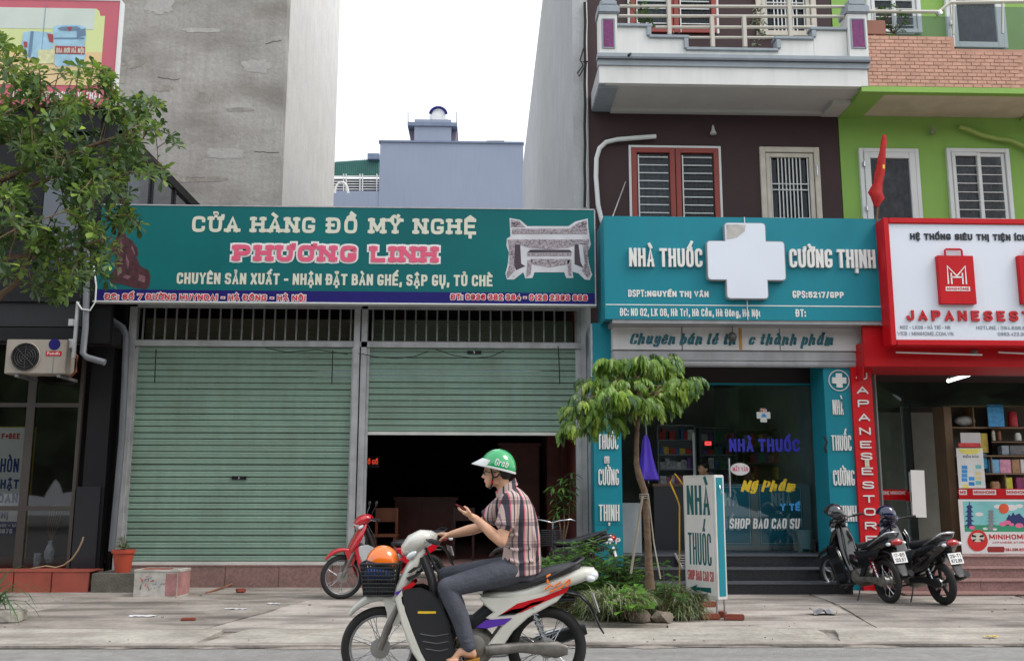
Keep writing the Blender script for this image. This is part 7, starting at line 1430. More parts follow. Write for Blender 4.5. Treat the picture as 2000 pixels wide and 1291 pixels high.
bkx = MB(); [bkx.tube([(-.12, -.15, .66 + .03 * k), (-.12, .15, .66 + .03 * k), (.1, .15, .66 + .03 * k), (.1, -.15, .66 + .03 * k), (-.12, -.15, .66 + .03 * k)], .004, 4) for k in range(8)]; [bkx.tube([(-.12, -.15 + .3 * k / 8, .66), (-.12, -.15 + .3 * k / 8, .88)], .004, 4) for k in range(9)]; bkx.build('basket', M_bpl, bc, local=True)
# ================================================================ rider (same local frame as the white motorcycle: +X forward, +Y his left)
def fuse(mb, name, m, parent, vox=.007, it=3, label=None):
    me = mb.mesh('t', None); ob = bpy.data.objects.new('t', me); COL.objects.link(ob)
    rm = ob.modifiers.new('r', 'REMESH'); rm.mode = 'VOXEL'; rm.voxel_size = vox; rm.use_smooth_shade = True
    sm_ = ob.modifiers.new('s', 'SMOOTH'); sm_.factor = .5; sm_.iterations = it
    dg = bpy.context.evaluated_depsgraph_get(); dg.update(); me2 = bpy.data.meshes.new_from_object(ob.evaluated_get(dg)); bpy.data.objects.remove(ob); bpy.data.meshes.remove(me)
    me2.name = name; me2.materials.clear(); me2.materials.append(m); me2.shade_smooth(); o = bpy.data.objects.new(name, me2); COL.objects.link(o); o.parent = parent
    if label: o['label'] = label
    return o
def limb(mb, pts, rad, n=14):
    """smooth tapered limb with round joints"""
    P = [Vector(p) for p in pts]
    for i in range(len(P) - 1):
        q = [P[i].lerp(P[i + 1], k / 4) for k in range(5)]; rr = [rad[i] + (rad[i + 1] - rad[i]) * k / 4 for k in range(5)]; mb.tube(q, rr, n)
    for p, r_ in zip(P, rad): mb.ell(p, r_, n, 8)
    return mb
def torso(mb, secs, n=24, p=2.3):
    rings = []
    for x, z, rx, ry, tl in secs:
        ring = []
        for k in range(n):
            q = 2 * math.pi * k / n; c_, s_ = math.cos(q), math.sin(q); u = math.copysign(abs(c_) ** (2 / p), c_) * rx; v = math.copysign(abs(s_) ** (2 / p), s_) * ry; ring.append(Vector((x + u, v, z + u * tl)))
        rings.append(ring)
    return mb.rings(rings)
M_skin = mat('skin', C(206, 158, 128), .5, var=.08, sc=14); M_hair = mat('black_hair', C(20, 17, 16), .6)
M_skin.node_tree.nodes['Principled BSDF'].inputs['Subsurface Weight'].default_value = .08
M_skin.node_tree.nodes['Principled BSDF'].inputs['Subsurface Radius'].default_value = (.012, .005, .003)
def head_blob(mb, c, ax=1):
    """head centred at c (ear level), facing +X"""
    c = Vector(c); A = lambda p, r_, rot=None: mb.ell(c + Vector(p), r_, 18, 12, rot)
    A((-.005, 0, .045), (.096, .076, .085)); A((-.02, 0, .01), (.08, .07, .075)); A((.035, 0, -.005), (.060, .062, .075)); A((.042, 0, -.05), (.045, .05, .045)); A((.058, 0, -.082), (.026, .03, .02))
    A((.02, .0, -.06), (.055, .056, .03), Matrix.Rotation(R(-20), 3, 'Y')); A((.082, 0, .03), (.014, .05, .012))
    mb.add([c + Vector(p) for p in ((.088, -.007, .025), (.088, .007, .025), (.080, -.019, -.028), (.080, .019, -.028), (.118, 0, -.022), (.092, 0, -.034))], [(0, 2, 4), (1, 4, 3), (0, 4, 1), (2, 5, 4), (4, 5, 3), (0, 1, 3, 5, 2)])
    A((.100, 0, -.023), (.011, .010, .009)); A((.082, 0, -.050), (.013, .023, .006)); A((.080, 0, -.060), (.012, .020, .007))
    for s in (-1, 1): A((.066, .034 * s, .0), (.02, .022, .02)); A((.092, .012 * s, -.027), (.009, .007, .007)); A((-.005, .076 * s, -.005), (.018, .009, .03), Matrix.Rotation(R(-12), 3, 'Y'))
rider = empty('person', 'young man in a green helmet and plaid shirt looking at the phone while riding', 'person', tuple(RB), rz=math.pi); rider.scale = (SC,) * 3
hipL, hipR = (.24, .09, .83), (.24, -.09, .83); kL, kR = (.715, .165, .715), (.735, -.17, .765); aL, aR = (.555, .185, .315), (.60, -.19, .33)
shL, shR = (.262, .172, 1.325), (.285, -.165, 1.325); eL, wL = (.335, .235, 1.035), (.515, .175, 1.19); eR, wR = (.50, -.235, 1.115), (.705, -.262, 1.065)
HC = Vector((.365, 0, 1.513)); body = MB()
TS = [(.19, .78, .12, .16, 0), (.18, .86, .125, .158, 0), (.175, .95, .115, .148, -.05), (.175, 1.05, .108, .145, -.1), (.19, 1.15, .112, .158, -.15), (.215, 1.24, .112, .172, -.25), (.245, 1.31, .10, .17, -.35), (.272, 1.36, .08, .13, -.4), (.29, 1.395, .058, .075, -.4)]
torso(body, TS); limb(body, [(.285, 0, 1.37), (.315, 0, 1.42), (.335, 0, 1.48)], [.058, .052, .052]); head_blob(body, HC)
for sh, el, wr in ((shL, eL, wL), (shR, eR, wR)): limb(body, [sh, Vector(sh).lerp(Vector(el), .5), el, Vector(el).lerp(Vector(wr), .35), wr], [.052, .046, .039, .041, .027])
for hp, kn, an in ((hipL, kL, aL), (hipR, kR, aR)): limb(body, [hp, kn, Vector(kn).lerp(Vector(an), .4), an], [.075, .052, .05, .034])
def fingers(mb, chains, r0=.0092):
    for ch in chains: P = [Vector(p) for p in ch]; n_ = len(P); limb(mb, P, [r0 * (1.02 - .09 * k) for k in range(n_)], 9)
# left hand: palm up under the phone
ud = Vector((.16, -.03, .085)).normalized(); side = Vector((.05, -1, -.05)).normalized(); nrm = ud.cross(side).normalized()
if nrm.z < 0: nrm = -nrm
w0 = Vector(wL); limb(body, [w0, w0 + ud * .035], [.027, .026]); pc = w0 + ud * .065
for k in range(4): body.tube([w0 + ud * .02 + side * (-.018 + .012 * k), w0 + ud * .098 + side * (-.036 + .024 * k)], [.016, .0145], 10); body.ell(w0 + ud * .098 + side * (-.036 + .024 * k), .0135, 10, 6)
fl_ = [.062, .074, .072, .058]
chs = []
for k in range(4):
    b0_ = w0 + ud * .098 + side * (-.036 + .024 * k); d1 = (ud * .95 + nrm * .05 + side * .15).normalized(); d2 = (ud * .8 + nrm * .25 + side * .5).normalized(); d3 = (ud * .3 + nrm * .9 + side * .3).normalized(); l = fl_[k]; chs.append([b0_, b0_ + d1 * l * .5, b0_ + d1 * l * .5 + d2 * l * .3, b0_ + d1 * l * .5 + d2 * l * .3 + d3 * l * .25])
fingers(body, chs); tb_ = w0 + ud * .035 - side * .026; fingers(body, [[tb_, tb_ - side * .02 + ud * .03 + nrm * .018, tb_ - side * .012 + ud * .06 + nrm * .034, tb_ + side * .006 + ud * .082 + nrm * .036]], .0115)
# right hand closed round the grip (axis along y)
gc = Vector((.80, -.285, 1.034)); w1_ = Vector(wR); gd = (gc - w1_).normalized()
for k in range(4):
    yk = -.245 - .022 * k; kn_ = Vector((.788, yk, 1.067)); body.tube([w1_.lerp(Vector((.72, yk * .7 - .08, 1.062)), .5), kn_], [.017, .0135], 10); body.ell(kn_, .0125, 10, 6)
    fingers(body, [[kn_, (.822, yk, 1.062), (.836, yk - .002, 1.034), (.818, yk - .003, 1.008)]], .0092)
body.ell(w1_.lerp(gc, .4) + Vector((0, .0, .004)), (.04, .036, .02), 14, 8)
fingers(body, [[(.745, -.225, 1.055), (.775, -.208, 1.035), (.80, -.215, 1.012), (.812, -.232, 1.006)]], .0105)
# bare feet in sandals
for an, s in ((aL, 1), (aR, -1)):
    a_ = Vector(an); hl = a_ + Vector((-.035, 0, -.06)); bl_ = a_ + Vector((.105, .01 * s, -.085)); limb(body, [a_, hl + Vector((.01, 0, .01)), a_.lerp(bl_, .55) + Vector((0, 0, .012)), bl_], [.034, .028, .03, .024]); body.ell(bl_ + Vector((0, 0, -.002)), (.05, .042, .016), 14, 8)
    fingers(body, [[bl_ + Vector((.01, s * (-.03 + .0165 * k), 0)), bl_ + Vector((.055 - .006 * k, s * (-.03 + .0175 * k), -.004))] for k in range(5)], .0095)
bd_ = fuse(body, 'body', M_skin, rider, .0055, 2)
# trousers
M_jean = mat('grey_jeans', C(74, 76, 86), .85, var=.16, sc=12, bump=.35, bsc=55); tr_ = MB(); torso(tr_, [(.18, .755, .12, .16, 0), (.185, .80, .135, .175, 0), (.18, .88, .135, .17, 0), (.178, .93, .125, .16, 0)])
for hp, kn, an in ((hipL, kL, aL), (hipR, kR, aR)):
    h0, k0, a0 = Vector(hp), Vector(kn), Vector(an); limb(tr_, [h0 + Vector((0, 0, -.005)), h0.lerp(k0, .45) + Vector((0, 0, .0)), k0, k0.lerp(a0, .22), k0.lerp(a0, .5) + Vector((-.012, 0, 0)), k0.lerp(a0, .86)], [.098, .088, .07, .066, .066, .054], 16)
    limb(tr_, [k0.lerp(a0, .86), k0.lerp(a0, .98)], [.054, .052])
    r = random.Random(3)
    for t in (.12, .22, .33): q = k0.lerp(a0, t); tr_.tube([q + Vector((.0, -.06, .02)), q + Vector((-.062, 0, -.005)), q + Vector((.0, .06, .015))], .008, 6)
    for t in (.8, .9): q = k0.lerp(a0, t); tr_.torus(q, .052, .007, 18, 6, 'Z')
    for t in (.08, .2): q = h0.lerp(k0, t); tr_.tube([q + Vector((0, .07 * (1 if hp[1] > 0 else -1), .05)), q + Vector((.03, .095 * (1 if hp[1] > 0 else -1), 0)), q + Vector((.05, .08 * (1 if hp[1] > 0 else -1), -.05))], .008, 6)
fuse(tr_, 'trousers', M_jean, rider, .007, 3)
# shirt with plaid
def plaid():
    m = mat('plaid_cotton', C(190, 166, 160), .85, var=0); t = m.node_tree; N = t.nodes; L = t.links; p = N['Principled BSDF']; tc = N.new('ShaderNodeTexCoord'); sx = N.new('ShaderNodeSeparateXYZ'); L.new(tc.outputs['Object'], sx.inputs[0])
    def mth(op, a, b=None, **k):
        n = N.new('ShaderNodeMath'); n.operation = op
        for i, v in enumerate((a, b)):
            if v is None: continue
            if isinstance(v, (int, float)): n.inputs[i].default_value = v
            else: L.new(v, n.inputs[i])
        return n.outputs[0]
    def band(src, freq, stops, ph=0):
        f = mth('FRACT', mth('ADD', mth('MULTIPLY', src, freq), ph)); r_ = N.new('ShaderNodeValToRGB'); r_.color_ramp.interpolation = 'CONSTANT'; e = r_.color_ramp.elements
        e[0].position = stops[0][0]; e[0].color = stops[0][1]; e[1].position = stops[1][0]; e[1].color = stops[1][1]
        for q, c_ in stops[2:]: x_ = e.new(q); x_.color = c_
        L.new(f, r_.inputs[0]); return r_.outputs[0]
    px_ = mth('ADD', sx.outputs[0], mth('MULTIPLY', mth('ABSOLUTE', sx.outputs[1]), .45)); be, dk, pk, gy = C(192, 168, 160), C(58, 58, 70), C(200, 96, 112), C(128, 112, 122)
    v = band(px_, 7.2, [(0, dk), (.28, be), (.46, gy), (.52, be), (.7, dk), (.78, be), (.93, pk)], .2); h = band(sx.outputs[2], 6.5, [(0, (1, 1, 1, 1)), (.42, (.38, .36, .42, 1)), (.62, (1, .97, .95, 1)), (.68, (.62, .58, .62, 1)), (.74, (1, 1, 1, 1))])
    x = N.new('ShaderNodeMix'); x.data_type = 'RGBA'; x.blend_type = 'MULTIPLY'; x.inputs[0].default_value = .75; L.new(v, x.inputs[6]); L.new(h, x.inputs[7]); L.new(x.outputs[2], p.inputs['Base Color'])
    b = N.new('ShaderNodeBump'); b.inputs['Strength'].default_value = .25; nz_ = N.new('ShaderNodeTexNoise'); nz_.inputs['Scale'].default_value = 18; L.new(tc.outputs['Object'], nz_.inputs['Vector']); L.new(nz_.outputs[0], b.inputs['Height']); L.new(b.outputs[0], p.inputs['Normal']); return m
M_pl = plaid(); st_ = MB(); torso(st_, [(.19, .79, .15, .188, -.1), (.185, .86, .148, .182, -.05), (.18, .95, .138, .17, -.05), (.178, 1.05, .132, .166, -.1), (.192, 1.15, .13, .176, -.15), (.216, 1.24, .126, .186, -.25), (.246, 1.31, .112, .182, -.35), (.27, 1.365, .085, .13, -.4), (.283, 1.395, .066, .085, -.4)])
for sh, el in ((shL, eL), (shR, eR)): s0, e0 = Vector(sh), Vector(el); limb(st_, [s0, s0.lerp(e0, .35), s0.lerp(e0, .56)], [.068, .072, .070], 18); st_.tube([s0.lerp(e0, .5), s0.lerp(e0, .66)], [.068, .075], 20)
for q0, q1, q2 in (((.30, .16, 1.0), (.24, .17, .97), (.12, .165, .99)), ((.29, .16, .91), (.2, .18, .88), (.1, .17, .90)), ((.31, .1, 1.1), (.29, .15, 1.07), (.22, .17, 1.08)), ((.1, .13, 1.12), (.08, .15, 1.02), (.07, .14, .9))): st_.tube([q0, q1, q2], .011, 6)
sh_ = fuse(st_, 'shirt', M_pl, rider, .007, 3)
MB().rings([[Vector((.288 + .070 * q * math.cos(t) + (z_ - 1.39) * .3, .078 * q * math.sin(t), z_ - .05 * math.cos(t) + .0)) for q, z_ in ((1, 1.385), (.95, 1.43), (1.05, 1.435), (1.12, 1.385))] for t in (2 * math.pi * k / 28 for k in range(28))], close=True).build('collar', M_pl, sh_, smooth=60, local=True)
# hair at the nape, eyes, glasses, helmet, straps, sandals, phone
hb = MB(); hb.ell(HC + Vector((-.03, 0, .03)), (.082, .08, .085), 18, 10).ell(HC + Vector((-.045, 0, -.01)), (.055, .066, .045), 16, 8); fuse(hb, 'hair', M_hair, rider, .006, 2)
for s in (-1, 1):
    ey = MB().ell(HC + Vector((.079, .033 * s, .008)), (.011, .013, .0075), 12, 8).build('eye', E_w, rider, smooth=60, local=True); MB().ell(HC + Vector((.0875, .033 * s, .006)), (.004, .0065, .0065), 10, 6).build('iris', M_hair, ey, smooth=60, local=True)
    MB().tube([HC + Vector((.085, .018 * s, .022)), HC + Vector((.09, .034 * s, .026)), HC + Vector((.08, .052 * s, .020))], .0035, 6).build('eyebrow', M_hair, rider, local=True)
gb = MB()
for s in (-1, 1): gb.tube([HC + Vector((.098 - .004 * abs(math.cos(t)), (.034 + .023 * math.cos(t)) * s, .006 + .015 * math.sin(t))) for t in (2 * math.pi * k / 16 for k in range(17))], .0022, 5).tube([HC + Vector((.094, .057 * s, .012)), HC + Vector((.06, .074 * s, .012)), HC + Vector((-.01, .080 * s, .010))], .0026, 5)
gb.tube([HC + Vector((.1, -.011, .010)), HC + Vector((.104, 0, .013)), HC + Vector((.1, .011, .010))], .002, 5); gb.build('glasses', M_bpl, rider, local=True)
for s in (-1, 1): MB().ell(HC + Vector((.097, .034 * s, .006)), (.0015, .021, .014), 14, 8).build('spectacle_lens', M_glass, rider, local=True)
HH = HC + Vector((-.008, 0, .045)); tl = Matrix.Rotation(R(-13), 3, 'Y')
M_hel = mat('green_helmet_gloss', C(16, 158, 88), .18, var=.04, coat=1); wc = wl(HH.x, 0, HH.z); hel = helmet(wc, Matrix.Rotation(math.pi, 3, 'Z') @ tl, M_hel, 'green_helmet', 'glossy green half helmet with white brim and white lettering on the rider', s=SC, brim=M_wplast)
mt = Matrix.Translation(wc) @ (Matrix.Rotation(math.pi, 3, 'Z') @ tl).to_4x4()
def on_shell(u, v, d):
    x = -u; k = 1 - (x / .135 / SC) ** 2 - (v / .14 / SC) ** 2; return mt @ Vector((x, .115 * SC * math.sqrt(max(k, .02)) + .0025, v + .12 * u * u))
lettering("Grab", -.035, .07, .012, .062, 0, .0065, M_wplast, hel, fx=on_shell, shear=.12)
for pts_ in (((.045, .088, .035), (.03, .083, -.02), (.035, .072, -.07), (.045, .045, -.098), (.05, 0, -.104)), ((-.045, .086, .02), (.0, .087, -.022), (.03, .084, -.03)),):
    for s in (-1, 1): MB().tube([HC + Vector((p[0], p[1] * s, p[2])) for p in pts_], .0065, 6).build('chin_strap', M_bpl, rider, smooth=60, local=True)
MB().rbox(HC + Vector((.036, .078, -.058)), (.02, .012, .018), 0, .003).build('strap_buckle', M_red, rider, local=True)
for an, s in ((aL, 1), (aR, -1)):
    a_ = Vector(an); so_ = [(a_.x - .075, a_.z - .092), (a_.x - .03, a_.z - .098), (a_.x + .08, a_.z - .118), (a_.x + .175, a_.z - .118), (a_.x + .18, a_.z - .106), (a_.x + .08, a_.z - .103), (a_.x - .03, a_.z - .08), (a_.x - .075, a_.z - .078)]
    sl = MB().prism(so_, a_.y - .045, a_.y + .048).build('sandal', mat('yellow_brown_sole', C(170, 120, 40), .7), rider, local=True)
    MB().tube([(a_.x + .04, a_.y - .046, a_.z - .10), (a_.x + .055, a_.y - .03, a_.z - .062), (a_.x + .06, a_.y + .01, a_.z - .05), (a_.x + .055, a_.y + .045, a_.z - .08), (a_.x + .04, a_.y + .05, a_.z - .104)], .011, 8).tube([(a_.x + .13, a_.y, a_.z - .106), (a_.x + .12, a_.y, a_.z - .068), (a_.x + .065, a_.y - .02, a_.z - .055)], .008, 6).build('sandal_strap', M_bpl, sl, smooth=60, local=True)
pcn = w0 + ud * .115 + nrm * .0245 + side * .002; m3 = Matrix((ud, side, nrm)).transposed().to_4x4(); pm_ = Matrix.Translation(RB) @ Matrix.Rotation(math.pi, 4, 'Z') @ Matrix.Scale(SC, 4) @ Matrix.Translation(pcn) @ m3
ph_c = pm_ @ Vector((0, 0, 0)); ph = empty('phone', 'thin dark red mobile phone held in the rider hand', 'phone', tuple(ph_c)); MB(pm_).box(-.068, .068, -.034, .034, -.005, .003, .003).build('case', mat('dark_red_case', C(120, 26, 32), .4), ph); MB(pm_).box(-.062, .062, -.030, .030, .0032, .0042).build('screen', mat('phone_screen', C(30, 34, 44), .1), ph)
# ================================================================ pharmacist behind the counter
pc_ = W(1383, 917, D0 + 1.1); X0 = Vector((pc_.x, pc_.y, zfl))
ph2 = empty('person', 'dark haired pharmacist in a pale blue shirt bending over behind the counter', 'person', tuple(X0), rz=R(215)); zz_ = pc_.z - zfl; b2 = MB(); hc2 = Vector((.12, 0, zz_)); head_blob(b2, hc2)
torso(b2, [(-.05, zz_ - .75, .13, .17, 0), (-.05, zz_ - .5, .11, .15, 0), (-.02, zz_ - .3, .11, .17, -.2), (.02, zz_ - .19, .09, .15, -.4), (.05, zz_ - .15, .06, .08, -.4)]); limb(b2, [(.05, 0, zz_ - .18), (.09, 0, zz_ - .04)], [.055, .05])
for s in (-1, 1): limb(b2, [(.0, .17 * s, zz_ - .22), (.06, .22 * s, zz_ - .45), (.26, .14 * s, zz_ - .46)], [.05, .042, .03]); b2.ell((.30, .12 * s, zz_ - .46), (.04, .035, .015), 12, 8); fingers(b2, [[(.31, (.095 + .016 * k) * s, zz_ - .46), (.36, (.09 + .02 * k) * s, zz_ - .465)] for k in range(4)]); limb(b2, [(-.05, .09 * s, zz_ - .75), (.0, .1 * s, zz_ - 1.1) if zz_ > 1.2 else (.1, .1 * s, zz_ - .78), (-.03, .1 * s, .06)], [.08, .055, .04])
fuse(b2, 'body', M_skin, ph2, .008, 2); s2 = MB(); torso(s2, [(-.05, zz_ - .75, .15, .19, 0), (-.05, zz_ - .5, .13, .17, 0), (-.02, zz_ - .3, .13, .185, -.2), (.02, zz_ - .19, .105, .165, -.4), (.05, zz_ - .155, .07, .09, -.4)])
for s in (-1, 1): limb(s2, [(.0, .17 * s, zz_ - .22), (.04, .20 * s, zz_ - .38)], [.066, .066])
fuse(s2, 'shirt', mat('pale_blue_cotton', C(176, 190, 215), .8, var=.05), ph2, .009, 3); h2 = MB(); h2.ell(hc2 + Vector((-.015, 0, .055)), (.10, .086, .085), 18, 10).ell(hc2 + Vector((-.045, 0, .0)), (.06, .076, .06), 16, 8).ell(hc2 + Vector((.055, 0, .085)), (.04, .06, .03), 16, 8); fuse(h2, 'hair', M_hair, ph2, .008, 2)
for s in (-1, 1): MB().ell(hc2 + Vector((.079, .033 * s, .008)), (.011, .013, .0075), 12, 8).build('eye', E_w, ph2, smooth=60, local=True)
# ================================================================ light box on legs
A_ = G(1403, 1200, .11); near = Vector((A_.x, A_.y, 0)); ang = R(62); du = Vector((-math.cos(ang), math.sin(ang), 0)); dn = Vector((math.sin(ang), math.cos(ang), 0)) ; wd = .55; th = .15
zb1 = W(1400, 1172, near.y).z; zt1_ = W(1398, 927, near.y).z; lbx = empty('light_box_sign', 'free standing white and teal light box sign on thin metal legs', 'sign', tuple((near.x, near.y, .11)))
Mx = Matrix.Translation(near) @ Matrix((du, dn, Vector((0, 0, 1)))).transposed().to_4x4()   # x along the face away from us, y through the thickness (to the right)
if Mx.determinant() < 0: print('flip')
M_frm = mat('white_box_frame', C(205, 204, 200), .5, dirt=.15, dcol=C(140, 136, 128)); MB(Mx).box(0, wd, 0, th, zb1, zt1_, .008).build('box', M_frm, lbx)
MB(Mx).box(.03, wd - .03, -.004, -.0005, zb1 + .04, zt1_ - .03).build('face', mat('lit_box_face', C(220, 216, 212), .5, var=.05), lbx); MB(Mx).box(-.004, -.0005, .028, th - .028, zb1 + .04, zt1_ - .03).build('side_face', M_teal, lbx)
fxl = lambda u, v, d: Mx @ Vector((wd - u, d, v))
M_dt = mat('deep_teal_letter', C(8, 92, 92), .4); zl_ = lambda y: W(1398, y, near.y).z
for s_, y0, y1, t_, m_ in (("NHÀ", 947, 1006, .045, M_dt), ("THUỐC", 1042, 1106, .04, M_dt)): lettering(s_, .075, wd - .075, zl_(y1), zl_(y0), -.006, t_, m_, lbx, fx=fxl, gap=2.2)
lettering("SHOP BAO CAO SU", .05, wd - .05, zl_(1137), zl_(1117), -.006, .02, M_rl, lbx, fx=fxl, gap=2.2)
ar = [(.08, .045), (.22, .0), (.20, .028), (wd - .1, .016), (wd - .1, .072), (.20, .062), (.22, .09)]; MB().add([fxl(p[0], zl_(1162) + p[1], -.006) for p in ar], [tuple(range(len(ar)))]).build('arrow', M_dt, lbx)
for u, v in ((.04, .02), (.04, th - .02), (wd - .04, .02), (wd - .04, th - .02)): p0 = Mx @ Vector((u, v, .115)); MB().tube([p0, p0 + Vector((0, 0, zb1 - .115 + .02))], .011, 6).build('leg', M_metal, lbx)
p0 = Mx @ Vector((-.008, th * .5, zt1_ - .12)); MB().tube([p0, p0 + Vector((0, -.02, -.04)), p0 + Vector((.02, -.02, -.08)), p0 + Vector((0, -.01, -.1))], .006, 5).build('hook', M_metal, lbx)
yw = mat('yellow_cable', C(210, 165, 40), .5); q0 = Mx @ Vector((wd, 0, zt1_ - .1)); MB().tube([q0, q0 + Vector((-.1, -.05, .12)), q0 + Vector((-.16, -.05, .02)), q0 + Vector((-.08, -.04, -.16)), q0 + Vector((-.05, -.03, -.25)), q0 + Vector((-.06, .02, -1.0)), q0 + Vector((-.07, .05, .08 - q0.z))], .009, 6).top('yellow_cable', yw, 'yellow cable looped over the top of the light box and hanging to the ground', 'cable', smooth=60)
# ================================================================ small things on the pavement
c = G(302, 1166, .052); fb = empty('foam_box', 'battered white and pink polystyrene box with faded drawings on the pavement', 'box', tuple(c), rz=R(-6)); w_, dp, h_ = .60, .42, .33
M_foam = mat('dirty_foam', C(186, 182, 175), .9, var=.15, sc=8, dirt=.65, dcol=C(140, 130, 118), dsc=6); M_fpk = mat('pink_foam_side', C(162, 116, 114), .9, var=.25, sc=8, dirt=.6, dcol=C(120, 90, 88), dsc=6)
MB().box(-w_ / 2, w_ / 2, 0, dp, 0, .03).box(-w_ / 2, w_ / 2, 0, .035, .03, h_, 0).box(-w_ / 2, w_ / 2, dp - .035, dp, .03, h_).box(-w_ / 2, -w_ / 2 + .035, .035, dp - .035, .03, h_).box(w_ / 2 - .035, w_ / 2, .035, dp - .035, .03, h_).build('box_body', M_foam, fb, local=True)
MB().box(-w_ / 2 - .008, w_ / 2 + .008, -.008, .045, h_, h_ + .03, .005).box(-w_ / 2 - .008, w_ / 2 + .008, dp - .045, dp + .008, h_, h_ + .03, .005).box(-w_ / 2 - .008, -w_ / 2 + .04, .045, dp - .045, h_, h_ + .03).box(w_ / 2 - .04, w_ / 2 + .008, .045, dp - .045, h_, h_ + .03).build('rim', M_foam, fb, local=True)
MB().box(w_ / 2 - .16, w_ / 2 - .004, -.003, -.0005, .02, h_ - .02).build('painted_patch', M_fpk, fb, local=True); MB().box(w_ / 2 + .0005, w_ / 2 + .003, .01, dp - .01, .02, h_ - .01).build('painted_side', M_fpk, fb, local=True)
MB().rbox((-.03, .12, h_ + .034), (.36, .16, .012), R(8), .004).build('lid_piece', M_tile, fb, local=True)
r = random.Random(8)
for k in range(26):
    x_, z_ = r.uniform(-.22, .12), r.uniform(.06, .27); a_ = r.uniform(0, 3.1); l = r.uniform(.02, .06); ribbon_mb = MB(); ribbon(ribbon_mb, [(x_, z_), (x_ + l * math.cos(a_) * .5 + .008, z_ + l * math.sin(a_) * .5), (x_ + l * math.cos(a_), z_ + l * math.sin(a_))], .007, -.0015 - .0002 * k, 0, lambda u, v, d: (u, d, v)); ribbon_mb.build('drawn_line', [M_rl, mat('ink_grey', C(90, 96, 104)), mat('ink_blue', C(90, 150, 180))][k % 3], fb, local=True)
q0, q1 = G(402, 1158, .055), G(478, 1140, .06); MB().tube([q0, q0.lerp(q1, .4) + Vector((0, 0, .02)), q1 + Vector((0, 0, .08))], .014, 6).top('broken_stick', mat('rusty_stick', C(130, 82, 60), .8, var=.2), 'bent rusty stick lying on the pavement before the closed shutter', 'stick')
c = G(470, 1156, .06); MB().rbox((c.x, c.y, .085), (.12, .1, .05), R(30), .008).top('brick_fragment', M_rb, 'broken brick piece beside the bent stick', 'brick'); c = G(368, 1210, .06); MB().rbox((c.x, c.y, .068), (.15, .07, .028), R(10), .006).top('brick_fragment', M_rb, 'small flat red brick chip in the middle of the pavement', 'brick')
def scrap(px, py, sx, sy, m, label, seed, name='paper_scrap', h=.012):
    r = random.Random(seed); c = G(px, py, .056); n = 7; vs = [(c.x + (i / n - .5) * sx, c.y + (j / 3 - .5) * sy + r.uniform(-.015, .015), .056 + r.uniform(0, h)) for j in range(4) for i in range(n + 1)]; fs = [(j * (n + 1) + i, j * (n + 1) + i + 1, (j + 1) * (n + 1) + i + 1, (j + 1) * (n + 1) + i) for j in range(3) for i in range(n)]
    MB().add(vs, fs).top(name, m, label, name.replace('_', ' '), smooth=30)
M_trash = mat('grubby_white_paper', C(205, 204, 204), .7, var=.15, sc=20)
scrap(460, 1189, .26, .07, M_trash, 'crumpled white paper strip on the pavement right of the foam box', 1); scrap(278, 1203, .3, .12, M_trash, 'thin whitish scrap on the pavement below the foam box', 2); scrap(535, 1179, .16, .07, M_trash, 'small white scrap on the pavement left of the red motorcycle', 3)
scrap(1608, 1199, .28, .2, mat('plastic_bag_grey', C(150, 150, 154), .3, var=.3, sc=16), 'crumpled translucent plastic bag on the pavement before the black steps', 4, 'plastic_bag', .08); scrap(1935, 1243, .14, .05, M_vy, 'yellow scrap at the kerb near the right edge', 5)
scrap(392, 1163, .04, .03, M_bpl, 'tiny dark scrap on the pavement left of the bent stick', 6)
r = random.Random(31); mb = MB()
for k in range(260):
    x_ = r.uniform(-8.5, 8.8); y_ = r.choice([r.uniform(9.4, 10.3), r.uniform(10, 15)]); s_ = r.uniform(.003, .009) * (2 if r.random() < .08 else 1); mb.rbox((x_, y_, .056 + s_ * .3 if y_ > 10.1 else .05), (s_ * 2, s_ * 1.4, s_), r.uniform(0, 3), 0, r.uniform(-.3, .3))
o = mb.build('gravel', mat('grit', C(138, 126, 116), .9, var=.4, sc=30)); o['kind'] = 'stuff'
# wooden stool and chairs inside the dark shop
M_or = mat('varnished_wood', C(92, 48, 24), .4, var=.2, sc=6)
for i, (px, Y, lab) in enumerate(((752, 15.5, 'small varnished wooden chair just inside the open shop behind the red motorcycle'), (905, 16.2, 'reddish wooden chair deeper in the dark open shop'))):
    c = W(px, 1080, Y); c.z = ZF; ch_ = empty('wooden_chair', lab, 'chair', tuple(c)); m_ = M_or if i == 0 else mat('reddish_wood', C(52, 22, 17), .4, var=.2)
    MB().box(c.x - .2, c.x + .2, Y - .2, Y + .2, ZF + .40, ZF + .44, .006).build('seat', m_, ch_); MB().box(c.x - .18, c.x + .18, Y + .17, Y + .2, ZF + .62, ZF + .84, .006).build('backrest', m_, ch_)
    for sx in (-1, 1):
        for sy in (-1, 1): MB().box(c.x + .16 * sx - .02, c.x + .16 * sx + .02, Y + .16 * sy - .02, Y + .16 * sy + .02, ZF, ZF + (.4 if sy < 0 else .84)).build('leg', m_, ch_)
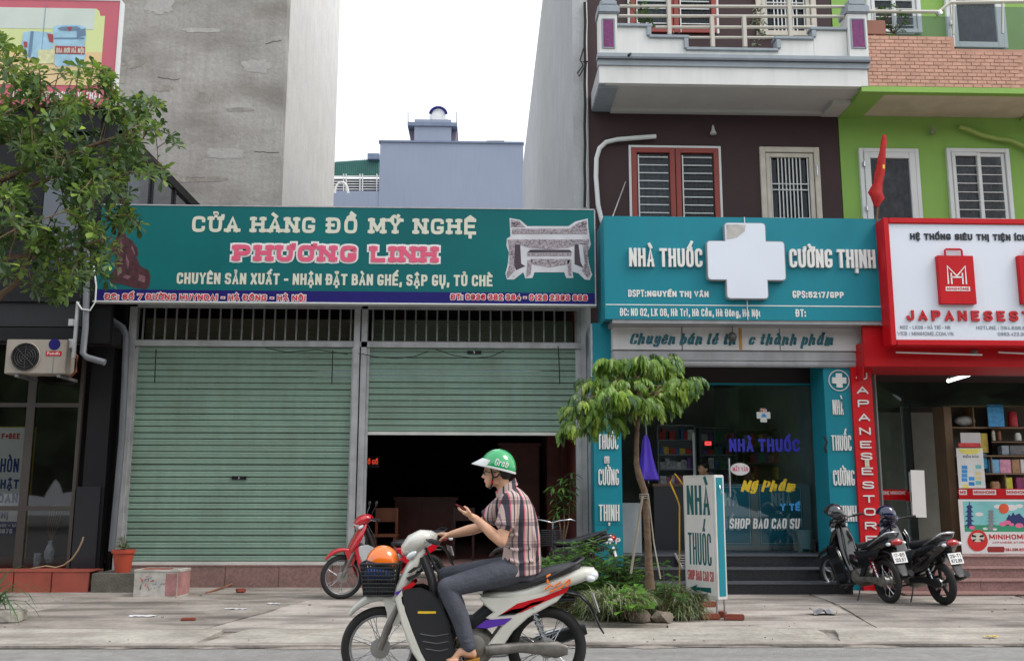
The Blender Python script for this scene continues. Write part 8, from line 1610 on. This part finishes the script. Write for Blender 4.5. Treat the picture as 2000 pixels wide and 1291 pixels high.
c = W(728, 905, D0 + .5); sg2 = empty('red_led_sign', 'small dim red lettered sign hanging inside the dark shop', 'sign', tuple(c)); lettering("ĐỒ GỖ", c.x - .13, c.x + .08, c.z - .01, c.z + .06, c.y, .014, mat('dim_red_lamp', C(230, 70, 40), .5, emit=.35, var=0), sg2); MB().box(c.x - .15, c.x + .1, c.y + .01, c.y + .03, c.z - .07, c.z + .08).build('case', M_black, sg2)

# carved furniture standing in the gloom of the open shop
M_rw = mat('dark_red_lacquer', C(92, 30, 22), .35, var=.3, sc=5)
for px, Y, w_, h_, lab in ((1015, 17.2, .7, 1.9, 'tall dark red wooden cabinet standing upright in the open shop behind the rider'), (830, 17.8, 1.1, .95, 'low dark red carved cabinet deep in the open shop'), (1095, 16.6, .45, 2.2, 'narrow dark red wooden cabinet near the right post inside the open shop')):
    c = W(px, 1050, Y); cb = empty('wooden_cabinet', lab, 'cabinet', (c.x, Y, ZF)); MB().box(c.x - w_ / 2, c.x + w_ / 2, Y, Y + .45, ZF + .1, ZF + h_, .01).build('body', M_rw, cb); MB().box(c.x - w_ / 2 - .04, c.x + w_ / 2 + .04, Y - .04, Y + .48, ZF + h_ + .001, ZF + h_ + .06, .01).build('top', M_rw, cb)
    for s in (-1, 1):
        MB().box(c.x + s * w_ / 4 - w_ * .21, c.x + s * w_ / 4 + w_ * .21, Y - .02, Y - .001, ZF + .16, ZF + h_ - .06, .006).build('door', M_rw, cb); MB().box(c.x + s * (w_ / 2 - .04) - .035, c.x + s * (w_ / 2 - .04) + .035, Y + .01, Y + .08, ZF, ZF + .099).build('leg', M_rw, cb)
# silt drifted over the gutter line
r = random.Random(90); dm = mat('silt', C(140, 132, 124), .95, fine=.15, var=.15)
for k in range(16):
    cx_ = -8.5 + 17 * (k + r.random()) / 16; w_, d_ = r.uniform(.3, .9), r.uniform(.05, .12); vs = [(cx_, 9.40, .020 + .0004 * k)]; n = 22
    for j in range(n): t = 2 * math.pi * j / n; q = r.uniform(.6, 1.15); vs.append((cx_ + w_ * q * math.cos(t), 9.40 + d_ * q * math.sin(t), .004 if math.sin(t) < .2 else .022))
    o = MB().add(vs, [(0, 1 + j, 1 + (j + 1) % n) for j in range(n)]).build('silt_drift', dm, kb)
